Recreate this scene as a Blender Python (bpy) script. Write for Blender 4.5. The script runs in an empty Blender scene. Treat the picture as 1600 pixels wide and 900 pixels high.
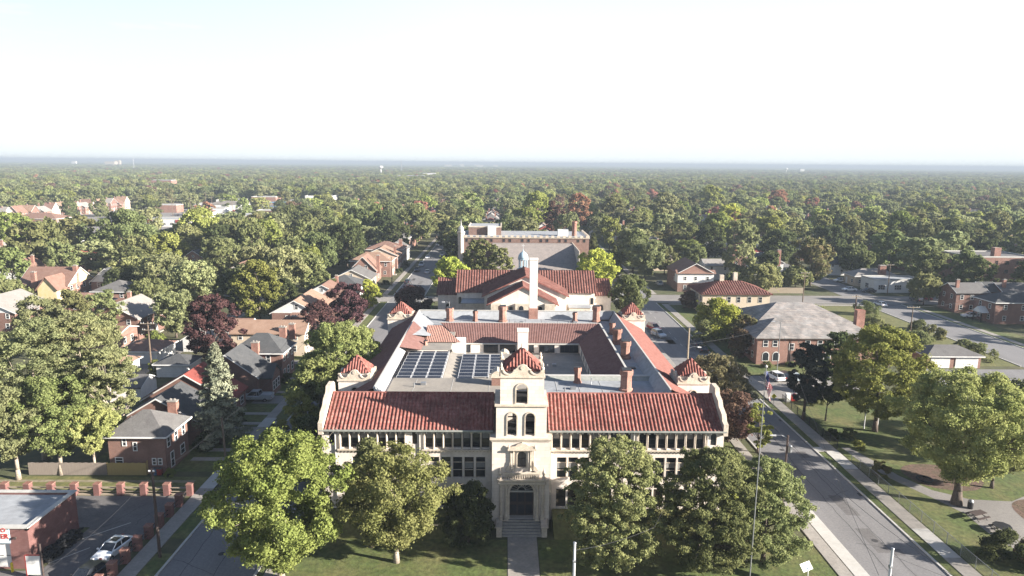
import bpy, math, random
import numpy as np
from mathutils import Vector, Matrix
S = bpy.context.scene
COL = S.collection
R = math.radians
PI = math.pi
random.seed(7)

# ------------------------------------------------------------------ camera
CAM_H, PITCH, YAW, ROLL, FPX = 42.0, R(10.36), R(0.64), R(0.5), 1067.0
_f = Vector((math.sin(YAW)*math.cos(PITCH), math.cos(YAW)*math.cos(PITCH), -math.sin(PITCH)))
_r = Vector((math.cos(YAW), -math.sin(YAW), 0))
_u = _r.cross(_f)
_r2 = _r*math.cos(ROLL) + _u*math.sin(ROLL)
_u2 = _u*math.cos(ROLL) - _r*math.sin(ROLL)
cd = bpy.data.cameras.new('camera'); cam = bpy.data.objects.new('camera', cd); COL.objects.link(cam)
cam.matrix_world = Matrix(((_r2.x, _u2.x, -_f.x, 0), (_r2.y, _u2.y, -_f.y, 0), (_r2.z, _u2.z, -_f.z, CAM_H), (0, 0, 0, 1)))
cd.sensor_width = 36; cd.lens = FPX/1600*36; cd.clip_start = 0.5; cd.clip_end = 40000
S.camera = cam

# ------------------------------------------------------------------ sky, sun, exposure
SUN_AZ, SUN_EL = 108.0, 19.0            # azimuth clockwise from +Y (the view direction), elevation
SUN_STR, SKY_STR, EXPO = 5.0, 0.064, 2.08
w = bpy.data.worlds.new('World'); S.world = w; w.use_nodes = True
nt = w.node_tree; nt.nodes.clear()
def nn(t, ty, **k):
    n = t.nodes.new(ty)
    for a, b in k.items(): setattr(n, a, b)
    return n
out = nn(nt, 'ShaderNodeOutputWorld'); bg = nn(nt, 'ShaderNodeBackground')
sky = nn(nt, 'ShaderNodeTexSky'); sky.sky_type = 'NISHITA'; sky.sun_disc = False
sky.sun_elevation = R(SUN_EL); sky.sun_rotation = R(SUN_AZ)
sky.air_density = 0.65; sky.dust_density = 0.6; sky.ozone_density = 1.0; sky.altitude = 200
tc = nn(nt, 'ShaderNodeTexCoord'); mp = nn(nt, 'ShaderNodeMapping'); mp.inputs['Scale'].default_value = (1.0, 1.0, 7.0)
no = nn(nt, 'ShaderNodeTexNoise'); no.inputs['Scale'].default_value = 1.7; no.inputs['Detail'].default_value = 7; no.inputs['Roughness'].default_value = 0.62
cr = nn(nt, 'ShaderNodeValToRGB'); cr.color_ramp.elements[0].position = 0.40; cr.color_ramp.elements[1].position = 0.62
cr.color_ramp.elements[0].color = (0.12, 0.12, 0.12, 1); cr.color_ramp.elements[1].color = (0.85, 0.85, 0.85, 1)
mx = nn(nt, 'ShaderNodeMix', data_type='RGBA'); mx.inputs[7].default_value = (3.9, 4.15, 4.2, 1)
nt.links.new(tc.outputs['Generated'], mp.inputs[0]); nt.links.new(mp.outputs[0], no.inputs['Vector'])
nt.links.new(no.outputs['Fac'], cr.inputs[0])
spz = nn(nt, 'ShaderNodeSeparateXYZ'); nt.links.new(tc.outputs['Generated'], spz.inputs[0])
lowz = nn(nt, 'ShaderNodeMapRange'); lowz.inputs[1].default_value = 0.25; lowz.inputs[2].default_value = 0.40; lowz.inputs[3].default_value = 1.0; lowz.inputs[4].default_value = 0.06
nt.links.new(spz.outputs[2], lowz.inputs[0])
band = nn(nt, 'ShaderNodeMapRange'); band.inputs[1].default_value = 0.0; band.inputs[2].default_value = 0.30; band.inputs[3].default_value = 1.0; band.inputs[4].default_value = 0.30
nt.links.new(spz.outputs[2], band.inputs[0])
lefx = nn(nt, 'ShaderNodeMapRange'); lefx.inputs[1].default_value = -0.55; lefx.inputs[2].default_value = -0.05; lefx.inputs[3].default_value = 0.0; lefx.inputs[4].default_value = 0.38
nt.links.new(spz.outputs[0], lefx.inputs[0])
bsum = nn(nt, 'ShaderNodeMath', operation='ADD', use_clamp=True); nt.links.new(band.outputs[0], bsum.inputs[0]); nt.links.new(lefx.outputs[0], bsum.inputs[1])
mxf = nn(nt, 'ShaderNodeMath', operation='MAXIMUM'); nt.links.new(cr.outputs[0], mxf.inputs[0]); nt.links.new(bsum.outputs[0], mxf.inputs[1])
mlf = nn(nt, 'ShaderNodeMath', operation='MULTIPLY'); nt.links.new(mxf.outputs[0], mlf.inputs[0]); nt.links.new(lowz.outputs[0], mlf.inputs[1])
nt.links.new(mlf.outputs[0], mx.inputs[0])
nt.links.new(sky.outputs[0], mx.inputs[6]); nt.links.new(mx.outputs[2], bg.inputs[0])
bg.inputs[1].default_value = SKY_STR
nt.links.new(bg.outputs[0], out.inputs[0])
sd = bpy.data.lights.new('sun', 'SUN'); so = bpy.data.objects.new('sun', sd); COL.objects.link(so)
sd.energy = SUN_STR; sd.angle = R(0.5); sd.color = (1.0, 0.93, 0.84)
sv = Vector((math.sin(R(SUN_AZ))*math.cos(R(SUN_EL)), math.cos(R(SUN_AZ))*math.cos(R(SUN_EL)), math.sin(R(SUN_EL))))
so.rotation_euler = sv.to_track_quat('Z', 'Y').to_euler(); so.location = (200, -60, 120)
S.view_settings.view_transform = 'Standard'; S.view_settings.look = 'None'
S.view_settings.exposure = EXPO; S.view_settings.gamma = 1
S.render.engine = 'CYCLES'
S.cycles.max_bounces = 6; S.cycles.diffuse_bounces = 3; S.cycles.transmission_bounces = 4; S.cycles.volume_bounces = 0

# ------------------------------------------------------------------ helpers
def at(px, py, Y):
    """point on the plane y = Y seen at a pixel of the 1600 px photograph"""
    d = _f + _r2*((px-800)/FPX) - _u2*((py-450)/FPX)
    t = Y/d.y
    return Vector((d.x*t, Y, CAM_H + d.z*t))
def gnd(px, py, z=0.0):
    d = _f + _r2*((px-800)/FPX) - _u2*((py-450)/FPX)
    t = (z-CAM_H)/d.z
    return Vector((d.x*t, d.y*t, z))

def setp(o, label=None, cat=None, group=None, kind=None):
    if label: o['label'] = label
    if cat: o['category'] = cat
    if group: o['group'] = group
    if kind: o['kind'] = kind
    return o
ROOTW = {}
def thing(name, label, cat, loc=(0, 0, 0), rz=0.0, group=None, world=True):
    o = bpy.data.objects.new(name, None); COL.objects.link(o)
    o.empty_display_size = 0.5
    o.location = loc; o.rotation_euler = (0, 0, rz)
    ROOTW[o.name] = world
    return setp(o, label, cat, group)

class MB:
    def __init__(s): s.v = []; s.f = []; s.m = []
    def poly(s, pts, mi=0):
        b = len(s.v); s.v += [tuple(p) for p in pts]; s.f.append(tuple(range(b, b+len(pts)))); s.m.append(mi)
    def box(s, x0, x1, y0, y1, z0, z1, mi=0):
        if x0 > x1: x0, x1 = x1, x0
        if y0 > y1: y0, y1 = y1, y0
        b = len(s.v)
        s.v += [(x0,y0,z0),(x1,y0,z0),(x1,y1,z0),(x0,y1,z0),(x0,y0,z1),(x1,y0,z1),(x1,y1,z1),(x0,y1,z1)]
        for q in ((0,3,2,1),(4,5,6,7),(0,1,5,4),(1,2,6,5),(2,3,7,6),(3,0,4,7)):
            s.f.append(tuple(b+i for i in q)); s.m.append(mi)
        return s
    def extr(s, pts, vec, mi=0):
        """closed prism: planar outline pushed along vec"""
        n = len(pts); b = len(s.v); V = Vector(vec)
        s.v += [tuple(p) for p in pts] + [tuple(Vector(p)+V) for p in pts]
        s.f.append(tuple(b+i for i in range(n))[::-1]); s.m.append(mi)
        s.f.append(tuple(b+n+i for i in range(n))); s.m.append(mi)
        for i in range(n):
            j = (i+1) % n
            s.f.append((b+i, b+j, b+n+j, b+n+i)); s.m.append(mi)
        return s
    def tube(s, p0, p1, r0, r1=None, n=8, mi=0, cap=True):
        r1 = r0 if r1 is None else r1
        p0 = Vector(p0); p1 = Vector(p1); d = (p1-p0)
        if d.length < 1e-6: return s
        q = d.to_track_quat('Z', 'Y'); b = len(s.v)
        for p, r in ((p0, r0), (p1, r1)):
            for i in range(n):
                a = 2*PI*i/n
                s.v.append(tuple(p + q @ Vector((r*math.cos(a), r*math.sin(a), 0))))
        for i in range(n):
            j = (i+1) % n
            s.f.append((b+i, b+j, b+n+j, b+n+i)); s.m.append(mi)
        if cap:
            s.f.append(tuple(b+i for i in range(n))[::-1]); s.m.append(mi)
            s.f.append(tuple(b+n+i for i in range(n))); s.m.append(mi)
        return s
    def path(s, pts, rads, n=8, mi=0):
        for i in range(len(pts)-1): s.tube(pts[i], pts[i+1], rads[i], rads[i+1], n, mi)
        return s
    def lathe(s, c, prof, n=14, mi=0):
        b = len(s.v); c = Vector(c)
        for r, z in prof:
            for i in range(n):
                a = 2*PI*i/n; s.v.append((c.x+r*math.cos(a), c.y+r*math.sin(a), c.z+z))
        for k in range(len(prof)-1):
            for i in range(n):
                j = (i+1) % n
                s.f.append((b+k*n+i, b+k*n+j, b+(k+1)*n+j, b+(k+1)*n+i)); s.m.append(mi)
        s.f.append(tuple(b+i for i in range(n))[::-1]); s.m.append(mi)
        s.f.append(tuple(b+(len(prof)-1)*n+i for i in range(n))); s.m.append(mi)
        return s
    def ribs(s, poly, down, period=0.42, amp=0.10, seg=6, step=0.0, mi=0):
        """roman-tile sheet over a convex sloping polygon, ribs run along down"""
        P = [Vector(p) for p in poly]
        nrm = (P[1]-P[0]).cross(P[2]-P[0]).normalized()
        if nrm.z < 0: nrm = -nrm
        dv = Vector(down); dv = (dv - nrm*dv.dot(nrm)).normalized(); uv = nrm.cross(dv).normalized()
        o = P[0]; q = [((p-o).dot(uv), (p-o).dot(dv)) for p in P]
        u0 = min(a for a, _ in q); u1 = max(a for a, _ in q)
        n = max(2, int((u1-u0)/period*seg)); rows = []
        vs_all = [b for _, b in q]; vlo, vhi = min(vs_all), max(vs_all)
        nr = max(1, int((vhi-vlo)/step)) if step else 1
        for i in range(n+1):
            u = u0 + (u1-u0)*i/n; uu = min(max(u, u0+1e-5), u1-1e-5); hit = []
            for k in range(len(q)):
                a, b = q[k], q[(k+1) % len(q)]
                if (a[0]-uu)*(b[0]-uu) <= 0 and abs(a[0]-b[0]) > 1e-9:
                    hit.append(a[1] + (b[1]-a[1])*(uu-a[0])/(b[0]-a[0]))
            if len(hit) < 2: hit = [vlo, vlo]
            lo, hi = min(hit), max(hit)
            ph = (u-u0)/period*2*PI
            h = amp*(0.5+0.5*math.cos(ph)) + 0.02
            col = []
            for r in range(nr+1):
                v = lo+(hi-lo)*r/nr
                col.append(o + uv*u + dv*v + nrm*h)
                if 0 < r < nr: col.append(o + uv*u + dv*(v+0.01) + nrm*(h-0.035))
            rows.append(col)
        b = len(s.v); m = len(rows[0])
        for c in rows: s.v += [tuple(p) for p in c]
        for i in range(n):
            for k in range(m-1):
                s.f.append((b+i*m+k, b+i*m+k+1, b+(i+1)*m+k+1, b+(i+1)*m+k)); s.m.append(mi)
        s.poly([p for p in P], mi)
        return s

def mkmesh(name, mb, mats, smooth=False, off=None):
    me = bpy.data.meshes.new(name)
    v = mb.v
    if off is not None:
        v = [(a-off[0], b-off[1], c-off[2]) for a, b, c in v]
    me.from_pydata(v, [], mb.f)
    if not isinstance(mats, (list, tuple)): mats = [mats]
    for m in mats: me.materials.append(m)
    if len(mats) > 1: me.polygons.foreach_set('material_index', mb.m)
    if smooth: me.polygons.foreach_set('use_smooth', [True]*len(me.polygons))
    me.update()
    return me
def part(name, mb, mats, parent, label=None, smooth=False, kind=None):
    root = parent
    while root.parent: root = root.parent
    off = tuple(root.location) if ROOTW.get(root.name, True) else None
    o = bpy.data.objects.new(name, mkmesh(name, mb, mats, smooth, off)); COL.objects.link(o); o.parent = parent
    if label: o['label'] = label
    if kind: o['kind'] = kind
    return o
def solo(name, mb, mats, label, cat, group=None, smooth=False, base=None):
    if base is None:
        xs = [p[0] for p in mb.v]; ys = [p[1] for p in mb.v]; zs = [p[2] for p in mb.v]
        base = ((min(xs)+max(xs))/2, (min(ys)+max(ys))/2, min(zs))
    o = bpy.data.objects.new(name, mkmesh(name, mb, mats, smooth, base)); COL.objects.link(o); o.location = base
    return setp(o, label, cat, group)
def struct(name, mb, mats, smooth=False):
    o = bpy.data.objects.new(name, mkmesh(name, mb, mats, smooth)); COL.objects.link(o)
    o['kind'] = 'structure'
    return o
def copy_tree(o, parent=None):
    c = o.copy(); COL.objects.link(c); c.parent = parent
    for ch in list(o.children): copy_tree(ch, c)
    return c

# ------------------------------------------------------------------ materials
def mat(name, col, rough=0.9, var=0.25, scale=0.6, col2=None, fine=None, bump=0.0, bscale=8.0, metal=0.0, spec=0.3, stretch=None, thr=(0.35, 0.65)):
    """noise between two tones of one surface plus a fine grain"""
    m = bpy.data.materials.new(name); m.use_nodes = True; t = m.node_tree; b = t.nodes['Principled BSDF']
    b.inputs['Roughness'].default_value = rough; b.inputs['Metallic'].default_value = metal
    b.inputs['Specular IOR Level'].default_value = spec
    if col2 is None: col2 = tuple(c*(1-var) for c in col)
    tc = nn(t, 'ShaderNodeTexCoord'); src = tc.outputs['Object']
    if stretch:
        mpn = nn(t, 'ShaderNodeMapping'); mpn.inputs['Scale'].default_value = stretch
        t.links.new(src, mpn.inputs[0]); src = mpn.outputs[0]
    n1 = nn(t, 'ShaderNodeTexNoise'); n1.inputs['Scale'].default_value = scale; n1.inputs['Detail'].default_value = 6; n1.inputs['Roughness'].default_value = 0.65
    t.links.new(src, n1.inputs['Vector'])
    r = nn(t, 'ShaderNodeMapRange'); r.inputs[1].default_value = thr[0]; r.inputs[2].default_value = thr[1]
    t.links.new(n1.outputs['Fac'], r.inputs[0])
    mix = nn(t, 'ShaderNodeMix', data_type='RGBA'); mix.inputs[6].default_value = (*col, 1); mix.inputs[7].default_value = (*col2, 1)
    t.links.new(r.outputs[0], mix.inputs[0]); res = mix.outputs[2]
    if fine:
        n2 = nn(t, 'ShaderNodeTexNoise'); n2.inputs['Scale'].default_value = fine[0]; n2.inputs['Detail'].default_value = 3
        t.links.new(tc.outputs['Object'], n2.inputs['Vector'])
        r2 = nn(t, 'ShaderNodeMapRange'); r2.inputs[1].default_value = 0.3; r2.inputs[2].default_value = 0.7
        r2.inputs[3].default_value = 1-fine[1]; r2.inputs[4].default_value = 1+fine[1]
        t.links.new(n2.outputs['Fac'], r2.inputs[0])
        mu = nn(t, 'ShaderNodeMix', data_type='RGBA', blend_type='MULTIPLY'); mu.inputs[0].default_value = 1
        t.links.new(res, mu.inputs[6]); t.links.new(r2.outputs[0], mu.inputs[7]); res = mu.outputs[2]
    t.links.new(res, b.inputs['Base Color'])
    if bump:
        n3 = nn(t, 'ShaderNodeTexNoise'); n3.inputs['Scale'].default_value = bscale; n3.inputs['Detail'].default_value = 4
        t.links.new(tc.outputs['Object'], n3.inputs['Vector'])
        bp = nn(t, 'ShaderNodeBump'); bp.inputs['Strength'].default_value = bump; bp.inputs['Distance'].default_value = 0.1
        t.links.new(n3.outputs['Fac'], bp.inputs['Height']); t.links.new(bp.outputs[0], b.inputs['Normal'])
    return m
def cellmat(name, cols, size, rough=0.85, mortar=None, msize=0.012, dirt=0.25, swap=True):
    """courses of bricks, tiles or shingles; cols = two tones"""
    m = bpy.data.materials.new(name); m.use_nodes = True; t = m.node_tree; b = t.nodes['Principled BSDF']
    b.inputs['Roughness'].default_value = rough; b.inputs['Specular IOR Level'].default_value = 0.2
    tc = nn(t, 'ShaderNodeTexCoord'); sp = nn(t, 'ShaderNodeSeparateXYZ'); t.links.new(tc.outputs['Object'], sp.inputs[0])
    ad = nn(t, 'ShaderNodeMath', operation='ADD'); t.links.new(sp.outputs[0], ad.inputs[0]); t.links.new(sp.outputs[1], ad.inputs[1])
    cb = nn(t, 'ShaderNodeCombineXYZ')
    t.links.new(ad.outputs[0], cb.inputs[0]); t.links.new(sp.outputs[2], cb.inputs[1])
    br = nn(t, 'ShaderNodeTexBrick'); t.links.new(cb.outputs[0], br.inputs['Vector'])
    br.inputs['Scale'].default_value = 1.0
    br.inputs['Brick Width'].default_value = size[0]; br.inputs['Row Height'].default_value = size[1]
    br.inputs['Mortar Size'].default_value = msize; br.inputs['Color1'].default_value = (*cols[0], 1); br.inputs['Color2'].default_value = (*cols[1], 1)
    br.inputs['Mortar'].default_value = (*(mortar or cols[1]), 1)
    n1 = nn(t, 'ShaderNodeTexNoise'); n1.inputs['Scale'].default_value = 0.5; n1.inputs['Detail'].default_value = 7; n1.inputs['Roughness'].default_value = 0.7
    t.links.new(tc.outputs['Object'], n1.inputs['Vector'])
    r2 = nn(t, 'ShaderNodeMapRange'); r2.inputs[1].default_value = 0.3; r2.inputs[2].default_value = 0.7; r2.inputs[3].default_value = 1-dirt; r2.inputs[4].default_value = 1+dirt*0.6
    t.links.new(n1.outputs['Fac'], r2.inputs[0])
    mu = nn(t, 'ShaderNodeMix', data_type='RGBA', blend_type='MULTIPLY'); mu.inputs[0].default_value = 1
    t.links.new(br.outputs['Color'], mu.inputs[6]); t.links.new(r2.outputs[0], mu.inputs[7]); t.links.new(mu.outputs[2], b.inputs['Base Color'])
    return m
def leafmat(name, col, col2, trans=0.40, scale=0.45, orand=0.09):
    col = tuple(c*1.38 for c in col); col2 = tuple(c*1.38 for c in col2)
    m = bpy.data.materials.new(name); m.use_nodes = True; t = m.node_tree; t.nodes.remove(t.nodes['Principled BSDF'])
    o = t.nodes['Material Output']
    tc = nn(t, 'ShaderNodeTexCoord'); n1 = nn(t, 'ShaderNodeTexNoise'); n1.inputs['Scale'].default_value = scale; n1.inputs['Detail'].default_value = 5
    t.links.new(tc.outputs['Object'], n1.inputs['Vector'])
    r = nn(t, 'ShaderNodeMapRange'); r.inputs[1].default_value = 0.33; r.inputs[2].default_value = 0.67; t.links.new(n1.outputs['Fac'], r.inputs[0])
    mix = nn(t, 'ShaderNodeMix', data_type='RGBA'); mix.inputs[6].default_value = (*col, 1); mix.inputs[7].default_value = (*col2, 1)
    t.links.new(r.outputs[0], mix.inputs[0])
    oi = nn(t, 'ShaderNodeObjectInfo'); hs = nn(t, 'ShaderNodeHueSaturation')
    mr = nn(t, 'ShaderNodeMapRange'); mr.inputs[3].default_value = 0.5-orand*0.22; mr.inputs[4].default_value = 0.5+orand*0.22
    t.links.new(oi.outputs['Random'], mr.inputs[0]); t.links.new(mr.outputs[0], hs.inputs['Hue'])
    mf = nn(t, 'ShaderNodeMath', operation='MULTIPLY'); mf.inputs[1].default_value = 7.31; t.links.new(oi.outputs['Random'], mf.inputs[0])
    fr = nn(t, 'ShaderNodeMath', operation='FRACT'); t.links.new(mf.outputs[0], fr.inputs[0])
    mv = nn(t, 'ShaderNodeMapRange'); mv.inputs[3].default_value = 1-orand*2.2; mv.inputs[4].default_value = 1+orand*2.2
    t.links.new(fr.outputs[0], mv.inputs[0]); t.links.new(mv.outputs[0], hs.inputs['Value']); t.links.new(mix.outputs[2], hs.inputs['Color'])
    hs.inputs['Saturation'].default_value = 0.90
    ge = nn(t, 'ShaderNodeNewGeometry'); n5 = nn(t, 'ShaderNodeTexNoise'); n5.inputs['Scale'].default_value = 0.012; n5.inputs['Detail'].default_value = 3; t.links.new(ge.outputs['Position'], n5.inputs['Vector'])
    m5 = nn(t, 'ShaderNodeMapRange'); m5.inputs[1].default_value = 0.35; m5.inputs[2].default_value = 0.65; m5.inputs[3].default_value = 0.78; m5.inputs[4].default_value = 1.25; t.links.new(n5.outputs['Fac'], m5.inputs[0])
    mm = nn(t, 'ShaderNodeMath', operation='MULTIPLY'); t.links.new(mv.outputs[0], mm.inputs[0]); t.links.new(m5.outputs[0], mm.inputs[1]); t.links.new(mm.outputs[0], hs.inputs['Value'])
    df = nn(t, 'ShaderNodeBsdfDiffuse'); tr = nn(t, 'ShaderNodeBsdfTranslucent'); ms = nn(t, 'ShaderNodeMixShader'); ms.inputs[0].default_value = trans
    t.links.new(hs.outputs[0], df.inputs[0]); t.links.new(hs.outputs[0], tr.inputs[0])
    t.links.new(df.outputs[0], ms.inputs[1]); t.links.new(tr.outputs[0], ms.inputs[2]); t.links.new(ms.outputs[0], o.inputs[0])
    return m
def plain(name, col, rough=0.5, metal=0.0, spec=0.5):
    return mat(name, col, rough, 0.12, 1.5, metal=metal, spec=spec)

M = {}
M['stucco'] = mat('cream_stucco', (0.62, 0.555, 0.49), 0.9, scale=0.5, col2=(0.47, 0.405, 0.35), fine=(3, 0.09), bump=0.15, stretch=(1.6, 1.6, 0.22), thr=(0.42, 0.78))
M['ashlar'] = cellmat('cream_ashlar', ((0.62, 0.55, 0.485), (0.55, 0.485, 0.42)), (0.9, 0.42), mortar=(0.44, 0.38, 0.32), msize=0.012, dirt=0.14)
M['stone'] = mat('carved_limestone', (0.518, 0.446, 0.360), 0.85, scale=1.2, col2=(0.374, 0.317, 0.252), fine=(6, 0.1), bump=0.2)
M['redtile'] = mat('red_clay_tile', (0.165, 0.058, 0.048), 0.85, scale=2.4, col2=(0.28, 0.16, 0.13), fine=(0.7, 0.30), thr=(0.42, 0.80), spec=0.1)
M['browntile'] = mat('brown_clay_tile', (0.135, 0.072, 0.062), 0.9, scale=1.2, col2=(0.175, 0.10, 0.088), fine=(5, 0.15), spec=0.1)
M['sunlittile'] = mat('sunlit_red_tile', (0.155, 0.066, 0.054), 0.9, scale=1.5, col2=(0.20, 0.098, 0.082), fine=(5, 0.12), spec=0.1)  # red tile with the sunlit pink of the east slope put into its colour
M['patchtile'] = mat('lichened_tile', (0.27, 0.13, 0.10), 0.85, scale=2.2, col2=(0.33, 0.20, 0.15), fine=(5, 0.25))
M['churchtile'] = mat('church_tile', (0.098, 0.037, 0.031), 0.9, scale=1.5, col2=(0.155, 0.08, 0.065), fine=(0.6, 0.25), spec=0.1)
M['membrane'] = mat('roof_membrane', (0.27, 0.28, 0.29), 0.9, scale=0.25, col2=(0.20, 0.205, 0.21), fine=(1.5, 0.12), thr=(0.4, 0.75))
M['beigeroof'] = mat('gravel_roof', (0.25, 0.225, 0.19), 0.95, scale=0.25, col2=(0.17, 0.155, 0.14), fine=(2, 0.12), thr=(0.4, 0.75))
M['parapet'] = mat('weathered_parapet', (0.194, 0.209, 0.187), 0.9, scale=1.2, col2=(0.259, 0.259, 0.238), fine=(3, 0.12))
M['coping'] = mat('pale_coping', (0.446, 0.432, 0.396), 0.7, scale=1.5, col2=(0.360, 0.346, 0.317))
M['brick'] = cellmat('red_brick', ((0.175, 0.078, 0.060), (0.13, 0.058, 0.046)), (0.22, 0.075), mortar=(0.21, 0.16, 0.13))
M['pinkbrick'] = cellmat('pinkish_brick', ((0.245, 0.116, 0.088), (0.190, 0.082, 0.061)), (0.22, 0.075), mortar=(0.245, 0.190, 0.156))
M['brownbrick'] = cellmat('brown_brick', ((0.180, 0.098, 0.075), (0.128, 0.064, 0.049)), (0.22, 0.075), mortar=(0.210, 0.165, 0.143))
M['paintbrick'] = cellmat('painted_red_brick', ((0.175, 0.092, 0.082), (0.15, 0.076, 0.068)), (0.4, 0.2), mortar=(0.15, 0.07, 0.062), msize=0.02)
M['chimbrick'] = cellmat('chimney_brick', ((0.286, 0.116, 0.082), (0.204, 0.075, 0.054)), (0.22, 0.08), mortar=(0.306, 0.231, 0.190), dirt=0.5)
M['slate'] = cellmat('mottled_slate', ((0.20, 0.19, 0.18), (0.275, 0.24, 0.215)), (1.1, 0.3), mortar=(0.16, 0.16, 0.16), msize=0.02, dirt=0.5)
M['hallslate'] = mat('hall_slate', (0.24, 0.205, 0.18), 0.9, scale=0.5, col2=(0.19, 0.165, 0.15), fine=(2, 0.2))
M['greyshingle'] = mat('grey_shingle', (0.121, 0.116, 0.110), 0.95, scale=0.8, col2=(0.094, 0.088, 0.085), fine=(7, 0.2))
M['darkshingle'] = mat('dark_shingle', (0.051, 0.053, 0.055), 0.95, scale=0.8, col2=(0.072, 0.072, 0.072), fine=(7, 0.2))
M['brownshingle'] = mat('brown_shingle', (0.155, 0.087, 0.065), 0.95, scale=0.8, col2=(0.192, 0.118, 0.090), fine=(7, 0.18))
M['tanshingle'] = mat('tan_shingle', (0.251, 0.165, 0.119), 0.95, scale=0.7, col2=(0.211, 0.132, 0.092), fine=(7, 0.15))
M['redshingle'] = mat('red_shingle', (0.204, 0.051, 0.039), 0.95, scale=0.7, col2=(0.156, 0.042, 0.033), fine=(7, 0.18))
M['paleshingle'] = mat('pale_shingle', (0.240, 0.222, 0.204), 0.95, scale=0.7, col2=(0.204, 0.186, 0.168), fine=(7, 0.12))
M['white'] = mat('white_paint', (0.608, 0.601, 0.577), 0.6, scale=0.8, col2=(0.515, 0.507, 0.476))
M['siding'] = mat('white_siding', (0.577, 0.569, 0.546), 0.7, scale=0.5, col2=(0.499, 0.491, 0.468), fine=(3, 0.05))
M['cream'] = mat('cream_siding', (0.465, 0.390, 0.300), 0.8, scale=0.5, col2=(0.405, 0.330, 0.247), fine=(3, 0.06))
M['yellowst'] = mat('yellow_stucco', (0.495, 0.405, 0.195), 0.8, scale=0.8, col2=(0.525, 0.450, 0.300))
M['glass'] = plain('window_glass', (0.018, 0.022, 0.028), 0.12, spec=0.6)
M['glass2'] = plain('window_glass_sky_tint', (0.05, 0.06, 0.075), 0.08, spec=0.9)  # bluish reflection tint painted into the glass colour to vary the panes
M['glass3'] = plain('window_glass_warm_tint', (0.045, 0.038, 0.03), 0.2, spec=0.5)  # warm reflection tint painted into the glass colour
M['blind'] = mat('window_blind', (0.22, 0.22, 0.21), 0.7, scale=2.0, col2=(0.15, 0.15, 0.15))
M['dark'] = mat('dark_interior', (0.012, 0.012, 0.014), 0.9)
M['blackmetal'] = mat('black_metal', (0.02, 0.02, 0.022), 0.5, spec=0.4)
M['rubber'] = mat('black_rubber', (0.016, 0.016, 0.017), 0.75)
M['greymetal'] = mat('galvanised_metal', (0.304, 0.312, 0.320), 0.45, metal=0.6, scale=2)
M['whitemetal'] = mat('white_metal', (0.576, 0.576, 0.576), 0.4, scale=1)
M['palestack'] = mat('pale_stack_stone', (0.66, 0.62, 0.56), 0.9, scale=0.8, col2=(0.52, 0.48, 0.43), fine=(2, 0.08))
M['bluegreen'] = mat('pale_verdigris', (0.259, 0.360, 0.418), 0.6, scale=1, col2=(0.331, 0.418, 0.461))
M['wood'] = mat('grey_wood', (0.153, 0.113, 0.081), 0.9, scale=3, col2=(0.090, 0.068, 0.050), stretch=(3, 3, 0.4))
M['darkwood'] = mat('tarred_wood', (0.065, 0.045, 0.038), 0.9, scale=3, col2=(0.04, 0.03, 0.028), stretch=(3, 3, 0.4))
M['palewood'] = mat('pale_wood', (0.288, 0.240, 0.176), 0.9, scale=3, col2=(0.224, 0.184, 0.136), stretch=(3, 3, 0.4))
M['fencegrey'] = mat('weathered_board', (0.247, 0.210, 0.173), 0.9, scale=3, col2=(0.180, 0.150, 0.128), stretch=(6, 6, 0.3))
M['fencetan'] = mat('fresh_board', (0.375, 0.285, 0.112), 0.9, scale=3, col2=(0.315, 0.232, 0.090), stretch=(6, 6, 0.3))
M['asphalt'] = mat('worn_asphalt', (0.185, 0.178, 0.175), 0.95, scale=0.35, col2=(0.14, 0.135, 0.133), fine=(4, 0.12), stretch=(1.0, 0.18, 1), thr=(0.3, 0.75))
M['asphalt2'] = mat('pale_asphalt', (0.220, 0.204, 0.187), 0.95, scale=0.12, col2=(0.165, 0.154, 0.143), fine=(5, 0.12))
M['darkasphalt'] = mat('lot_asphalt', (0.13, 0.122, 0.118), 0.95, scale=0.35, col2=(0.09, 0.085, 0.083), fine=(4, 0.15), thr=(0.35, 0.7))
M['tar'] = mat('crack_sealer', (0.05, 0.048, 0.048), 0.8)
M['concrete'] = mat('sidewalk_concrete', (0.281, 0.257, 0.226), 0.9, scale=0.5, col2=(0.226, 0.207, 0.183), fine=(3, 0.1))
M['newconcrete'] = mat('fresh_concrete', (0.416, 0.400, 0.368), 0.9, scale=0.6, col2=(0.368, 0.352, 0.320), fine=(3, 0.06))
M['grass'] = mat('lawn_grass', (0.070, 0.092, 0.026), 1.0, scale=0.18, col2=(0.125, 0.112, 0.045), fine=(1.6, 0.32), bump=0.5, bscale=3, thr=(0.42, 0.72))
M['drygrass'] = mat('dry_grass', (0.136, 0.128, 0.047), 1.0, scale=0.3, col2=(0.085, 0.093, 0.030), fine=(2, 0.25), bump=0.5, bscale=3)
M['ground'] = mat('yard_ground', (0.055, 0.065, 0.025), 1.0, scale=0.05, col2=(0.085, 0.078, 0.04), fine=(0.5, 0.3))
M['mulch'] = mat('wood_mulch', (0.125, 0.075, 0.058), 1.0, scale=0.9, col2=(0.085, 0.065, 0.04), fine=(3, 0.35), bump=0.6)
M['dirt'] = mat('pale_dirt', (0.225, 0.188, 0.135), 1.0, scale=0.6, col2=(0.150, 0.135, 0.075), fine=(3, 0.2))
M['bark'] = mat('bark', (0.12, 0.095, 0.075), 1.0, scale=2, col2=(0.07, 0.055, 0.045), fine=(9, 0.3), stretch=(2, 2, 0.5))
M['palebark'] = mat('pale_bark', (0.34, 0.29, 0.23), 1.0, scale=2, col2=(0.22, 0.18, 0.14), fine=(9, 0.3), stretch=(2, 2, 0.5))
M['solar'] = None
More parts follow.
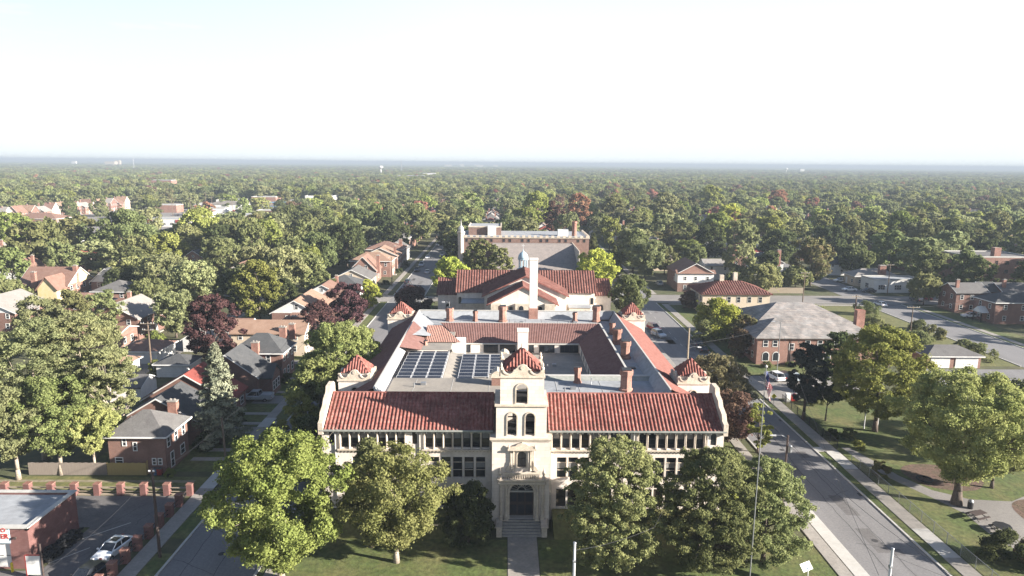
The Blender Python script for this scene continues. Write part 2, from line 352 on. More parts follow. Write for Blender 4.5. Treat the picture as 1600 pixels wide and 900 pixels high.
def solarmat():
    m = bpy.data.materials.new('solar_cells'); m.use_nodes = True; t = m.node_tree; b = t.nodes['Principled BSDF']
    b.inputs['Roughness'].default_value = 0.45; b.inputs['Specular IOR Level'].default_value = 0.2
    tc = nn(t, 'ShaderNodeTexCoord'); br = nn(t, 'ShaderNodeTexBrick'); br.offset = 0
    t.links.new(tc.outputs['Object'], br.inputs['Vector']); br.inputs['Scale'].default_value = 1
    br.inputs['Brick Width'].default_value = 0.33; br.inputs['Row Height'].default_value = 0.33; br.inputs['Mortar Size'].default_value = 0.012
    br.inputs['Color1'].default_value = (0.014, 0.018, 0.028, 1); br.inputs['Color2'].default_value = (0.02, 0.026, 0.04, 1); br.inputs['Mortar'].default_value = (0.045, 0.05, 0.065, 1)
    t.links.new(br.outputs['Color'], b.inputs['Base Color'])
    return m
M['solar'] = solarmat()
L = {}
L['mid'] = leafmat('leaf_mid_green', (0.080, 0.096, 0.034), (0.126, 0.138, 0.050))
L['olive'] = leafmat('leaf_olive', (0.110, 0.122, 0.044), (0.165, 0.169, 0.064))
L['yellow'] = leafmat('leaf_yellow_green', (0.128, 0.150, 0.030), (0.185, 0.200, 0.046))
L['lime'] = leafmat('leaf_lime', (0.21, 0.235, 0.025), (0.30, 0.30, 0.04))
L['willow'] = leafmat('leaf_grey_green', (0.132, 0.148, 0.062), (0.184, 0.193, 0.084))
L['dark'] = leafmat('leaf_dark_green', (0.042, 0.053, 0.020), (0.066, 0.077, 0.028))
L['black'] = leafmat('leaf_blackish', (0.022, 0.026, 0.022), (0.030, 0.034, 0.028), trans=0.15)
L['purple'] = leafmat('leaf_purple', (0.052, 0.024, 0.027), (0.080, 0.036, 0.037), trans=0.2)
L['rust'] = leafmat('leaf_rust', (0.135, 0.10, 0.05), (0.10, 0.115, 0.04))
L['brown'] = leafmat('leaf_brownish', (0.13, 0.09, 0.05), (0.10, 0.055, 0.045))
L['red'] = leafmat('leaf_red', (0.22, 0.075, 0.05), (0.18, 0.10, 0.055))
L['fresh'] = leafmat('leaf_fresh_green', (0.140, 0.164, 0.046), (0.192, 0.205, 0.068))
L['khaki'] = leafmat('leaf_khaki', (0.135, 0.125, 0.055), (0.10, 0.085, 0.045))
L['spruce'] = leafmat('leaf_spruce', (0.15, 0.155, 0.10), (0.09, 0.10, 0.065), trans=0.1)
occupied = []
# ------------------------------------------------------------------ trees
def leaf_quads(rng, cen, nrm, size, jitter=0.75):
    n = len(cen)
    rv = rng.normal(size=(n, 3)); nr = nrm*(1-jitter*0.55) + rv*jitter*0.5
    nr /= np.linalg.norm(nr, axis=1, keepdims=True)+1e-9
    a = np.cross(nr, rng.normal(size=(n, 3))); a /= np.linalg.norm(a, axis=1, keepdims=True)+1e-9
    b = np.cross(nr, a)
    s = size*rng.uniform(0.6, 1.35, size=(n, 1)); asp = rng.uniform(0.5, 0.85, size=(n, 1))
    a *= s*0.6; b *= s*0.6*asp
    bend = nr*s*0.12
    V = np.stack([cen-a-bend, cen-b*0.9+bend, cen+a-bend, cen+b+bend], axis=1)
    return V.reshape(-1, 3)
def np_mesh(name, V, nq, m, per=4):
    me = bpy.data.meshes.new(name)
    me.vertices.add(len(V)); me.vertices.foreach_set('co', np.ascontiguousarray(V, dtype=np.float32).ravel())
    me.loops.add(nq*per); me.loops.foreach_set('vertex_index', np.arange(nq*per, dtype=np.int32))
    me.polygons.add(nq); me.polygons.foreach_set('loop_start', np.arange(0, nq*per, per, dtype=np.int32))
    me.polygons.foreach_set('loop_total', np.full(nq, per, dtype=np.int32))
    me.materials.append(m); me.update(calc_edges=True); me.validate()
    return me
def crown_pts(seed, kind, nclump, nleaf):
    """unit crown: radius 1 in x,y, z 0..1 ; returns centres, normals, clump centres"""
    rng = np.random.default_rng(seed)
    C = []; rad = []
    tries = 0
    while len(C) < nclump and tries < 20000:
        tries += 1
        z = rng.uniform(0.0, 1.0); a = rng.uniform(0, 2*PI)
        if kind == 'round': env = math.sqrt(max(0, 1-((z-0.47)/0.55)**2))
        elif kind == 'cone': env = max(0.0, min(1.0, (1.03-z)*1.25))**0.85*min(1, 0.55+z*2.2)
        elif kind == 'open': env = math.sqrt(max(0, 1-((z-0.58)/0.48)**2)) if z > 0.12 else 0.25
        elif kind == 'dome': env = math.sqrt(max(0, 1-((z-0.25)/0.75)**2))
        elif kind == 'column': env = math.sqrt(max(0, 1-((z-0.45)/0.60)**2))
        else: env = math.sqrt(max(0, 1-((z-0.5)/0.5)**2))
        env *= 0.82 + 0.18*math.sin(3*a+seed) * math.sin(5*z*PI+seed*1.7)
        if env <= 0.05: continue
        rr = env*(rng.uniform(0.62, 0.98) if rng.random() < 0.8 else rng.uniform(0.1, 0.6))
        c = (rr*math.cos(a), rr*math.sin(a), z*0.90+0.04)
        r = rng.uniform(0.14, 0.27)*(60/max(nclump, 60))**0.42
        if rr > env*0.85: r *= 0.8
        if kind == 'open' and rng.random() < 0.18: continue
        C.append(c); rad.append(r)
    C = np.array(C); rad = np.array(rad)
    w = rad**2; k = rng.choice(len(C), size=nleaf, p=w/w.sum())
    d = rng.normal(size=(nleaf, 3)); d /= np.linalg.norm(d, axis=1, keepdims=True)
    out = C[k]-np.array([0, 0, 0.35]); out /= np.linalg.norm(out, axis=1, keepdims=True)+1e-9
    d = d + out*0.55 + np.array([0, 0, 0.15]); d /= np.linalg.norm(d, axis=1, keepdims=True)
    dist = rad[k]*(0.40+0.72*rng.random(nleaf)**0.7)
    # ragged surface: stray leaves outside their clump
    stray = rng.random(nleaf) < 0.13; dist[stray] *= rng.uniform(1.1, 1.6, size=stray.sum())
    return rng, C, rad, k, d, dist
def make_crown(name, seed, kind, R_, H, nclump, nleaf, size, m):
    rng, C, rad, k, d, dist = crown_pts(seed, kind, nclump, nleaf)
    sc = np.array([R_, R_, H]); fl = np.array([1, 1, 0.8*min(1.0, 1.4*R_/H)+0.1])
    P = C[k]*sc + d*dist[:, None]*R_*fl
    if kind == 'willow': P[:, 2] -= (np.linalg.norm(C[k][:, :2], axis=1)**2)*H*0.25*rng.random(nleaf)
    V = leaf_quads(rng, P, d, size)
    return np_mesh(name, V, nleaf, m), C*sc
def trunk_mb(seed, H, cz, R_, C, r0, multi=False, nl=9):
    """C clump centres relative to the crown base at height cz"""
    rng = random.Random(seed); mb = MB()
    lean = (rng.uniform(-.04, .04)*H, rng.uniform(-.04, .04)*H)
    top = cz + (H-cz)*0.55; n = 6
    pts = [Vector((lean[0]*t*t, lean[1]*t*t, top*t)) for t in [i/n for i in range(n+1)]]
    rads = [r0*(1.35 if i == 0 else 1-0.72*i/n) for i in range(n+1)]
    mb.path(pts, rads, 9)
    idx = list(range(len(C))); rng.shuffle(idx)
    for i in idx[:nl]:
        tgt = Vector((C[i][0], C[i][1], C[i][2]+cz)) * 1.0; s = min(0.92, max(0.35, (tgt.z*0.62)/top)) if top > 0 else .5
        a = pts[0].lerp(pts[-1], s); a = Vector((lean[0]*s*s, lean[1]*s*s, top*s))
        mid = a.lerp(tgt, 0.5) + Vector((rng.uniform(-.1, .1)*R_, rng.uniform(-.1, .1)*R_, 0.08*R_))
        rr = r0*(1-0.72*s)*0.62
        mb.path([a, mid, tgt], [rr, rr*0.6, rr*0.18], 6)
        for _ in range(2):
            t2 = tgt + Vector((rng.uniform(-.25, .25)*R_, rng.uniform(-.25, .25)*R_, rng.uniform(0, .2)*R_))
            mb.path([mid, t2], [rr*0.4, rr*0.08], 5)
    return mb
def tree(x, y, H, R_, leaf, kind='round', seed=1, cz=None, nclump=60, nleaf=6000, size=0.4, label='', group=None, name='broadleaf_tree', bark='bark', r0=None, z=0.0, cat='tree'):
    cz = H*0.18 if cz is None else cz
    t = thing(name, label, cat, (x, y, z), 0, group, world=False)
    me, C = make_crown('crown', seed, kind, R_, H-cz, nclump, nleaf, size, L[leaf])
    c = bpy.data.objects.new('crown', me); COL.objects.link(c); c.parent = t; c.location = (0, 0, cz)
    tb = trunk_mb(seed, H, cz, R_, C, r0 or 0.028*H*0.75)
    part('trunk', tb, M[bark], t, smooth=True)
    return t
def conifer(x, y, H, R_, leaf, seed, label, group=None, nl=9000, size=0.35, name='spruce_tree', cz=1.0, arms=None):
    rng = np.random.default_rng(seed); t = thing(name, label, 'tree', (x, y, 0), 0, group, world=False)
    nb = arms or int(H*7); P = []; D = []
    tb = MB(); tb.path([(0, 0, 0), (0, 0, H*0.5), (0, 0, H*0.97)], [0.022*H, 0.013*H, 0.02], 8)
    per = nl//nb
    for i in range(nb):
        s = (i+rng.random())/nb; z = cz + (H-cz)*s**0.9; a = i*2.399+rng.uniform(-.4, .4)
        ln = R_*(1-s)**0.8*rng.uniform(0.7, 1.12)+0.25
        dx, dy = math.cos(a), math.sin(a)
        u = rng.random(per)**0.7
        wid = 0.30*ln*(1-u*0.65)+0.15
        lat = rng.uniform(-1, 1, per)*wid
        px = dx*u*ln - dy*lat; py = dy*u*ln + dx*lat
        pz = z - 0.28*u*ln + 0.12*(u**3)*ln + rng.uniform(-.25, .12, per)
        P.append(np.stack([px, py, pz], 1)); nn_ = np.stack([px*0.4, py*0.4, np.full(per, 0.8)*1.0], 1)
        D.append(nn_/np.linalg.norm(nn_, axis=1, keepdims=True))
        if i % 3 == 0: tb.tube((0, 0, z), (dx*ln*.8, dy*ln*.8, z-.22*ln), 0.05, 0.01, 4)
    P = np.concatenate(P); D = np.concatenate(D)
    V = leaf_quads(rng, P, D, size)
    c = bpy.data.objects.new('crown', np_mesh('crown', V, len(P), L[leaf])); COL.objects.link(c); c.parent = t
    part('trunk', tb, M['bark'], t, smooth=True)
    return t
def shrub(x, y, R_, H, leaf, seed, label, group=None, nleaf=1500, size=0.2, z=0.0, name='shrub'):
    me, C = make_crown(name, seed, 'dome', R_, H, 26, nleaf, size, L[leaf])
    o = bpy.data.objects.new(name, me); COL.objects.link(o); o.location = (x, y, z)
    return setp(o, label, 'shrub', group)

# ------------------------------------------------------------------ windows and walls
FR = {'S': (Vector((1, 0, 0)), Vector((0, -1, 0))), 'E': (Vector((0, 1, 0)), Vector((1, 0, 0))), 'W': (Vector((0, -1, 0)), Vector((-1, 0, 0))), 'N': (Vector((-1, 0, 0)), Vector((0, 1, 0)))}
def obox(mb, c, face, w, d0, d1, z0, z1, mi=0):
    """box on a wall: centre c (x,y), along the wall w, from depth d0 to d1 outwards"""
    u, n = FR[face]; a = Vector((c[0], c[1], 0)) - u*(w/2) + n*d0; b = Vector((c[0], c[1], 0)) + u*(w/2) + n*d1
    return mb.box(a.x, b.x, a.y, b.y, z0, z1, mi)
def window(parent, cx, cy, z0, w, h, face, frame='white', pane='glass', rail=True, trim=0.10, proud=0.07, panes=1, name='window', sub=True, blind=0.0):
    u, n = FR[face]; mb = MB()
    def bar(a0, a1, b0, b1):
        c = Vector((cx, cy, 0)) + u*((a0+a1)/2); obox(mb, (c.x, c.y), face, a1-a0, -0.02, proud, b0, b1)
    bar(-w/2, -w/2+trim, z0, z0+h); bar(w/2-trim, w/2, z0, z0+h)
    bar(-w/2+trim, w/2-trim, z0, z0+trim); bar(-w/2+trim, w/2-trim, z0+h-trim, z0+h)
    if rail: bar(-w/2+trim, w/2-trim, z0+h*0.5-trim*0.35, z0+h*0.5+trim*0.35)
    for i in range(1, panes):
        a = -w/2 + w*i/panes; bar(a-trim*.35, a+trim*.35, z0+trim, z0+h-trim)
    if not sub:
        obox(mb, (cx, cy), face, w-2*trim, -0.01, 0.03, z0+trim, z0+h-trim, 1)
        return part(name, mb, [M[frame], M[pane]], parent)
    f = part(name, mb, M[frame], parent)
    g = MB(); obox(g, (cx, cy), face, w-2*trim, -0.01, 0.03, z0+trim, z0+h-trim); part('pane', g, M[pane], f)
    if blind:
        g = MB(); obox(g, (cx, cy), face, w-2*trim-0.02, 0.0, 0.036, z0+h-trim-blind, z0+h-trim-0.01); part('blind', g, M['blind'], f)
    return f
def holewall(mb, O, face, W, Z0, Z1, holes, depth=0.4, mi=0):
    """sheet wall starting at O (x,y) running W along its face, with rectangular or arched holes (a,b,z0,z1,arch)"""
    u, n = FR[face]; O = Vector((O[0], O[1], 0)); up = Vector((0, 0, 1))
    def P(a, z, d=0.0): return O + u*a + up*z + n*d
    xs = sorted({0.0, W, *[h[0] for h in holes], *[h[1] for h in holes]}); zs = sorted({Z0, Z1, *[h[2] for h in holes], *[h[3] for h in holes]})
    for i in range(len(xs)-1):
        for k in range(len(zs)-1):
            cx, cz = (xs[i]+xs[i+1])/2, (zs[k]+zs[k+1])/2
            if any(h[0] < cx < h[1] and h[2] < cz < h[3] for h in holes): continue
            mb.poly([P(xs[i], zs[k]), P(xs[i+1], zs[k]), P(xs[i+1], zs[k+1]), P(xs[i], zs[k+1])], mi)
    for a, b, z0, z1, arch in holes:
        if arch:
            r = (b-a)/2; cx = (a+b)/2; zc = z1-r; N = 12
            pts = [(cx-r*math.cos(PI*i/N), zc+r*math.sin(PI*i/N)) for i in range(N+1)]
            h = N//2
            for i in range(h): mb.poly([P(a, z1), P(*pts[i]), P(*pts[i+1])], mi)
            for i in range(h, N): mb.poly([P(b, z1), P(*pts[i]), P(*pts[i+1])], mi)
            for i in range(N): mb.poly([P(*pts[i]), P(*pts[i], -depth), P(*pts[i+1], -depth), P(*pts[i+1])], mi)
            zt = zc
        else:
            zt = z1; mb.poly([P(a, z1), P(b, z1), P(b, z1, -depth), P(a, z1, -depth)], mi)
        mb.poly([P(a, z0), P(a, z0, -depth), P(a, zt, -depth), P(a, zt)], mi)
        mb.poly([P(b, z0), P(b, zt), P(b, zt, -depth), P(b, z0, -depth)], mi)
        mb.poly([P(a, z0), P(b, z0), P(b, z0, -depth), P(a, z0, -depth)], mi)

# ------------------------------------------------------------------ houses
def roof_mb(kind, x0, x1, y0, y1, ze, rise, ov=0.5, th=0.18, ribs=None):
    mb = MB(); cx, cy = (x0+x1)/2, (y0+y1)/2
    if kind in ('gx', 'gy'):
        half = (y1-y0)/2 if kind == 'gx' else (x1-x0)/2; s = rise/half; zl = ze - s*ov; zt = ze+rise
        for sg in (-1, 1):
            prof = [(sg*(half+ov), zl), (0, zt), (0, zt+th*1.15), (sg*(half+ov), zl+th*1.15)]
            if kind == 'gx': mb.extr([(x0-ov*.6, cy+a, z) for a, z in prof], (x1-x0+ov*1.2, 0, 0))
            else: mb.extr([(cx+a, y0-ov*.6, z) for a, z in prof], (0, y1-y0+ov*1.2, 0))
    else:
        X0, X1, Y0, Y1 = x0-ov, x1+ov, y0-ov, y1+ov; w, d = X1-X0, Y1-Y0
        if kind == 'hip': ins = min(w, d)/2
        if w >= d: r0, r1 = (X0+ins, cy), (X1-ins, cy)
        else: r0, r1 = (cx, Y0+ins), (cx, Y1-ins)
        zt = ze+rise; z = ze
        A_, B_, C_, D_ = (X0, Y0, z), (X1, Y0, z), (X1, Y1, z), (X0, Y1, z)
        p0, p1 = (*r0, zt), (*r1, zt)
        if w >= d: faces = [[A_, B_, p1, p0], [B_, C_, p1], [C_, D_, p0, p1], [D_, A_, p0]]
        else: faces = [[A_, B_, p0], [B_, C_, p1, p0], [C_, D_, p1], [D_, A_, p0, p1]]
        for f in faces:
            if ribs and f[0][1] == Y0 or ribs and f[0] == B_ or ribs and f[0] == D_:
                n = (Vector(f[1])-Vector(f[0])).cross(Vector(f[2])-Vector(f[0]))
                if n.z < 0: n = -n
                mb.ribs(f, (n.x, n.y, -1), ribs, ribs*0.22, 4)
            else: mb.poly(f)
        for a, b in ((A_, B_), (B_, C_), (C_, D_), (D_, A_)):
            mb.poly([a, b, (b[0], b[1], z-th), (a[0], a[1], z-th)])
        mb.poly([(X0, Y0, z-th), (X1, Y0, z-th), (X1, Y1, z-th), (X0, Y1, z-th)])
    return mb
def wall_mb(kind, x0, x1, y0, y1, ze, rise, z0=0.0):
    mb = MB(); mb.box(x0, x1, y0, y1, z0, ze); cx, cy = (x0+x1)/2, (y0+y1)/2
    if kind == 'gx':
        for x, s in ((x0, 1), (x1, -1)): mb.extr([(x, y0, ze), (x, y1, ze), (x, cy, ze+rise)], (s*0.2, 0, 0))
    if kind == 'gy':
        for y, s in ((y0, 1), (y1, -1)): mb.extr([(x0, y, ze), (x1, y, ze), (cx, y, ze+rise)], (0, s*0.2, 0))
    return mb
def house(name, label, x0, x1, y0, y1, ze, rise, kind='hip', wall='brick', roof='greyshingle', chim=(), wins=None, floors=2, group=None, cat='house', front=None, sub=True, trim='white', gable=None, door=True, attic=True, eave=True):
    cx, cy = (x0+x1)/2, (y0+y1)/2
    t = thing(name, label, cat, (cx, cy, 0), 0, group); occupied.append((x0-1, x1+1, y0-1, y1+1))
    if gable and kind in ('gx', 'gy'):
        part('wall', wall_mb('none', x0, x1, y0, y1, ze, rise), M[wall], t)
        e = 0.012
        for s in (1, -1):
            g = MB()
            if kind == 'gy': y = y0-e if s == 1 else y1+e; g.extr([(x0, y, ze), (x1, y, ze), (cx, y, ze+rise)], (0, s*0.2, 0))
            else: x = x0-e if s == 1 else x1+e; g.extr([(x, y0, ze), (x, y1, ze), (x, cy, ze+rise)], (s*0.2, 0, 0))
            part('gable', g, M[gable], t)
    else: part('wall', wall_mb(kind, x0, x1, y0, y1, ze, rise), M[wall], t)
    rf = part('roof', roof_mb(kind, x0, x1, y0, y1, ze, rise), M[roof], t)
    if eave and kind == 'hip':
        g = MB(); o = 0.53
        for a in ((x0-o, x1+o, y0-o-.04, y0-o), (x0-o, x1+o, y1+o, y1+o+.04), (x0-o-.04, x0-o, y0-o, y1+o), (x1+o, x1+o+.04, y0-o, y1+o)): g.box(*a, ze-.2, ze+.03)
        part('gutter', g, M[trim], t)
    elif eave:
        g = MB(); o = .5*.6+.05; s = rise/((y1-y0)/2 if kind == 'gx' else (x1-x0)/2); h = ((y1-y0) if kind == 'gx' else (x1-x0))/2
        for sg in (-1, 1):
            prof = [(sg*(h+.5), ze-s*.5-.02), (0, ze+rise-.02), (0, ze+rise+.19), (sg*(h+.5), ze-s*.5+.19)]
            if kind == 'gy': g.extr([(cx+a, y0-o-.05, z) for a, z in prof], (0, 0.06, 0))
            else:
                g.extr([(x0-o-.05, cy+a, z) for a, z in prof], (0.06, 0, 0)); g.extr([(x1+o, cy+a, z) for a, z in prof], (0.06, 0, 0))
        part('bargeboard', g, M[trim], t)
    for c in chim:
        x, y, top = c[:3]; sz = c[3] if len(c) > 3 else 0.9
        m = MB(); m.box(x-sz/2, x+sz/2, y-sz*.35, y+sz*.35, max(0, ze-1.2), top); ch = part('chimney', m, M['chimbrick'], rf)
        m = MB(); m.box(x-sz/2-.07, x+sz/2+.07, y-sz*.35-.07, y+sz*.35+.07, top+.002, top+.14)
        for k in (-1, 1): m.tube((x+k*sz*.22, y, top+.14), (x+k*sz*.22, y, top+.4), .11, n=6)
        part('chimney_cap', m, M['concrete'], ch)
    if wins is None:
        side = 'E' if cx < 0 else 'W'; xs = x1 if side == 'E' else x0; wins = []
        for fl in range(floors):
            zb = 1.0+fl*(ze/floors)
            n = max(1, int((x1-x0)/3.2))
            for i in range(n): wins.append((x0+(x1-x0)*(i+.5)/n+((fl*13+i*7) % 3-1)*.25, y0, zb, 0.95, 1.35, 'S'))
            n = max(1, int((y1-y0)/3.0))
            for i in range(n):
                yy = y0+(y1-y0)*(i+.5)/n
                if fl == 0 and door and i == n//2: continue
                wins.append((xs, yy, zb, 1.2, 1.4, side))
        if attic and kind == 'gy': wins.append((cx, y0-(0.013 if gable else 0), ze+rise*0.25, 0.8, 0.9, 'S'))
        if door:
            n = max(1, int((y1-y0)/3.0)); yy = y0+(y1-y0)*(n//2+.5)/n
            u = MB(); obox(u, (xs, yy), side, 1.1, -.02, .08, .25, 2.4); d = part('door', u, M[trim], t)
            u = MB(); obox(u, (xs, yy+.3), side, .08, .08, .14, 1.2, 1.3); part('handle', u, M['blackmetal'], d)
            u = MB(); obox(u, (xs, yy), side, 2.0, 0, 1.3, 0, .25); part('porch_step', u, M['concrete'], t)
    for wv in wins: window(t, *wv, sub=sub, frame=trim)
    return t

# ------------------------------------------------------------------ vehicles
CARM = {}
def paint(c):
    if c not in CARM:
        cols = {'white': (0.75, 0.75, 0.74), 'silver': (0.42, 0.44, 0.46), 'black': (0.015, 0.015, 0.018), 'dark': (0.04, 0.045, 0.055), 'blue': (0.10, 0.16, 0.26), 'red': (0.30, 0.03, 0.025), 'grey': (0.18, 0.19, 0.20), 'paleblue': (0.45, 0.52, 0.56)}
        m = plain('paint_'+c, cols[c], 0.28, metal=0.15, spec=0.6); m.node_tree.nodes['Principled BSDF'].inputs['Coat Weight'].default_value = 0.5
        CARM[c] = m
    return CARM[c]
def car(label, x, y, rz, color, kind='sedan', group=None, z=0.03, name=None, simple=False):
    """nose towards local +y"""
    t = thing(name or {'sedan': 'parked_car', 'suv': 'parked_suv', 'pickup': 'pickup_truck'}[kind], label, {'sedan': 'car', 'suv': 'car', 'pickup': 'pickup truck'}[kind], (x, y, z), rz, group, world=False)
    if kind == 'sedan': L_, W_, hb, hr = 4.7, 1.82, 0.92, 1.45; prof = [(-2.35, .38), (-2.33, .80), (-2.0, .95), (2.0-.9, .97), (2.1, .80), (2.35, .60), (2.33, .34)]; cab = [(-1.75, .94), (-1.15, 1.42), (.35, 1.45), (1.15, .96)]
    elif kind == 'suv': L_, W_, hb, hr = 4.7, 1.9, 1.05, 1.72; prof = [(-2.35, .42), (-2.35, 1.0), (-2.25, 1.08), (1.2, 1.08), (2.15, .95), (2.35, .70), (2.33, .38)]; cab = [(-2.2, 1.06), (-1.85, 1.66), (.2, 1.72), (1.15, 1.07)]
    else: L_, W_, hb, hr = 5.7, 1.98, 1.05, 1.8; prof = [(-2.85, .5), (-2.85, 1.08), (1.5, 1.10), (2.6, 1.0), (2.85, .75), (2.83, .42)]; cab = [(-.75, 1.08), (-.62, 1.78), (.75, 1.82), (1.5, 1.10)]
    b = MB(); h = W_/2
    # lower body: three stations across give rounded shoulders
    def loft(P, xs):
        rows = []
        for xx, sc, dz in xs: rows.append([(xx, yy*sc, zz+dz*(zz-.4)) for yy, zz in P])
        bb = len(b.v); n = len(P)
        for r in rows: b.v.extend(r)
        for i in range(len(rows)-1):
            for k in range(n): 
                k2 = (k+1) % n; b.f.append((bb+i*n+k, bb+(i+1)*n+k, bb+(i+1)*n+k2, bb+i*n+k2)); b.m.append(0)
        b.f.append(tuple(bb+k for k in range(n))); b.m.append(0); b.f.append(tuple(bb+(len(rows)-1)*n+k for k in range(n))[::-1]); b.m.append(0)
    loft(prof, [(-h, .96, -.12), (-h*.9, 1, 0), (0, 1.01, .04), (h*.9, 1, 0), (h, .96, -.12)])
    # roof panel
    zt = max(c[1] for c in cab); rp = [c for c in cab if c[1] > zt-.1]
    if kind == 'pickup':
        b.box(-h*.93, h*.93, -2.8, -.9, 1.06, 1.09)
        for sx in (-1, 1): b.box(sx*h*.93-.05, sx*h*.93+.05, -2.8, -.8, 1.08, 1.28)
        b.box(-h*.93, h*.93, -2.84, -2.76, 1.08, 1.28)
    ht = h*.74
    b.extr([(-ht, rp[0][0], zt-.02), (ht, rp[0][0], zt-.02), (ht, rp[-1][0], zt), (-ht, rp[-1][0], zt)], (0, 0, .05))
    for sx in (-1, 1):
        for k in (0, len(cab)-2):   # pillars
            a, c = cab[k], cab[k+1]
            b.tube((sx*(h*.86 if a[1] < zt-.1 else ht), a[0], a[1]), (sx*(h*.86 if c[1] < zt-.1 else ht), c[0], c[1]), .045, n=4)
        b.tube((sx*h*.87, -.3, cab[0][1]), (sx*ht, -.35, zt), .05, n=4)
    body = part('body', b, paint(color), t)
    g = MB(); q = [(yy, zz) for yy, zz in cab]
    lo = [(-h*.86, q[0][0], q[0][1]), (h*.86, q[0][0], q[0][1]), (h*.86, q[3][0], q[3][1]), (-h*.86, q[3][0], q[3][1])]
    hi = [(-ht, q[1][0], q[1][1]), (ht, q[1][0], q[1][1]), (ht, q[2][0], q[2][1]), (-ht, q[2][0], q[2][1])]
    for i in range(4): g.poly([lo[i], lo[(i+1) % 4], hi[(i+1) % 4], hi[i]])
    g.poly(hi); part('windows', g, M['glass'], t)
    yw = 1.42 if kind != 'pickup' else 1.75
    for sx in (-1, 1):
        for sy in (-1, 1):
            w_ = MB(); w_.tube((sx*(h-.2), sy*yw, .34), (sx*(h+.012), sy*yw, .34), .34, n=14); wo = part('wheel', w_, M['rubber'], t)
            w_ = MB(); w_.tube((sx*(h+.013), sy*yw, .34), (sx*(h+.02), sy*yw, .34), .19, n=10); part('rim', w_, M['greymetal'], wo)
        yl = L_/2
        l_ = MB(); l_.box(sx*h*.55-.0, sx*h*.9, yl-.14, yl+.01, .62, .78); part('headlight', l_, M['whitemetal'], t)
        l_ = MB(); l_.box(sx*h*.62, sx*h*.93, -yl-.015, -yl+.1, .72, .9); part('taillight', l_, paint('red'), t)
        if not simple:
            l_ = MB(); l_.box(sx*(h-.02), sx*(h+.2), .95, 1.1, .98, 1.12); part('mirror', l_, paint(color), t)
    return t

# ------------------------------------------------------------------ street furniture
def pole(label, x, y, H, arms=((0.0, 1.2),), m='wood', r=0.15, name='utility_pole', group=None, armdir='x', lamp=None, cat='utility pole', transformer=None):
    t = thing(name, label, cat, (x, y, 0), 0, group, world=False)
    b = MB(); b.tube((0, 0, 0), (0, 0, H), r, r*.72, 9); part('shaft', b, M[m], t)
    for dz, hw in arms:
        b = MB(); z = H-.35-dz
        if armdir == 'x': b.box(-hw, hw, -.2, -.08, z-.06, z+.06)
        else: b.box(-.2, -.08, -hw, hw, z-.06, z+.06)
        a = part('crossarm', b, M['palewood'] if m != 'darkwood' else M['darkwood'], t)
        for k in (-.92, -.55, .55, .92):
            i = MB(); p = (k*hw, -.14, z+.06) if armdir == 'x' else (-.14, k*hw, z+.06)
            i.lathe(p, [(.03, 0), (.06, .04), (.06, .12), (.03, .2)], 6); part('insulator', i, M['whitemetal'], a)
    if lamp:
        z = lamp[2]; b = MB(); b.path([(0, 0, z), (lamp[0]*.5, lamp[1]*.5, z+.35), (lamp[0], lamp[1], z+.3)], [.05, .04, .035], 6); a = part('lamp_arm', b, M['greymetal'], t)
        b = MB(); L0 = Vector((lamp[0], lamp[1], z+.25)); d = Vector((lamp[0], lamp[1], 0)).normalized(); b.tube(L0-d*.1, L0+d*.6, .14, .09, 8); part('lamp_head', b, M['whitemetal'], a)
    if transformer:
        b = MB(); b.lathe((transformer[0], transformer[1], transformer[2]), [(.22, 0), (.24, .1), (.24, .8), (.15, .92)], 10); part('transformer', b, M['greymetal'], t)
    return t
def wire(label, pts, sag=0.5, r=0.018, group=None):
    mb = MB()
    for a, b in zip(pts[:-1], pts[1:]):
        a = Vector(a); b = Vector(b); n = 8; q = [a.lerp(b, i/n)-Vector((0, 0, sag*4*(i/n)*(1-i/n))) for i in range(n+1)]
        mb.path(q, [r]*(n+1), 4)
    return solo('power_line', mb, M['blackmetal'], label, 'power line', group)
# ------------------------------------------------------------------ ground, roads, paths
def sheet(name, rects, z, m, th=None):
    mb = MB()
    for x0, x1, y0, y1 in rects:
        if th: mb.box(x0, x1, y0, y1, z-th, z)
        else: mb.poly([(x0, y0, z), (x1, y0, z), (x1, y1, z), (x0, y1, z)])
    return struct(name, mb, M[m])
def blob(cx, cy, rx, ry, n=40, wob=0.06, seed=0):
    return [(cx+rx*math.cos(a)*(1+wob*math.sin(3*a+seed)), cy+ry*math.sin(a)*(1+wob*math.cos(2*a+seed)), 0) for a in [2*PI*i/n for i in range(n)]]
g = MB(); g.poly([(-19800, -1900, 0), (19800, -1900, 0), (19800, 21500, 0), (-19800, 21500, 0)]); struct('ground', g, M['ground'])
# streets
sheet('west_street', [(-35.4, -25.6, 20, 640)], 0.03, 'asphalt')
sheet('east_street', [(38.2, 46.6, 20, 125), (31.0, 46.6, 125, 190), (38.2, 46.6, 190, 640)], 0.03, 'asphalt')
sheet('cross_street', [(-420, -35.4, 205, 215), (-25.6, 38.2, 206, 214), (46.6, 420, 206, 219)], 0.034, 'asphalt2')
sheet('far_east_street', [(111, 122.5, 60, 205.9), (111, 122.5, 219.1, 640)], 0.03, 'asphalt')
sheet('alley', [(-76.5, -71.5, 90, 204.9)], 0.026, 'asphalt2')
sheet('parking_lot', [(-47.9, -40.4, 40, 81.0), (-90, -47.9, 73.4, 81.0), (-90, -47.9, 40, 64.8)], 0.028, 'darkasphalt')
sheet('apartment_parking_lot', [(50.1, 72, 119, 132.5)], 0.028, 'asphalt2')
sheet('garage_court', [(84, 110.5, 96, 137.8)], 0.028, 'asphalt')
sheet('commercial_lots', [(-300, -95, 286, 345), (-330, -160, 345, 520), (-420, -120, 520.1, 720)], 0.02, 'asphalt2')
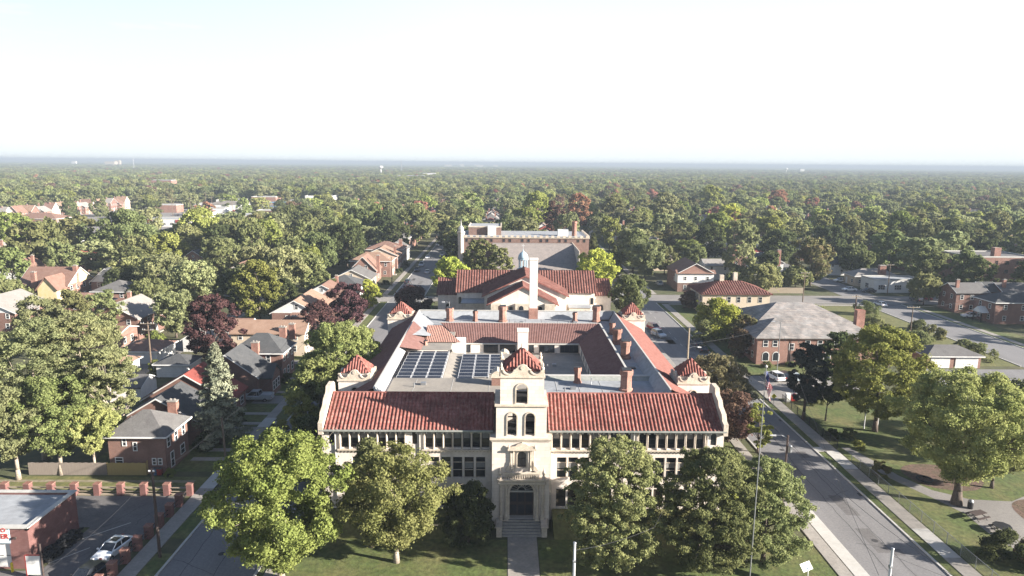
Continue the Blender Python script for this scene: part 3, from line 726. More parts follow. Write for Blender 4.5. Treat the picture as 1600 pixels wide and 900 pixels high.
sheet('driveway', [(-44.5, -39.6, 101.5, 104.2), (-44.5, -39.6, 115.0, 119.0), (-45, -39.6, 139, 141.5)], 0.026, 'asphalt2')
# kerbs, walks
def kerb(x0, x1, y0, y1): return (x0, x1, y0, y1)
sheet('kerb', [(-35.65, -35.4, 20, 204.5), (-25.6, -25.35, 20, 205.5), (46.6, 46.85, 20, 118.5), (46.6, 46.85, 133, 205.5), (37.95, 38.2, 90, 124.8), (30.75, 31.0, 125, 190), (110.75, 111, 140, 205.5), (122.5, 122.75, 60, 205.5), (-35.65, -35.4, 216, 640), (-25.6, -25.35, 215, 640), (46.6, 46.85, 220, 640), (37.95, 38.2, 215, 640)], 0.14, 'newconcrete', 0.14)
sheet('sidewalk', [(-39.5, -37.6, 20, 100), (-39.5, -37.9, 100, 204.5), (-39.3, -37.7, 216, 640), (48.05, 50.0, 20, 204), (48.05, 50.0, 220, 640), (35.0, 36.5, 20, 204), (-24.6, -23.2, 20, 204), (123.9, 125.6, 60, 205), (50.3, 110, 203.2, 204.8), (-110, -40, 203, 204.6)], 0.10, 'concrete', 0.1)
sheet('kerbside_paving', [(36.62, 38.2, 20, 90)], 0.11, 'newconcrete', 0.1)
sheet('sidewalk_slabs', [(48.05, 50.0, 89.5, 95.5), (-39.5, -37.6, 83.0, 88.5), (48.05, 50.0, 67.5, 73.5), (-39.5, -37.6, 104, 108), (46.9, 48.03, 95.5, 97.0)], 0.106, 'newconcrete', 0.1)
# lawns
sheet('verge', [(-37.58, -35.66, 20, 68), (-37.58, -35.66, 71, 81.5), (-37.88, -35.66, 89, 100.9), (-37.88, -35.66, 104.6, 114.4), (-37.88, -35.66, 119.6, 204), (46.87, 48.03, 20, 95.3), (46.87, 48.03, 97.2, 116), (46.87, 48.03, 134, 204), (122.77, 123.88, 60, 204)], 0.045, 'grass')
sheet('front_yards', [(-58, -39.55, 88, 101.2), (-58, -39.55, 104.5, 114.7), (-58, -39.55, 119.3, 138.7), (-58, -39.55, 142, 203), (-25.3, -24.65, 20, 204), (125.65, 131, 60, 204)], 0.02, 'grass')
sheet('school_lawn', [(-23.15, 0.45, 40, 71.0), (3.95, 34.95, 40, 71.0), (-23.15, -21.2, 71.0, 204), (25.8, 34.95, 74.4, 124.5)], 0.03, 'grass')
g = MB()
for x0, x1 in ((-21.2, -1.6), (5.8, 25.8)):
    g.poly([(x0, 71, .03), (x1, 71, .03), (x1, 74.4, 1.45), (x0, 74.4, 1.45)]); g.poly([(x0, 74.4, 1.45), (x1, 74.4, 1.45), (x1, 75.45, 1.45), (x0, 75.45, 1.45)])
    g.poly([(x0, 71, .03), (x0, 74.4, 1.45), (x0, 75.45, 1.45), (x0, 75.45, 0.03)]); g.poly([(x1, 71, .03), (x1, 75.45, .03), (x1, 75.45, 1.45), (x1, 74.4, 1.45)])
struct('lawn_bank', g, M['drygrass'])
sheet('entrance_walk', [(0.55, 3.85, 40, 71.6)], 0.06, 'concrete')
sheet('grassy_alley', [(-100, -39.6, 81.7, 86.4)], 0.03, 'drygrass')
sheet('dirt_track', [(-100, -40.5, 82.9, 83.6), (-100, -41, 84.7, 85.4)], 0.034, 'dirt')
sheet('park_lawn', [(50.3, 84, 40, 118)], 0.024, 'grass')
sheet('vacant_lot_grass', [(82, 110.6, 140, 202.5)], 0.024, 'drygrass')
sheet('apartment_lawn', [(50.1, 81, 133, 202.5)], 0.02, 'grass')
g = MB()
P_ = [(52.4, 97), (53.6, 92.5), (54.6, 87.5), (56.6, 83.3), (60, 80.8), (65, 80.3), (72, 84), (84, 88), (84, 66), (64, 60), (58, 66), (56.6, 72), (56.9, 77), (55.6, 80.5), (53, 86.5), (51.6, 92), (51.2, 97)]
g.poly([(x, y, .032) for x, y in P_]); struct('park_path', g, M['asphalt2'])
g = MB(); g.poly([(p[0], p[1], .036) for p in blob(60.4, 87.2, 5.0, 4.2, seed=1)]); g.poly([(p[0], p[1], .04) for p in blob(68.4, 76.2, 5.4, 4.6, seed=2)])
struct('mulch_beds', g, M['mulch'])
# sealed cracks and seams in the worn asphalt
rng = random.Random(3); g = MB()
def crack(p, dirx, diry, n, w, step, wob):
    x, y = p
    for i in range(n):
        nx = x+dirx*step+rng.uniform(-wob, wob); ny = y+diry*step+rng.uniform(-wob, wob)*.6
        d = Vector((nx-x, ny-y, 0)).normalized(); s = Vector((-d.y, d.x, 0))*w
        g.poly([(x-s.x, y-s.y, .0345), (nx-s.x, ny-s.y, .0345), (nx+s.x, ny+s.y, .0345), (x+s.x, y+s.y, .0345)]); x, y = nx, ny
for k in range(2): crack((40.6+2.6*k, 52), 0.0, 1, 60, .035, 1.4, .22)
for k in range(13): crack((38.4+rng.uniform(0, 4), 55+9*k+rng.uniform(-3, 3)), 1, rng.uniform(-.6, .6), rng.randint(2, 6), .028, .8, .35)
for k in range(2): crack((-33+3.4*k, 52), 0, 1, 70, .03, 1.5, .15)
for k in range(9): crack((-35.2, 56+10*k+rng.uniform(-4, 4)), 1, rng.uniform(-.5, .5), rng.randint(3, 8), .025, .9, .3)
for k in range(14): crack((-47.5+rng.uniform(0, 6), 55+rng.uniform(0, 24)), rng.uniform(-1, 1), rng.uniform(-1, 1), 7, .03, .8, .3)
struct('asphalt_cracks', g, M['tar'])
g = MB()
for k in range(14):
    y = 127+k*4.2; g.poly([(31.3, y, .0385), (36.2, y+1.6, .0385), (36.2, y+1.72, .0385), (31.3, y+.12, .0385)])
for k in range(14): g.poly([(41.9, 126+k*5.8, .0385), (42.02, 126+k*5.8, .0385), (42.02, 128.4+k*5.8, .0385), (41.9, 128.4+k*5.8, .0385)])
for k in range(9): g.poly([(51.5+k*2.6, 127.6, .0385), (51.62+k*2.6, 127.6, .0385), (51.62+k*2.6, 132.3, .0385), (51.5+k*2.6, 132.3, .0385)])
for y in (203.4, 217): g.poly([(-35.2, y, .0385), (-25.8, y, .0385), (-25.8, y+.4, .0385), (-35.2, y+.4, .0385)])
g.poly([(-47.8, 70.5, .0385), (-43.8, 74.5, .0385), (-43.7, 74.4, .0385), (-47.7, 70.4, .0385)]); g.poly([(-48, 66.2, .0385), (-45.4, 69.2, .0385), (-45.3, 69.1, .0385), (-47.9, 66.1, .0385)])
struct('road_markings', g, M['newconcrete'])

# ------------------------------------------------------------------ the school
SC = thing('school_building', 'cream three storey school with red tile roofs and a central bell tower', 'school', (2.05, 78, 0))
WX0, WX1, FY = -21.2, 25.9, 75.5
def curl(mb, O, face, w, h, z0, th=0.28):
    """scrolled parapet: corner piers, scoops and a round-topped centre"""
    u, n = FR[face]; O = Vector((O[0], O[1], 0)); pts = [(0, 0), (w, 0), (w, h*.62), (w*.93, h*.62)]
    N = 8
    for i in range(N+1):
        a = PI*i/N; pts.append((w*.81+w*.11*math.cos(a), h*.56-h*.34*math.sin(a)))
    pts += [(w*.66, h*.60), (w*.635, h*.72)]
    for i in range(N+1):
        a = PI*i/N; pts.append((w*.5+w*.12*math.cos(a), h*.74+h*.26*math.sin(a)))
    pts += [(w*.365, h*.72), (w*.34, h*.60)]
    for i in range(N+1):
        a = PI*i/N; pts.append((w*.19+w*.11*math.cos(a), h*.56-h*.34*math.sin(a)))
    pts += [(w*.07, h*.62), (0, h*.62)]
    P = [O+u*a+Vector((0, 0, z0+b)) for a, b in pts]; mb.extr(P, n*-th)
    c = O+u*(w*.5)+Vector((0, 0, z0+h*.74)); mb.tube(c, c+n*.07, h*.17, n=14)
    for s in (.5-.31, .5+.31):
        for i in range(N):
            a0, a1 = PI*i/N, PI*(i+1)/N
            q = [O+u*(w*s+r*w*math.cos(a))+Vector((0, 0, z0+h*.56-r/.11*h*.34*math.sin(a))) for r, a in ((.11, a0), (.11, a1), (.145, a1), (.145, a0))]
            mb.extr(q, n*.07)
# wings: front wall with openings
holesL, holesR, wins = [], [], []
def addw(lst, a, b, z0, z1, kind): lst.append((a-WX0, b-WX0, z0, z1, False)); wins.append((a, b, z0, z1, kind))
for lst, xa, xb in ((holesL, -19.1, -11.5), (holesL, -9.25, -1.55), (holesR, 5.65, 13.55), (holesR, 15.8, 23.65)):
    n = 7; p = (xb-xa)/n
    for i in range(n): addw(lst, xa+p*i+.10, xa+p*(i+1)-.10, 9.1, 11.15, 'loggia')
for lst, xa in ((holesL, -17.8), (holesL, -8.7), (holesR, 6.3), (holesR, 16.55)):
    for i in range(5):
        addw(lst, xa+1.36*i, xa+1.36*i+1.15, 5.3, 7.95, 'mid'); addw(lst, xa+1.36*i, xa+1.36*i+1.15, 1.65, 3.95, 'low')
for lst, a, b in ((holesL, -20.4, -19.75), (holesL, -10.7, -10.1), (holesR, 14.2, 14.95), (holesR, 24.35, 25.05)):
    addw(lst, a, b, 9.5, 11.05, 'small'); addw(lst, a, b, 5.9, 7.3, 'small')
g = MB(); g.box(WX0, -1.2, FY+.42, 86, 0, 11.5); g.box(5.3, WX1, FY+.42, 86, 0, 11.5)
for h, a, b in ((holesL, WX0, -1.2), (holesR, 5.3, WX1)):
    hh = [(q[0]-(a-WX0), q[1]-(a-WX0), *q[2:]) for q in h]; holewall(g, (a, FY), 'S', b-a, 0, 11.5, hh, .41)
g.box(WX0, WX0+.002, FY, FY+.42, 0, 11.5); g.box(WX1-.002, WX1, FY, FY+.42, 0, 11.5)
# main block (butt jointed volumes) and court
g.box(-20.3, -16.8, 86.0, 130, 0, 11.4); g.box(-16.8, -9.0, 86.0, 91.3, 0, 12.4); g.box(-16.8, -9.0, 91.3, 106, 0, 11.8); g.box(-16.8, -9.0, 106, 128, 0, 12.4); g.box(-9.0, 13.1, 86.0, 90.9, 0, 12.35); g.box(13.1, 17.3, 86.0, 130, 0, 11.25); g.box(17.3, 21.0, 86.0, 128, 0, 12.55); g.box(21.0, 25.2, 86, 130, 0, 11.4); g.box(-9.0, 13.1, 114.5, 120.6, 0, 11.2); g.box(-9.0, 13.1, 120.6, 128, 0, 12.4); g.box(-16.8, 21.0, 128, 130, 0, 11.3)
part('wall', g, M['stucco'], SC)
for a, b, z0, z1, kd in wins:
    dep = -.26 if kd != 'loggia' else -.32; y = FY-dep; cx = (a+b)/2; w = b-a
    f = MB(); t_ = .055
    f.box(a, a+t_, y-.03, y+.06, z0, z1); f.box(b-t_, b, y-.03, y+.06, z0, z1); f.box(a+t_, b-t_, y-.03, y+.06, z0, z0+t_); f.box(a+t_, b-t_, y-.03, y+.06, z1-t_, z1)
    zr = z0+(z1-z0)*(.72 if kd == 'mid' else .5); f.box(a+t_, b-t_, y-.04, y+.06, zr-.045, zr+.045)
    if kd == 'mid': z2 = z0+(z1-z0)*.36; f.box(a+t_, b-t_, y-.04, y+.06, z2-.03, z2+.03)
    wo = part('window', f, M['stone'] if kd == 'mid' else M['blackmetal'], SC)
    q = MB(); q.box(a+t_, b-t_, y+.02, y+.05, z0+t_, z1-t_); part('pane', q, M[('glass', 'glass', 'glass2', 'glass3', 'glass')[hash((round(a*7), int(z0*3))) % 5]], wo)
    h = (hash((round(a*10), int(z0))) % 10)/10
    if (kd == 'loggia' and h < .8) or (kd == 'mid' and h < .7):
        q = MB(); bz = zr-(z1-z0)*.05*h; q.box(a+t_+.03, b-t_-.03, y+.005, y+.0195, bz, (zr+(z1-z0)*.36 if kd == 'loggia' else zr-.05) if kd == 'loggia' else zr-.05)
        if kd == 'mid': q = MB(); q.box(a+t_+.03, b-t_-.03, y+.005, y+.0195, z0+(z1-z0)*(.40+.22*h), zr-.05)
        part('blind', q, M['blind'], wo)
# loggia columns, railings, bands
for xa, xb in ((-19.1, -11.5), (-9.25, -1.55), (5.65, 13.55), (15.8, 23.65)):
    p = (xb-xa)/7
    for i in range(8):
        x = xa+p*i; c = MB(); c.lathe((x, FY-.12, 8.98), [(.12, 0), (.12, .1), (.08, .16), (.07, 1.75), (.10, 1.85), (.15, 2.05)], 8); c.box(x-.15, x+.15, FY-.30, FY-.005, 11.03, 11.2); part('column', c, M['stone'], SC)
    q = MB()
    for i in range(7):
        a, b = xa+p*i+.14, xa+p*(i+1)-.14; q.box(a, b, FY+.05, FY+.09, 9.55, 9.6); k = a
        while k < b: q.box(k, k+.025, FY+.055, FY+.085, 9.12, 9.55); k += .16
    part('railing', q, M['blackmetal'], SC)
    q = MB(); q.box(xa-.3, xb+.3, FY-.32, FY-.005, 8.82, 8.98); k = xa-.2
    while k < xb+.2: q.box(k, k+.14, FY-.26, FY-.005, 8.68, 8.82); k += .42
    part('sill_band', q, M['stone'], SC)
for x in (-19.65, -9.8, 5.62, 15.3, 23.95):
    q = MB(); q.tube((x, FY-.10, 1.5), (x, FY-.10, 11.2), .07, n=6); part('drainpipe', q, M['coping'], SC)
# front roof of ribbed clay tile
EZ, RZ, RY = 11.42, 14.25, 80.0
rf = MB()
for a, b in ((-20.75, -1.15), (5.25, 25.55)):
    rf.ribs([(a, FY-.45, EZ), (b, FY-.45, EZ), (b, RY, RZ), (a, RY, RZ)], (0, -1, -1), .45, .13, 7, step=.42)
roofF = part('roof', rf, M['redtile'], SC)
q = MB()
for a, b in ((-20.95, -1.2), (5.3, 25.75)):
    q.tube((a, RY, RZ+.06), (b, RY, RZ+.06), .12, n=8)
part('ridge_tiles', q, M['redtile'], roofF)
q = MB()
for a, b in ((WX0-.1, -1.2), (5.3, WX1+.1)):
    q.box(a, b, FY-.62, FY-.47, EZ-.12, EZ+.06); q.box(a, b, FY-.5, FY-.004, EZ-.22, EZ-.10)
    k = a+.3
    while k < b: q.box(k, k+.12, FY-.44, FY-.01, EZ-.38, EZ-.22); k += .6
part('eaves', q, M['parapet'], SC)
# stepped gable ends
for x0, x1 in ((-21.45, -20.9), (25.6, 26.15)):
    q = MB(); pr = [(74.9, 10.9), (74.9, 12.3), (75.6, 12.5), (75.9, 13.2), (77.2, 13.7), (77.6, 14.3), (78.7, 14.7), (79.0, 15.4), (80.6, 15.5), (81.2, 15.1), (81.4, 12.5), (86, 12.3), (86, 11.0)]
    q.extr([(x0, a, z) for a, z in pr], (x1-x0, 0, 0)); part('gable_end', q, M['stone'], SC)
# flat roofs, parapets and inner slopes
q = MB(); q.poly([(-20.8, RY, RZ), (25.5, RY, RZ), (25.5, 81.6, 12.66), (-20.8, 81.6, 12.66)]); q.box(5.2, 20.8, 81.5, 90.1, 12.56, 12.66)
q.poly([(19.9, 90.4, 12.66), (21, 90.4, 14.0), (21, 128, 14.0), (19.9, 126.5, 12.66)]); q.box(17.3, 19.9, 91.5, 126.5, 12.57, 12.64)
q.poly([(19.9, 81.5, 12.66), (21.0, 81.5, 14.05), (21.0, 90.4, 14.05), (19.9, 90.4, 12.66)])
q.poly([(-16.3, 82, 14.0), (-15.6, 82, 12.5), (-15.6, 106, 12.5), (-16.3, 106, 14.0)]); q.box(-15.3, 17.3, 120.6, 126.4, 12.55, 12.92)
q.poly([(-15.3, 126.4, 12.9), (19.9, 126.4, 12.9), (21, 128, 14.1), (-16.3, 128, 14.1)]); q.poly([(-16.3, 110, 14.0), (-12.5, 112, 13.2), (-12.5, 121, 12.95), (-16.3, 128, 14.1)])
membr = part('flat_roof', q, M['membrane'], SC)
q = MB(); q.extr([(5.2, 90.0, 12.67), (5.2, 90.85, 13.05), (5.2, 91.3, 13.05), (5.2, 91.3, 9.7), (5.2, 90.92, 9.7), (5.2, 90.92, 12.67)], (15.7, 0, 0)); part('parapet', q, M['parapet'], SC)
q = MB(); q.box(-15.3, 5.2, 81.6, 91.31, 12.4, 12.5); q.box(-15.65, -8.6, 91.31, 106, 11.8, 11.9); q.box(-15.65, -8.6, 106, 112, 12.4, 12.5); q.poly([(-8.6, 107, 12.5), (-7.4, 107, 9.62), (-7.4, 114.4, 9.62), (-8.6, 114.4, 12.5)])
q.box(-7.4, 13.1, 91.31, 114.5, 9.5, 9.62); q.box(-7.5, 2.4, 91.32, 107, 9.62, 11.6); q.poly([(-8.6, 91.31, 11.905), (-7.5, 91.31, 11.605), (-7.5, 107, 11.605), (-8.6, 107, 11.905)]); q.box(-12.9, -8.6, 112, 118, 12.4, 12.5); part('court_roof', q, M['beigeroof'], SC)
def slope(name, mt, polys, rib=.5, down=None):
    q = MB()
    for pl, dn in polys: q.ribs(pl, dn, rib, rib*.22, 4)
    return part(name, q, M[mt], SC)
slope('outer_roof', 'browntile', [([(-20.9, 82, 11.45), (-20.9, 130.5, 11.45), (-16.3, 128, 14.1), (-16.3, 82, 14.1)], (-1, 0, -1)), ([(-20.9, 130.5, 11.45), (25.8, 130.5, 11.45), (21, 128, 14.15), (-16.3, 128, 14.15)], (0, 1, -1))])  # west slope: same side roof tile, its shaded tone put into the colour
slope('outer_roof', 'sunlittile', [([(25.8, 82, 11.45), (25.8, 130.5, 11.45), (21.0, 128, 14.1), (21.0, 82, 14.1)], (1, 0, -1))])  # east slope in the sunlit-toned tile
slope('inner_roof', 'browntile', [([(13.0, 91.8, 11.3), (13.0, 114.9, 11.3), (17.3, 120.6, 13.45), (17.3, 91.8, 13.45)], (-1, 0, -1)), ([(-7.0, 114.7, 11.32), (13.0, 114.7, 11.32), (17.3, 120.6, 13.47), (-11.6, 120.6, 13.47)], (0, -1, -1)), ([(-16.25, 102, 14.02), (-13.3, 105.6, 12.52), (-13.0, 115, 12.6), (-16.25, 118, 14.02)], (1, 0, -1))], .3)
slope('inner_roof', 'patchtile', [([(-13.1, 110.2, 12.6), (-7.2, 110.2, 12.6), (-11.0, 117.5, 13.7), (-13.6, 117.5, 13.7)], (0, -1, -1))], .3)
q = MB(); q.box(17.2, 17.5, 91.6, 120.7, 13.4, 13.56); q.box(-11.7, 17.2, 120.55, 120.75, 13.4, 13.56); q.box(-16.4, -16.15, 82, 128, 14.06, 14.2); q.box(20.9, 21.1, 82, 128, 14.1, 14.24); q.box(-16.3, 21, 127.9, 128.15, 14.12, 14.26); q.box(-7.0, 13.0, 114.36, 114.7, 11.14, 11.3); q.box(5.2, 20.8, 90.8, 91.35, 13.052, 13.12)
part('coping', q, M['coping'], SC)
# court walls: windows under the inner eaves
q = MB(); q.box(-8.9, -6.6, 110.4, 114.4, 9.62, 12.4); part('stair_box', q, M['siding'], SC)
for x, w in ((-6.2, .8), (-2.3, 2.5), (.6, 2.7), (4.7, .9), (7.4, 2.7), (11.3, 3.2)):
    window(SC, x, 114.5, 9.7, w, 1.42, 'S', frame='blackmetal', panes=max(1, int(w/.8)), trim=.06, rail=False)
for i in range(6): window(SC, 13.1, 95+i*3.2, 9.85, 1.8, 1.2, 'W', frame='coping', panes=2, trim=.06, rail=False)
q = MB(); q.box(2.3, 4.1, 112.4, 114.3, 9.62, 13.9); q.box(2.2, 4.2, 112.3, 114.4, 13.9, 14.15); part('flue_tower', q, M['stucco'], SC)
# big stack
q = MB(); q.box(4.65, 6.35, 126.4, 128.0, 12.9, 15.0); st = part('chimney', q, M['chimbrick'], SC, label='tall square cream chimney with a brick foot at the rear of the school')
q = MB(); q.extr([(4.75, 126.5, 15), (6.25, 126.5, 15), (6.25, 127.9, 15), (4.75, 127.9, 15)], (0, 0, 9.2)); q.box(4.68, 6.32, 126.42, 127.98, 24.2, 24.45); part('stack_shaft', q, M['palestack'], st)
def chim(x, y, z0, z1, w=1.1):
    q = MB(); q.lathe((x, y, z0), [(w*.78, 0), (w*.74, .25), (w*.6, .35), (w*.58, (z1-z0)*.72), (w*.72, (z1-z0)*.74), (w*.72, (z1-z0)*.97), (w*.55, z1-z0)], 4 if w < .9 else 8)
    c = part('chimney', q, M['chimbrick'], SC); q = MB(); q.box(x-w*.5, x+w*.5, y-w*.5, y+w*.5, z1, z1+.1); part('chimney_cap', q, M['blackmetal'], c)
for a in ((16.1, 86.1, 12.66, 15.5, 1.25), (10.0, 89.0, 12.66, 14.9, .75), (18.6, 101.2, 12.64, 15.4, 1.2), (18.7, 109.8, 12.64, 15.2, 1.2), (18.9, 116.2, 12.64, 14.7, .8), (-10.2, 124.6, 12.92, 15.4, 1.1), (-5.4, 124.4, 12.92, 14.9, .7), (-.3, 124.2, 12.92, 15.9, 1.2), (13.2, 124.4, 12.92, 14.7, .7), (17.2, 124.6, 12.92, 15.9, 1.15), (-12.9, 108.8, 12.5, 13.2, .5)): chim(*a)
def dormer(x, y, z):
    q = MB(); q.box(x-.75, x+.75, y-.9, y+.9, z, z+1.1); d = part('roof_vent', q, M['pinkbrick'], SC)
    q = MB(); prof = [(-.85, 1.1), (.85, 1.1), (.75, 1.6), (.4, 1.95), (0, 2.1), (-.4, 1.95), (-.75, 1.6)]; q.extr([(x+a, y-1, z+b) for a, b in prof], (0, 2, 0)); part('vent_hood', q, M['stone'], d)
dormer(.05, 108.8, 9.62); dormer(-.9, 89.0, 12.5)
q = MB(); q.lathe((3.0, 108, 9.62), [(.45, 0), (.45, 1.3), (.6, 1.4), (.6, 1.75), (.3, 2.1)], 10); part('ventilator', q, M['greymetal'], SC)
q = MB(); q.tube((11.8, 88.4, 12.66), (11.8, 88.4, 13.6), .06, n=6); part('vent_pipe', q, M['whitemetal'], SC)
q = MB(); q.box(18.2, 19.2, 95.5, 96.3, 12.64, 12.8); part('roof_hatch', q, M['blackmetal'], SC)
# corner towers
def ctower(x0, x1, y0, y1, zc, h, faces):
    q = MB(); q.box(x0, x1, y0, y1, 0, zc); tw = part('corner_tower', q, M['stucco'], SC)
    q = MB(); q.box(x0-.14, x1+.14, y0-.14, y1+.14, zc-.02, zc+.18); part('cornice', q, M['stone'], tw)
    q = MB(); w = x1-x0
    curl(q, (x0, y0), 'S', w, h*.95, zc+.18); curl(q, (x1, y0+.3), 'E', y1-y0-.6, h*.7, zc+.18); curl(q, (x0, y1-.3), 'W', y1-y0-.6, h*.7, zc+.18); curl(q, (x1, y1), 'N', w, h*.7, zc+.18)
    part('scroll_parapet', q, M['stone'], tw)
    a, b, c, d = x0+.32, x1-.32, y0+.36, y1-.32; zb = zc+.18+h*.56; ap = ((a+b)/2, (c+d)/2, zb+2.0)
    q = MB(); q.box(a+.1, b-.1, c+.1, d-.1, zc, zb); 
    P = [(a, c, zb), (b, c, zb), (b, d, zb), (a, d, zb)]; q2 = MB()
    for i, dn in ((0, (0, -1, -1)), (1, (1, 0, -1)), (2, (0, 1, -1)), (3, (-1, 0, -1))): q2.ribs([P[i], P[(i+1) % 4], ap], dn, .36, .12, 6)
    part('drum', q, M['stucco'], tw); r_ = part('tower_roof', q2, M['redtile'], tw)
    q = MB()
    for (fx, fc) in faces:
        pass
    # arched belfry window towards the front
    cx = (x0+x1)/2; q = MB(); r = .42; N = 10; zb = zc-2.5
    pts = [(cx-r, zb), (cx+r, zb)]+[(cx+r*math.cos(PI*i/N), zb+1.2+r*math.sin(PI*i/N)) for i in range(N+1)]
    q.extr([(a, y0-.012, b) for a, b in pts], (0, .01, 0)); part('tower_window', q, M['dark'], tw)
    q = MB()
    for i in range(N):
        a0, a1 = PI*i/N, PI*(i+1)/N; q.extr([(cx+k*math.cos(a), y0-.09, zb+1.2+k*math.sin(a)) for k, a in ((r, a0), (r, a1), (r+.14, a1), (r+.14, a0))], (0, .085, 0))
    for s in (-1, 1): q.box(cx+s*r, cx+s*(r+.14), y0-.09, y0-.005, zb, zb+1.2)
    q.box(cx-r, cx+r, y0-.06, y0-.014, zb+1.15, zb+1.24); part('arch_trim', q, M['stone'], tw)
    return tw
ctower(-22.0, -17.7, 87.2, 91.4, 13.35, 1.42, ()); ctower(23.1, 27.3, 86.6, 90.8, 13.35, 1.42, ())
ctower(-21.7, -17.2, 124.2, 128.6, 13.2, 1.4, ()); ctower(22.1, 26.4, 124.6, 129.0, 13.2, 1.4, ())
# central bell tower
TY = 73.5; q = MB()
holewall(q, (-1.3, TY), 'S', 6.65, 0, 11.1, [(2.05, 4.85, 1.25, 5.85, True), (2.92, 3.92, 7.55, 9.6, True)], 1.0)
q.box(-1.3, -.0, TY+1.0, 79.0, 0, 11.1); q.box(4.0, 5.35, TY+1.0, 79.0, 0, 11.1); q.box(0, 4.0, TY+1.6, 79, 0, 11.1); q.box(-1.3, -1.298, TY, TY+1, 0, 11.1); q.box(5.348, 5.35, TY, TY+1, 0, 11.1); q.poly([(-1.3, TY, 11.1), (5.35, TY, 11.1), (5.35, TY+1.6, 11.1), (-1.3, TY+1.6, 11.1)])
holewall(q, (-.85, TY+.12), 'S', 5.75, 11.1, 15.0, [(1.3, 2.33, 11.45, 14.15, True), (3.35, 4.38, 11.45, 14.15, True)], .5)
for x in (-.85, 4.9): holewall(q, (x, TY+.12) if x > 0 else (x, TY+5.3), 'E' if x > 0 else 'W', 5.18, 11.1, 15.0, [(1.0, 2.0, 11.6, 14.1, True), (3.1, 4.1, 11.6, 14.1, True)], .5)
holewall(q, (4.9, TY+5.3), 'N', 5.75, 11.1, 15.0, [], .5)
holewall(q, (-.4, TY+.3), 'S', 4.95, 15.0, 18.3, [(1.82, 3.08, 15.2, 17.5, True)], .5)
holewall(q, (4.55, TY+.3), 'E', 4.7, 15.0, 18.3, [(1.7, 3.0, 15.2, 17.5, True)], .5); holewall(q, (-.4, TY+5.0), 'W', 4.7, 15.0, 18.3, [(1.7, 3.0, 15.2, 17.5, True)], .5); holewall(q, (4.55, TY+5.0), 'N', 4.95, 15.0, 18.3, [(1.82, 3.08, 15.2, 17.5, True)], .5)
BT = part('bell_tower', q, M['ashlar'], SC)
for a in ((-1.55, 5.6, TY-.22, 79.2, 10.98, 11.12), (-1.42, 5.47, TY-.12, 79.1, 10.8, 10.97), (-1.02, 5.07, TY-.06, TY+5.45, 14.93, 15.1), (-.52, 4.67, TY+.18, TY+5.15, 18.22, 18.4)): q = MB(); q.box(*a); part('cornice', q, M['stone'], BT)
q = MB(); q.box(-.7, 4.75, TY+.7, TY+5.1, 11.15, 11.2); q.box(-.3, 4.4, TY+.85, TY+4.5, 15.05, 15.12); part('belfry_floor', q, M['dark'], BT)
q = MB()
for xa in (.45, 2.5):
    q.box(xa, xa+1.03, TY+.3, TY+.34, 12.25, 12.3)
    for i in range(8): q.box(xa+.06+i*.13, xa+.085+i*.13, TY+.305, TY+.335, 11.47, 12.25)
    q.box(xa, xa+1.03, TY+.28, TY+.36, 13.55, 13.68)
q.box(1.42, 2.68, TY+.45, TY+.5, 15.95, 16.0)
for i in range(9): q.box(1.48+i*.14, 1.505+i*.14, TY+.455, TY+.495, 15.2, 15.95)
part('belfry_railing', q, M['blackmetal'], BT)
q = MB(); q.box(1.42, 2.68, TY+.55, TY+.6, 16.75, 16.86); part('belfry_lintel', q, M['stone'], BT)
q = MB(); curl(q, (-.4, TY+.3), 'S', 4.95, 1.35, 18.4, .3); curl(q, (4.55, TY+.62), 'E', 4.06, .95, 18.4, .3); curl(q, (-.4, TY+4.68), 'W', 4.06, .95, 18.4, .3); curl(q, (4.55, TY+5.0), 'N', 4.95, 1.35, 18.4, .3)
for x in (-.35, 4.3):
    for y in (TY+.35, TY+4.75): q.lathe((x+.05, y+.05, 19.2), [(.22, 0), (.22, .25), (.12, .3), (.16, .5), (.03, .8)], 8)
part('scroll_parapet', q, M['stone'], BT)
a, b, c, d, zb = -.05, 4.2, TY+.66, TY+4.65, 18.85; ap = (2.07, TY+2.65, 21.1); P = [(a, c, zb), (b, c, zb), (b, d, zb), (a, d, zb)]
q = MB(); q.box(a+.15, b-.15, c+.15, d-.15, 18.3, zb); part('drum', q, M['stucco'], BT); q = MB()
for i, dn in ((0, (0, -1, -1)), (1, (1, 0, -1)), (2, (0, 1, -1)), (3, (-1, 0, -1))): q.ribs([P[i], P[(i+1) % 4], ap], dn, .37, .13, 7)
part('tower_roof', q, M['redtile'], BT)
q = MB(); q.lathe((2.07, TY+2.65, 21.0), [(.12, 0), (.16, .15), (.05, .3), (.08, .42), (.01, .7)], 8); part('finial', q, M['stone'], BT)
# arch and window surrounds, portal
q = MB()
def archtrim(cx, z0, zs, r, y, th=.14, pr=.09):
    N = 14
    for i in range(N):
        a0, a1 = PI*i/N, PI*(i+1)/N; q.extr([(cx+k*math.cos(a), y-pr, zs+k*math.sin(a)) for k, a in ((r, a0), (r, a1), (r+th, a1), (r+th, a0))], (0, pr-.003, 0))
    for s in (-1, 1): q.box(cx+s*r, cx+s*(r+th), y-pr, y-.003, z0, zs)
archtrim(2.15, 1.25, 4.45, 1.4, TY, .25, .18); archtrim(2.12, 7.55, 9.1, .5, TY, .13, .1)
for x in (.965, 3.015): archtrim(x, 11.45, 13.635, .515, TY+.12)
archtrim(2.05, 15.2, 16.87, .63, TY+.3)
for x in (-.25, .35, 3.95, 4.55):
    q.lathe((x, TY-.28, 1.25), [(.24, 0), (.24, .5), (.17, .6), (.14, 4.1), (.2, 4.25), (.25, 4.5)], 10); q.box(x-.28, x+.28, TY-.5, TY-.004, 1.2, 1.3)
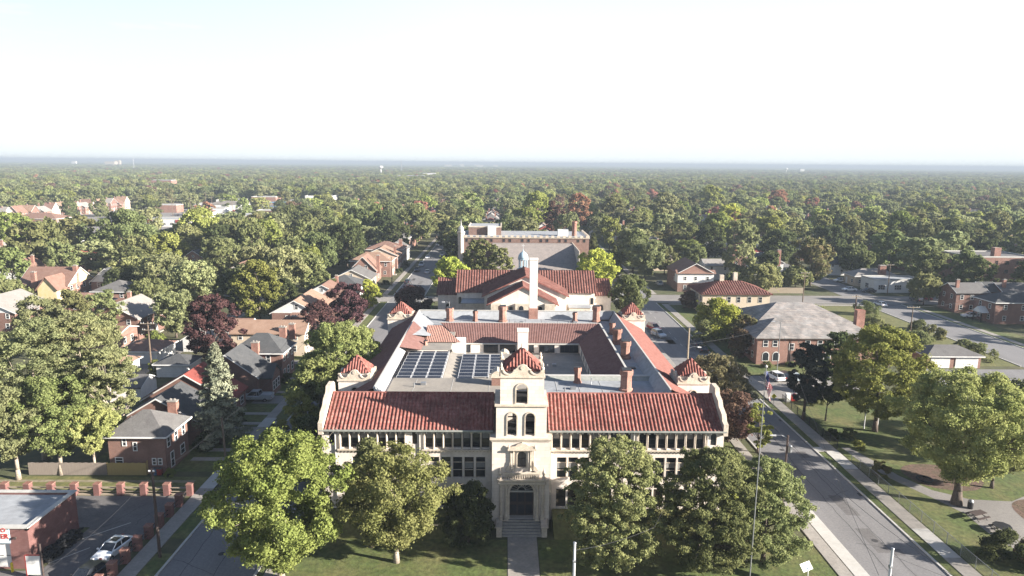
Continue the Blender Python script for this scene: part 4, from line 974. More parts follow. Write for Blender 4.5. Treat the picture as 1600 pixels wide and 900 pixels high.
q.box(-.6, 4.9, TY-.6, TY-.004, 5.75, 5.98); q.box(-.7, 5.0, TY-.7, TY-.004, 6.25, 6.4); q.box(-.5, 4.8, TY-.5, TY-.006, 5.98, 6.25)
q.box(1.95, 2.35, TY-.45, TY-.2, 5.6, 5.78)
for x in (-.35, 4.65): q.lathe((x, TY-.4, 6.4), [(.2, 0), (.2, .25), (.1, .35), (.22, .7), (.06, 1.1), (.02, 1.4)], 8)
k = .3
while k < 4.1: q.box(k, k+.12, TY-.5, TY-.36, 6.42, 7.0); k += .26
q.box(.1, 4.2, TY-.54, TY-.32, 7.0, 7.14)
for x in (1.15, 3.1): q.lathe((x, TY-.18, 7.3), [(.16, 0), (.1, .15), (.09, 2.2), (.16, 2.45)], 8)
for x in (.8, 3.45): q.lathe((x, TY-.12, 7.3), [(.1, 0), (.06, .15), (.06, 2.2), (.1, 2.45)], 8)
q.box(.5, 3.75, TY-.4, TY-.004, 9.78, 9.98); 
pts = [(.45, 10.0), (3.8, 10.0), (3.5, 10.18), (2.9, 10.3), (2.6, 10.55), (2.12, 10.7), (1.65, 10.55), (1.35, 10.3), (.75, 10.18)]; q.extr([(a, TY-.24, b) for a, b in pts], (0, .235, 0))
for x in (.62, 3.62): q.lathe((x, TY-.2, 9.98), [(.08, 0), (.12, .2), (.02, .5)], 6)
for s in (-1, 1): q.extr([(2.12+s*a, TY-.2, b) for a, b in ((1.35, 7.3), (1.85, 7.3), (1.7, 7.7), (1.45, 7.9), (1.35, 8.4))], (0, .19, 0))
part('portal_surround', q, M['stone'], BT)
q = MB(); q.box(.75, 3.55, TY+.75, TY+.8, 1.25, 4.35); dr = part('entrance_door', q, M['darkwood'], BT)
q = MB()
for i in range(3):
    for z in (1.45, 3.0): 
        for x in (.85+i*.9,): q.box(x, x+.72, TY+.70, TY+.745, z, z+1.15)
part('door_panel', q, M['glass'], dr)
q = MB(); q.box(.72, 3.58, TY+.55, TY+.74, 4.25, 4.42)
for i in range(9):
    a = PI*(i+.5)/9; q.tube((2.15+.45*math.cos(a), TY+.66, 4.45+.45*math.sin(a)), (2.15+1.38*math.cos(a), TY+.66, 4.45+1.38*math.sin(a)), .03, n=4)
for i in range(12):
    a0, a1 = PI*i/12, PI*(i+1)/12; q.tube((2.15+.45*math.cos(a0), TY+.66, 4.45+.45*math.sin(a0)), (2.15+.45*math.cos(a1), TY+.66, 4.45+.45*math.sin(a1)), .05, n=4)
part('fanlight', q, M['coping'], BT)
q = MB(); q.poly([(.7, TY+.99, 4.3), (3.6, TY+.99, 4.3), (3.6, TY+.99, 5.9), (.7, TY+.99, 5.9)]); q.poly([(.7, TY+.985, 1.2), (3.6, TY+.985, 1.2), (3.6, TY+.985, 4.3), (.7, TY+.985, 4.3)]); part('fanlight_glass', q, M['glass'], BT)
q = MB(); q.box(1.62, 2.62, TY+.3, TY+.34, 7.55, 9.6); nw = part('niche_window', q, M['glass'], BT)
q = MB(); q.box(2.09, 2.15, TY+.25, TY+.295, 7.57, 9.5); q.box(1.64, 2.6, TY+.25, TY+.295, 8.5, 8.56); part('glazing_bar', q, M['blackmetal'], nw)
# steps
q = MB()
for i in range(6): q.box(-.1, 4.4, TY-.32*(6-i), TY-.32*(5-i) if i < 5 else TY-.001, 0, 1.22*(i+1)/6)
part('entrance_steps', q, M['concrete'], SC)
q = MB()
for x in (-.75, 4.42): q.box(x, x+.62, TY-2.0, TY-.002, 0, 1.15); q.box(x-.06, x+.68, TY-2.06, TY-.002, 1.15, 1.27)
part('step_cheek', q, M['stone'], SC)
# solar arrays
def solar(label, x0, y0, z, cols, rows, pw=2.12, pitch=1.7, skip=()):
    t = thing('solar_array', label, 'solar array', (x0, y0, z), 0, 'solar arrays on the school roof')
    f = MB()
    for c in range(cols+1): f.box(x0+c*pw-.03, x0+c*pw+.01, y0-.2, y0+rows*pitch, z+.02, z+.12)
    part('rack', f, M['whitemetal'], t)
    for c in range(cols):
        for r in range(rows):
            if (c, r) in skip: continue
            xa, xb = x0+c*pw+.04, x0+(c+1)*pw-.06; ya = y0+r*pitch; yb = ya+1.16; h0, h1 = z+.14, z+.42
            p = MB(); p.extr([(xa, ya, h0), (xb, ya, h0), (xb, yb, h1), (xa, yb, h1)], (0, -.008, .04)); p.poly([(xa+.06, ya+.05, h0+.057), (xb-.06, ya+.05, h0+.057), (xb-.06, yb-.06, h1+.03), (xa+.06, yb-.06, h1+.03)], 1)
            part('solar_panel', p, [M['whitemetal'], M['solar']], t)
    return t
solar('larger solar array, three columns of dark panels by the west roof slope', -15.2, 91.7, 11.9, 3, 9, 2.15)
solar('smaller solar array with a missing corner, nearer the bell tower', -6.6, 92.6, 11.6, 3, 8, 2.2, 1.6, ((1, 0), (2, 0), (2, 1)))

# repairs in the asphalt, manhole covers, roof seams, lead walks
rng = random.Random(14); g = MB()
def quad(x0, x1, y0, y1, z): g.poly([(x0, y0, z), (x1, y0+rng.uniform(-.2, .2), z), (x1, y1, z), (x0, y1+rng.uniform(-.2, .2), z)])
for i in range(16):
    x = rng.uniform(38.6, 44); y = rng.uniform(55, 200); quad(x, x+rng.uniform(.8, 2.4), y, y+rng.uniform(1.2, 7), .0325)
for i in range(12):
    x = rng.uniform(-35, -28); y = rng.uniform(55, 330); quad(x, x+rng.uniform(.8, 2.2), y, y+rng.uniform(1.5, 7), .0325)
for i in range(10):
    x = rng.uniform(-47, -42); y = rng.uniform(56, 78); quad(x, x+rng.uniform(.6, 2.0), y, y+rng.uniform(.8, 2.6), .0325)
struct('asphalt_patches', g, M['darkasphalt'])
g = MB()
for x, y in ((42.4, 71), (41.8, 96), (43, 140), (-30.5, 68), (-31, 104), (-30, 180)): g.lathe((x, y, .03), [(.36, 0), (.36, .012)], 14)
for x, y in ((46.3, 82), (46.3, 108), (-35.1, 79)): g.box(x-.2, x+.2, y-.45, y+.45, .03, .05)
struct('manhole_covers', g, M['tar'])
g = MB()
for y in (92, 95.2, 105.6, 110, 121, 129, 148, 158, 172, 186): g.box(-44.5, -39.52, y-.55, y+.55, .02, .07)
for y in (91, 106, 122, 150): g.box(-37.56, -35.68, y-.6, y+.6, .05, .09)
struct('lead_walks', g, M['concrete'])
g = MB()
for x in range(-14, 17, 3):
    if x > 5: g.box(x, x+.05, 81.8, 89.9, 12.665, 12.69)
    g.box(x, x+.05, 120.9, 126.3, 12.925, 12.95)
for y in range(93, 126, 3): g.box(17.5, 19.85, y, y+.05, 12.645, 12.67)
for x in (-12, -7, -2): g.box(x, x+.05, 82, 90.8, 12.505, 12.52)
for y in (94, 99, 104, 109): g.box(2.5, 12.9, y, y+.05, 9.625, 9.65)
part('roof_seams', g, M['coping'], SC)
g = MB()
for x, y, z in ((8, 85.5, 12.66), (13, 83.5, 12.66), (-12, 87.5, 12.5), (3.5, 101, 9.62), (7, 106, 9.62), (10, 99, 9.62), (-5, 112.5, 9.62), (12, 122.5, 12.92), (2, 122.2, 12.92)):
    g.tube((x, y, z), (x, y, z+.55), .09, n=6); g.box(x+.8, x+1.5, y+.6, y+1.2, z, z+.35)
part('vent_pipes', g, M['greymetal'], SC)
# ------------------------------------------------------------------ church and gothic hall behind the school
CH = thing('church', 'cream church with red tile roofs and a pale blue cupola behind the school', 'church', (5.4, 180, 0))
q = MB(); q.box(-12.5, 24, 178, 190, 0, 8.3); q.box(-18.2, -12.5, 183.5, 197, 0, 6.5); q.box(24, 29.2, 183.5, 197, 0, 6.5)
q.box(-5.0, 15.6, 168, 178, 0, 9.4); q.extr([(-5.0, 168, 9.4), (15.6, 168, 9.4), (5.3, 168, 14.1)], (0, .3, 0))
q.box(-3.6, 12.4, 160, 168, 0, 8.9); q.extr([(-3.6, 160, 8.9), (12.4, 160, 8.9), (4.4, 160, 12.9)], (0, .3, 0))
for x in (-12.5, 23.7): q.extr([(x, 178, 8.3), (x, 190, 8.3), (x, 184, 13.0)], (.3, 0, 0))
for x in (-18.2, 28.9): q.extr([(x, 183.5, 6.5), (x, 197, 6.5), (x, 190.2, 9.9)], (.3, 0, 0))
part('wall', q, M['stucco'], CH)
q = MB()
q.ribs([(-12.9, 177.5, 8.2), (24.4, 177.5, 8.2), (24.4, 184, 13.3), (-12.9, 184, 13.3)], (0, -1, -1), .7, .15, 5)
q.ribs([(-12.9, 190.5, 8.2), (24.4, 190.5, 8.2), (24.4, 184, 13.3), (-12.9, 184, 13.3)], (0, 1, -1), .7, .15, 5)
for a, b in ((-18.6, -12.95), (24.45, 29.6)):
    q.ribs([(a, 183, 6.5), (b, 183, 6.5), (b, 190.2, 10.1), (a, 190.2, 10.1)], (0, -1, -1), .7, .15, 5); q.ribs([(a, 197.4, 6.5), (b, 197.4, 6.5), (b, 190.2, 10.1), (a, 190.2, 10.1)], (0, 1, -1), .7, .15, 5)
for x0, x1, y0, y1, e, r in ((-5.6, 16.2, 167.6, 184, 9.15, 14.35), (-4.2, 13.0, 159.6, 168.2, 8.6, 13.1)):
    cx = (x0+x1)/2
    q.ribs([(x0, y0, e), (x0, y1, e), (cx, y1, r), (cx, y0, r)], (-1, 0, -1), .7, .15, 5); q.ribs([(x1, y0, e), (x1, y1, e), (cx, y1, r), (cx, y0, r)], (1, 0, -1), .7, .15, 5)
part('roof', q, M['churchtile'], CH)
q = MB()
for x0, x1, y, e, r in ((-5.7, 16.3, 167.55, 9.05, 14.3), (-4.3, 13.1, 159.55, 8.5, 13.05)):
    cx = (x0+x1)/2; q.extr([(x0, y, e-.1), (cx, y, r-.15), (x1, y, e-.1), (x1, y, e+.25), (cx, y, r+.25), (x0, y, e+.25)], (0, .12, 0))
part('bargeboard', q, M['redtile'], CH)
q = MB(); q.box(-3.2, -.8, 158.4, 159.99, 0, 9.0); q.box(9.6, 12.0, 158.4, 159.99, 0, 9.0); q.box(-11, -5.1, 172, 177.99, 0, 6.4); q.box(17, 22.5, 174, 177.99, 0, 5.0); q.box(2.6, 6.6, 158.9, 159.99, 0, 9.0); part('buttress', q, M['stone'], CH)
for a_ in ((-11.2, -5.1, 171.8, 177.98, 6.41, 6.6), (16.8, 22.7, 173.8, 177.98, 5.01, 5.15)): q = MB(); q.box(*a_); part('flat_roof', q, M['membrane'], CH)
def archwin(parent, cx, y, z0, r, h, fr='stone'):
    m = MB(); pts = [(cx-r, z0), (cx+r, z0)]+[(cx+r*math.cos(PI*i/8), z0+h+r*math.sin(PI*i/8)) for i in range(9)]
    R2 = r+.16; p2 = [(cx-R2, z0-.12), (cx+R2, z0-.12)]+[(cx+R2*math.cos(PI*i/8), z0+h+R2*math.sin(PI*i/8)) for i in range(9)]
    m.extr([(a, y-.05, b) for a, b in p2], (0, .045, 0)); f = part('window', m, M[fr], parent)
    m = MB(); m.extr([(a, y-.075, b) for a, b in pts], (0, .02, 0)); part('pane', m, M['glass'], f)
for x in (0.2, 1.55, 7.2, 8.6): archwin(CH, x, 160, 6.8, .45, 1.0)
archwin(CH, -.9+4.4, 160, 6.2, .6, 1.5) if False else archwin(CH, 4.0, 158.9, 6.6, .55, 1.5)
for x in (-10.6, -9.2, 18.2, 19.8, 21.2): archwin(CH, x, 178 if x < -10.9 or x > 22.6 else (172 if x < 0 else 174), 3.0, .42, 1.0)
for x in (-11.8, 23.3): archwin(CH, x, 178, 5.2, .35, 1.4)
for x in (-15.4, 26.5): archwin(CH, x, 183.5, 1.6, .6, 1.8)
q = MB(); q.lathe((5.0, 184, 12.6), [(1.5, 0), (1.5, 1.1), (1.62, 1.2), (1.15, 1.3), (1.15, 1.6)], 8)
cu = part('cupola', q, M['bluegreen'], CH)
q = MB()
for i in range(8): a = PI/8+PI*i/4; q.tube((5+1.1*math.cos(a), 184+1.1*math.sin(a), 14.1), (5+1.1*math.cos(a), 184+1.1*math.sin(a), 16.3), .17, n=6)
q.lathe((5, 184, 16.25), [(1.45, 0), (1.5, .2), (1.3, .3)], 12); part('lantern', q, M['bluegreen'], cu)
q = MB(); q.lathe((5, 184, 16.5), [(1.38, 0), (1.36, .5), (1.15, 1.1), (.8, 1.6), (.3, 1.9), (.12, 2.1), (.05, 2.6)], 14); part('dome', q, M['bluegreen'], cu, smooth=True)
q = MB(); q.box(4.96, 5.04, 183.96, 184.04, 19.0, 20.6); q.box(4.6, 5.4, 183.96, 184.04, 20.0, 20.1); part('cross', q, M['whitemetal'], cu)

GH = thing('gothic_hall', 'long brown brick gothic hall with battlements and a sloping slate roof in front', 'hall', (7, 262, 0))
q = MB(); q.box(-17.5, 32, 258, 282, 0, 14.4); q.box(-14, -1.5, 264, 280, 14.4, 17.6); part('wall', q, M['brownbrick'], GH)
q = MB(); q.box(-17.7, 32.2, 257.75, 257.99, 14.0, 14.15); k = -17.6
while k < 32: q.box(k, k+1.1, 257.7, 258.2, 14.4, 15.1); k += 2.2
k = 258.5
while k < 282: q.box(31.6, 32.2, k, k+1.1, 14.4, 15.1); k += 2.2
q.box(-17.7, 32.2, 257.65, 258.3, 14.2, 14.4); q.box(31.6, 32.2, 258.3, 282, 14.2, 14.4)
q.box(-14.2, -1.3, 263.8, 264.3, 17.5, 18.0); q.box(-14.2, -13.8, 264.3, 280, 17.5, 18.0); q.box(-1.7, -1.3, 264.3, 280, 17.5, 18.0); part('battlement', q, M['stone'], GH)
q = MB(); q.box(-17.2, 31.6, 258.35, 281.8, 14.41, 14.5); q.box(-13.7, -1.8, 264.4, 279.8, 17.61, 17.7); part('flat_roof', q, M['membrane'], GH)
for i in range(20):
    x = -14.5+i*2.35
    if i % 3 == 2: continue
    window(GH, x, 258, 12.5, 1.05, 1.25, 'S', frame='brownbrick', rail=False, trim=.08)
for x in (24.5, 28.5): 
    for z in (2.2, 5.6): window(GH, x, 258, z, 1.5, 1.9, 'S', frame='stone', trim=.12, panes=2)
q = MB(); q.lathe((-16.6, 258.6, 0), [(1.3, 0), (1.3, 15.6), (1.5, 15.8), (1.5, 16.4)], 8); tu = part('turret', q, M['stone'], GH)
q = MB(); q.lathe((-16.6, 258.6, 16.2), [(1.0, 0), (1.0, 1.0), (1.15, 1.1), (.8, 1.9), (.25, 2.5), (.1, 4.2), (.02, 5.0)], 8); part('turret_cap', q, M['coping'], tu)
for a_ in ((-6.6, -3.4, 262.6, 263.7, 14.5, 18.2), (20.4, 24.4, 262, 265, 14.5, 17.0)): q = MB(); q.box(*a_); part('roof_housing', q, M['white'], GH)
q = MB(); q.lathe((26.8, 263, 14.4), [(.95, 0), (.85, 4.8), (1.05, 5.0), (1.05, 5.8)], 8); part('chimney', q, M['chimbrick'], GH)
q = MB(); q.box(-4.2, 25, 232.5, 257.6, 0, 6.2); q.extr([(-4.2, 232.5, 6.2), (-4.2, 257.6, 6.2), (-4.2, 257.6, 12.0), (-4.2, 252, 12.3)], (.3, 0, 0)); q.extr([(24.7, 232.5, 6.2), (24.7, 257.6, 6.2), (24.7, 257.6, 12.0), (24.7, 252, 12.3)], (.3, 0, 0)); part('hall_wing', q, M['brownbrick'], GH)
q = MB(); q.extr([(-4.6, 231.6, 6.0), (-4.6, 252, 12.5), (-4.6, 257.6, 12.3), (-4.6, 257.6, 12.05), (-4.6, 252, 12.2), (-4.6, 231.6, 5.75)], (30, 0, 0)); part('roof', q, M['hallslate'], GH)
for i in range(9): archwin(GH, -3+i*3.2, 232.5, 2.0, .65, 2.4)
q = MB(); q.box(-4.9, -4.6, 231.4, 257, 0, 7.0); q.box(25.4, 25.7, 231.4, 258, 0, 12.6); part('coping', q, M['stone'], GH)

# ------------------------------------------------------------------ houses west of the west street
house('brick_house', 'two storey red brick house with grey hip roof beside the tan fence', -53.3, -45.7, 87.3, 93.9, 5.5, 2.5, 'hip', 'brick', 'greyshingle', wins=[(-51.1, 87.3, 4.0, .6, 1.2, 'S'), (-49.7, 87.3, 3.3, .6, 1.3, 'S'), (-52.0, 87.3, 1.5, 1.1, .9, 'S'), (-47.3, 87.3, 1.3, .6, 1.0, 'S'), (-46.5, 87.3, 1.3, .6, 1.0, 'S'), (-45.7, 88.3, 3.5, .9, 1.5, 'E'), (-45.7, 90.4, 3.5, .9, 1.5, 'E'), (-45.7, 92.6, 3.5, .9, 1.5, 'E'), (-45.7, 92.0, .9, 1.3, 1.5, 'E'), (-45.7, 89.0, .35, 1.0, 2.2, 'E')])
house('brick_house', 'dark gabled brick house with a stout front chimney behind the grey hip roofed one', -57.5, -45.3, 97.0, 104.5, 3.6, 3.6, 'gy', 'brick', 'darkshingle', chim=((-48.9, 96.75, 7.0, 1.3),), wins=[(-51.2, 97.0, 4.3, .8, 1.0, 'S'), (-50.2, 97.0, 4.3, .8, 1.0, 'S'), (-45.3, 99, 1.0, 1.4, 1.4, 'E'), (-45.3, 102.5, 1.0, 1.4, 1.4, 'E')])
house('brick_house', 'brick house with a bright red gabled roof next to the spruce', -59.0, -45.0, 107.3, 114.2, 3.4, 4.2, 'gy', 'brick', 'redshingle', chim=((-49.4, 112.9, 9.0, 1.0),), wins=[(-51.5, 107.3, 4.0, 1.0, .9, 'S'), (-55.5, 107.3, 1.0, .9, 1.1, 'S'), (-45, 109, .9, 1.5, 1.4, 'E'), (-45, 112.4, .9, 1.5, 1.4, 'E')])
hd = house('brick_house', 'brick house with dark grey gable and front bay behind the red roofed house', -54.8, -44.0, 117.2, 124.6, 4.2, 3.9, 'gy', 'brick', 'darkshingle', wins=[(-46.6, 117.2, 1.2, .9, 1.4, 'S'), (-49.2, 117.2, 4.9, .9, 1.2, 'S'), (-52.5, 117.2, 1.2, .9, 1.3, 'S')])
q = MB(); q.box(-44.0, -41.9, 118.6, 123.2, 0, 3.6); q.extr([(-41.9, 118.6, 3.6), (-41.9, 123.2, 3.6), (-41.9, 120.9, 5.3)], (-.2, 0, 0)); by = part('bay', q, M['brick'], hd)
q = MB(); q.extr([(-46.5, 118.2, 3.4), (-46.5, 120.9, 5.45), (-46.5, 123.6, 3.4), (-46.5, 123.6, 3.6), (-46.5, 120.9, 5.65), (-46.5, 118.2, 3.6)], (4.9, 0, 0)); part('bay_roof', q, M['darkshingle'], by)
for y in (119.6, 120.9, 122.2): window(hd, -41.9, y, 1.0, 1.0, 1.7, 'E', name='bay_window')
house('brick_house', 'brick house with grey hip roof and a brick chimney on its near wall', -52.2, -42.6, 126.8, 134.2, 5.9, 3.0, 'hip', 'brick', 'darkshingle', chim=((-47.4, 126.5, 8.0, 1.3), (-44.5, 134.0, 9.2, 1.3)), wins=[(-49.8, 126.8, 4.0, .9, 1.4, 'S'), (-45.2, 126.8, 4.0, .9, 1.4, 'S'), (-42.6, 128.2, 3.9, 1.0, 1.4, 'E'), (-42.6, 130.4, 3.9, 1.0, 1.4, 'E'), (-42.6, 132.8, 3.9, 1.0, 1.4, 'E'), (-42.6, 130.2, .9, 1.2, 1.6, 'E'), (-42.6, 132.8, .9, 1.2, 1.6, 'E'), (-42.6, 128, .3, 1.0, 2.1, 'E')])
house('cream_house', 'long cream walled house with a tan roof and roof vents', -59.5, -43.6, 145.0, 151.6, 5.2, 2.0, 'gx', 'cream', 'tanshingle', chim=((-46.0, 144.6, 7.3, 1.2),))
house('brown_roof_house', 'low house with brown hip roof between the tan and the white gabled houses', -53.5, -43.8, 154.5, 161.5, 4.2, 2.7, 'hip', 'brick', 'brownshingle', chim=((-49.0, 156, 6.4, 1.3),))
house('white_gable_house', 'house with wide white gable over red brick and a light brown roof', -57.3, -46.2, 165.0, 180.5, 5.2, 3.0, 'gy', 'brick', 'tanshingle', gable='siding', wins=[(-51.2, 164.98, 6.1, .9, 1.3, 'S'), (-48.2, 165, 3.4, 1.0, 1.2, 'S'), (-53.5, 165, 3.4, 1.0, 1.2, 'S'), (-46.2, 170, 3.4, 1.2, 1.3, 'E'), (-46.2, 175, 3.4, 1.2, 1.3, 'E')])
house('brown_roof_house', 'house with pinkish brown hip roof directly behind the white gable', -50.5, -41.0, 181.2, 187.0, 5.2, 2.8, 'hip', 'brick', 'brownshingle')
house('grey_roof_house', 'house with small white front gable and dark roof beyond the brown roofs', -56.0, -46.5, 189.0, 198.0, 5.4, 2.4, 'gy', 'siding', 'brownshingle', gable='siding')
house('grey_roof_house', 'house under a wide dark grey hip roof, near side of the pale roofed one', -54.0, -43.2, 200.0, 210.5, 5.5, 2.8, 'hip', 'siding', 'darkshingle', chim=((-50.0, 201, 8.6, .9),))
house('grey_roof_house', 'house with pale grey roof next to the steep brick gable', -54.5, -42.8, 214.5, 225.0, 5.4, 2.8, 'gy', 'cream', 'greyshingle', gable='cream')
house('brick_gable_house', 'house with a steep red brick gable, white verges and a tall side chimney', -54.6, -45.4, 238.5, 248.5, 4.4, 4.6, 'gy', 'pinkbrick', 'brownshingle', chim=((-44.9, 240.5, 9.4, 1.1),), wins=[(-51.2, 238.5, 4.6, .9, 1.6, 'S'), (-48.8, 238.5, 4.6, .9, 1.6, 'S'), (-52, 238.5, 1.2, .9, 1.5, 'S'), (-48, 238.5, 1.2, .9, 1.5, 'S'), (-45.4, 243, 1.2, 1.6, 1.6, 'E')])
house('brick_house', 'two storey brick house with a pink tan roof behind the steep brick gable', -57.0, -42.2, 250.5, 260.5, 6.0, 2.7, 'hip', 'pinkbrick', 'tanshingle')
house('brick_house', 'brick house with tan roof and pale gabled front in the brick row', -55.0, -41.8, 263.5, 274.0, 6.2, 2.9, 'gy', 'pinkbrick', 'tanshingle', gable='cream', chim=((-43, 266, 9.6, .9),))
house('brick_house', 'tall brick house with brown roof and pale chimney at the far end of the row', -57.0, -42.0, 277.5, 291.0, 6.9, 2.7, 'hip', 'brick', 'brownshingle', chim=((-43.5, 284, 10.4, 1.3),))
house('white_house', 'small white house in the shade at the very end of the row', -52.0, -42.5, 296, 305, 5.2, 2.6, 'gy', 'siding', 'greyshingle')
# garages and sheds in the back yards
def garage(label, x0, x1, y0, y1, ze, rise, kind, roof, wall='siding', dside='E', **k):
    t = house('garage', label, x0, x1, y0, y1, ze, rise, kind, wall, roof, wins=[], cat='garage', **k)
    m = MB(); c = {'E': (x1, (y0+y1)/2), 'S': ((x0+x1)/2, y0), 'W': (x0, (y0+y1)/2)}[dside]; w_ = ((y1-y0) if dside in 'EW' else (x1-x0))*.6
    obox(m, c, dside, w_, -.02, .05, 0, 2.1); d = part('garage_door', m, M['white'], t)
    m = MB()
    for z in (.5, 1.0, 1.5): obox(m, c, dside, w_, .052, .06, z, z+.03)
    part('door_groove', m, M['coping'], d); return t
garage('white garage with tan hip roof beside the grey airy trees', -80.5, -74.0, 127.6, 134.4, 2.7, 1.5, 'hip', 'tanshingle')
garage('garage with dark roof and shaded white wall left of the double armed utility pole', -80.5, -72.5, 138.5, 146.5, 2.8, 1.6, 'hip', 'brownshingle')
garage('white garage with charcoal hip roof right of the double armed utility pole', -68.2, -61.9, 129.6, 135.2, 2.7, 1.3, 'hip', 'darkshingle', dside='S')
garage('pale roofed garage near the purple maple', -71.5, -65.0, 148.0, 155.0, 2.8, 2.0, 'gy', 'paleshingle', dside='S')
sh = house('broken_shed', 'old shed with sagging roof and debris piled on it', -72.8, -64.8, 117.2, 122.8, 2.2, 1.3, 'gx', 'siding', 'greyshingle', wins=[], cat='shed', gable='siding')
q = MB(); rng = random.Random(5)
for i in range(40):
    x = rng.uniform(-72.8, -68.6); y = rng.uniform(117.6, 122.4); z = 2.55+1.3*(1-abs(y-120)/2.8)+rng.uniform(0, .25); a = rng.uniform(0, 6.28); l = rng.uniform(.4, 1.1)
    q.tube((x, y, z), (x+l*math.cos(a), y+l*math.sin(a)*.6, z+rng.uniform(-.1, .25)), .06, n=4)
part('debris', q, M['palewood'], sh)
house('white_shed', 'narrow white gabled shed beside the airy trees', -66.6, -63.2, 106.5, 110.5, 3.0, 1.5, 'gy', 'siding', 'paleshingle', wins=[(-63.2, 108.5, .8, .9, 1.4, 'E'), (-64.9, 106.5, 1.0, .8, 1.2, 'S')], cat='shed')
garage('low garage with white gable behind the tan roofed house', -68.0, -60.8, 158.5, 165.0, 2.7, 1.7, 'gx', 'brownshingle')
# second block west
house('brick_house', 'brick house with long pale grey gable roof behind the big airy trees', -98.0, -86.5, 158, 171, 5.2, 3.2, 'gy', 'brick', 'paleshingle', chim=((-93.5, 168, 9.6, .9),))
house('flat_roof_annex', 'tan roofed annex in front of the pale grey gable', -97.0, -86.0, 148.5, 156.5, 3.6, 1.0, 'gx', 'pinkbrick', 'tanshingle', wins=[(-92, 148.5, 1, 1, 1.4, 'S'), (-86, 151, 1, 1, 1.5, 'E'), (-86, 154, 1, 1, 1.5, 'E')])
tu_ = house('tudor_house', 'big house with brown roof, yellow stucco gable and two chimneys', -143.0, -128.5, 199.0, 211.5, 5.6, 4.3, 'gx', 'pinkbrick', 'brownshingle', gable='yellowst', chim=((-138.0, 198.8, 9.4, 1.3), (-128.9, 204.0, 10.6, 1.2)))
q = MB(); q.box(-134.4, -129.0, 194.5, 199, 0, 5.2); q.extr([(-134.4, 194.5, 5.2), (-129.0, 194.5, 5.2), (-131.7, 194.5, 8.4)], (0, .25, 0)); wg = part('wing', q, M['yellowst'], tu_)
q = MB(); q.extr([(-134.9, 194.1, 4.7), (-131.7, 194.1, 8.55), (-128.5, 194.1, 4.7), (-128.5, 194.1, 4.95), (-131.7, 194.1, 8.8), (-134.9, 194.1, 4.95)], (0, 8, 0)); part('wing_roof', q, M['brownshingle'], wg)
house('dark_roof_house', 'dark roofed house with a white gable right of the yellow stucco one', -126.5, -117.2, 207, 218, 5.2, 4.0, 'gy', 'brownbrick', 'darkshingle', gable='siding', chim=((-122, 216, 10.5, 1.1),))
house('brick_house', 'brick house with grey roof and white gable at the left edge of the view', -134.0, -119.5, 164, 177, 5.0, 3.4, 'gy', 'brick', 'paleshingle', gable='siding')
house('brown_roof_house', 'low brown roofed house half hidden among the left trees', -118.0, -107.0, 176, 185, 4.5, 2.5, 'hip', 'pinkbrick', 'brownshingle')
house('grey_roof_house', 'grey roofed house half hidden behind the airy left trees', -116.0, -106.0, 190, 200, 5.5, 2.5, 'hip', 'pinkbrick', 'greyshingle')
house('dark_roof_house', 'small house with dark roof and rosy gable under the large round tree', -125.0, -115.0, 262, 272, 4.4, 3.4, 'gy', 'pinkbrick', 'darkshingle', gable='pinkbrick')
# row houses and shops on the far left
cols_ = ['brownshingle', 'paleshingle', 'brownshingle', 'tanshingle', 'paleshingle', 'brownshingle', 'tanshingle']
for i in range(14):
    y = 440+i*12.0
    house('row_house', f'gabled row house with {["dark brown", "cream", "dark umber", "tan", "pale grey", "chestnut", "sandy"][i%7]} roof, one of the far left row beyond the shops', -338+(i % 3)*1.3, -326-(i*7 % 4)*.8, y, y+8.2+(i % 3)*.7, 5.6+(i*5 % 4)*.35, 3.2+(i*3 % 4)*.5, 'gx' if i % 2 else 'gy', ['pinkbrick', 'cream', 'pinkbrick', 'brick'][i % 4], cols_[i % 7], group='row houses on the far left street', sub=False, chim=((-332, y+4, 11, .8),), gable='cream' if i % 3 == 1 else None)
house('brick_apartment', 'wide brick apartment block with low red brown hip roof on the far left', -293, -266, 408, 424, 7.2, 3.0, 'hip', 'pinkbrick', 'brownshingle', sub=False, cat='apartment block', floors=2)
def flatb(name, label, x0, x1, y0, y1, z, wall, roof='membrane', wins=True, cat='shop', extra=None):
    t = thing(name, label, cat, ((x0+x1)/2, (y0+y1)/2, 0)); occupied.append((x0-2, x1+2, y0-3, y1+2)); m = MB(); m.box(x0, x1, y0, y1, 0, z); part('wall', m, M[wall], t)
    m = MB(); m.box(x0+.3, x1-.3, y0+.3, y1-.3, z+.01, z+.06); part('roof', m, M[roof], t)
    m = MB(); m.box(x0-.05, x1+.05, y0-.05, y0+.25, z+.002, z+.45); m.box(x0-.05, x1+.05, y1-.25, y1+.05, z+.002, z+.45); m.box(x0-.05, x0+.25, y0+.25, y1-.25, z+.002, z+.45); m.box(x1-.25, x1+.05, y0+.25, y1-.25, z+.002, z+.45); part('coping', m, M['coping'], t)
    if wins:
        side = 'E' if x0 < 0 else 'W'; xs = x1 if x0 < 0 else x0; n = max(2, int((x1-x0)/5))
        for i in range(n): window(t, x0+(x1-x0)*(i+.5)/n, y0, 1.0, 2.4, 1.7, 'S', sub=False, panes=3)
        n = max(1, int((y1-y0)/5))
        for i in range(n): window(t, xs, y0+(y1-y0)*(i+.5)/n, 1.0, 2.2, 1.7, side, sub=False, panes=3)
    return t
tb = flatb('white_shop', 'long white shop with a yellow board on its roof', -238, -211, 333, 349, 4.6, 'white')
q = MB(); q.box(-221.5, -214.5, 340, 340.4, 5.4, 7.6); yb = part('roof_board', q, mat('yellow_board', (0.62, 0.52, 0.03), 0.6), tb); q = MB()
for x in (-220.5, -215.5): q.tube((x, 340.2, 4.6), (x, 340.2, 5.4), .1, n=5)
part('board_post', q, M['greymetal'], yb)
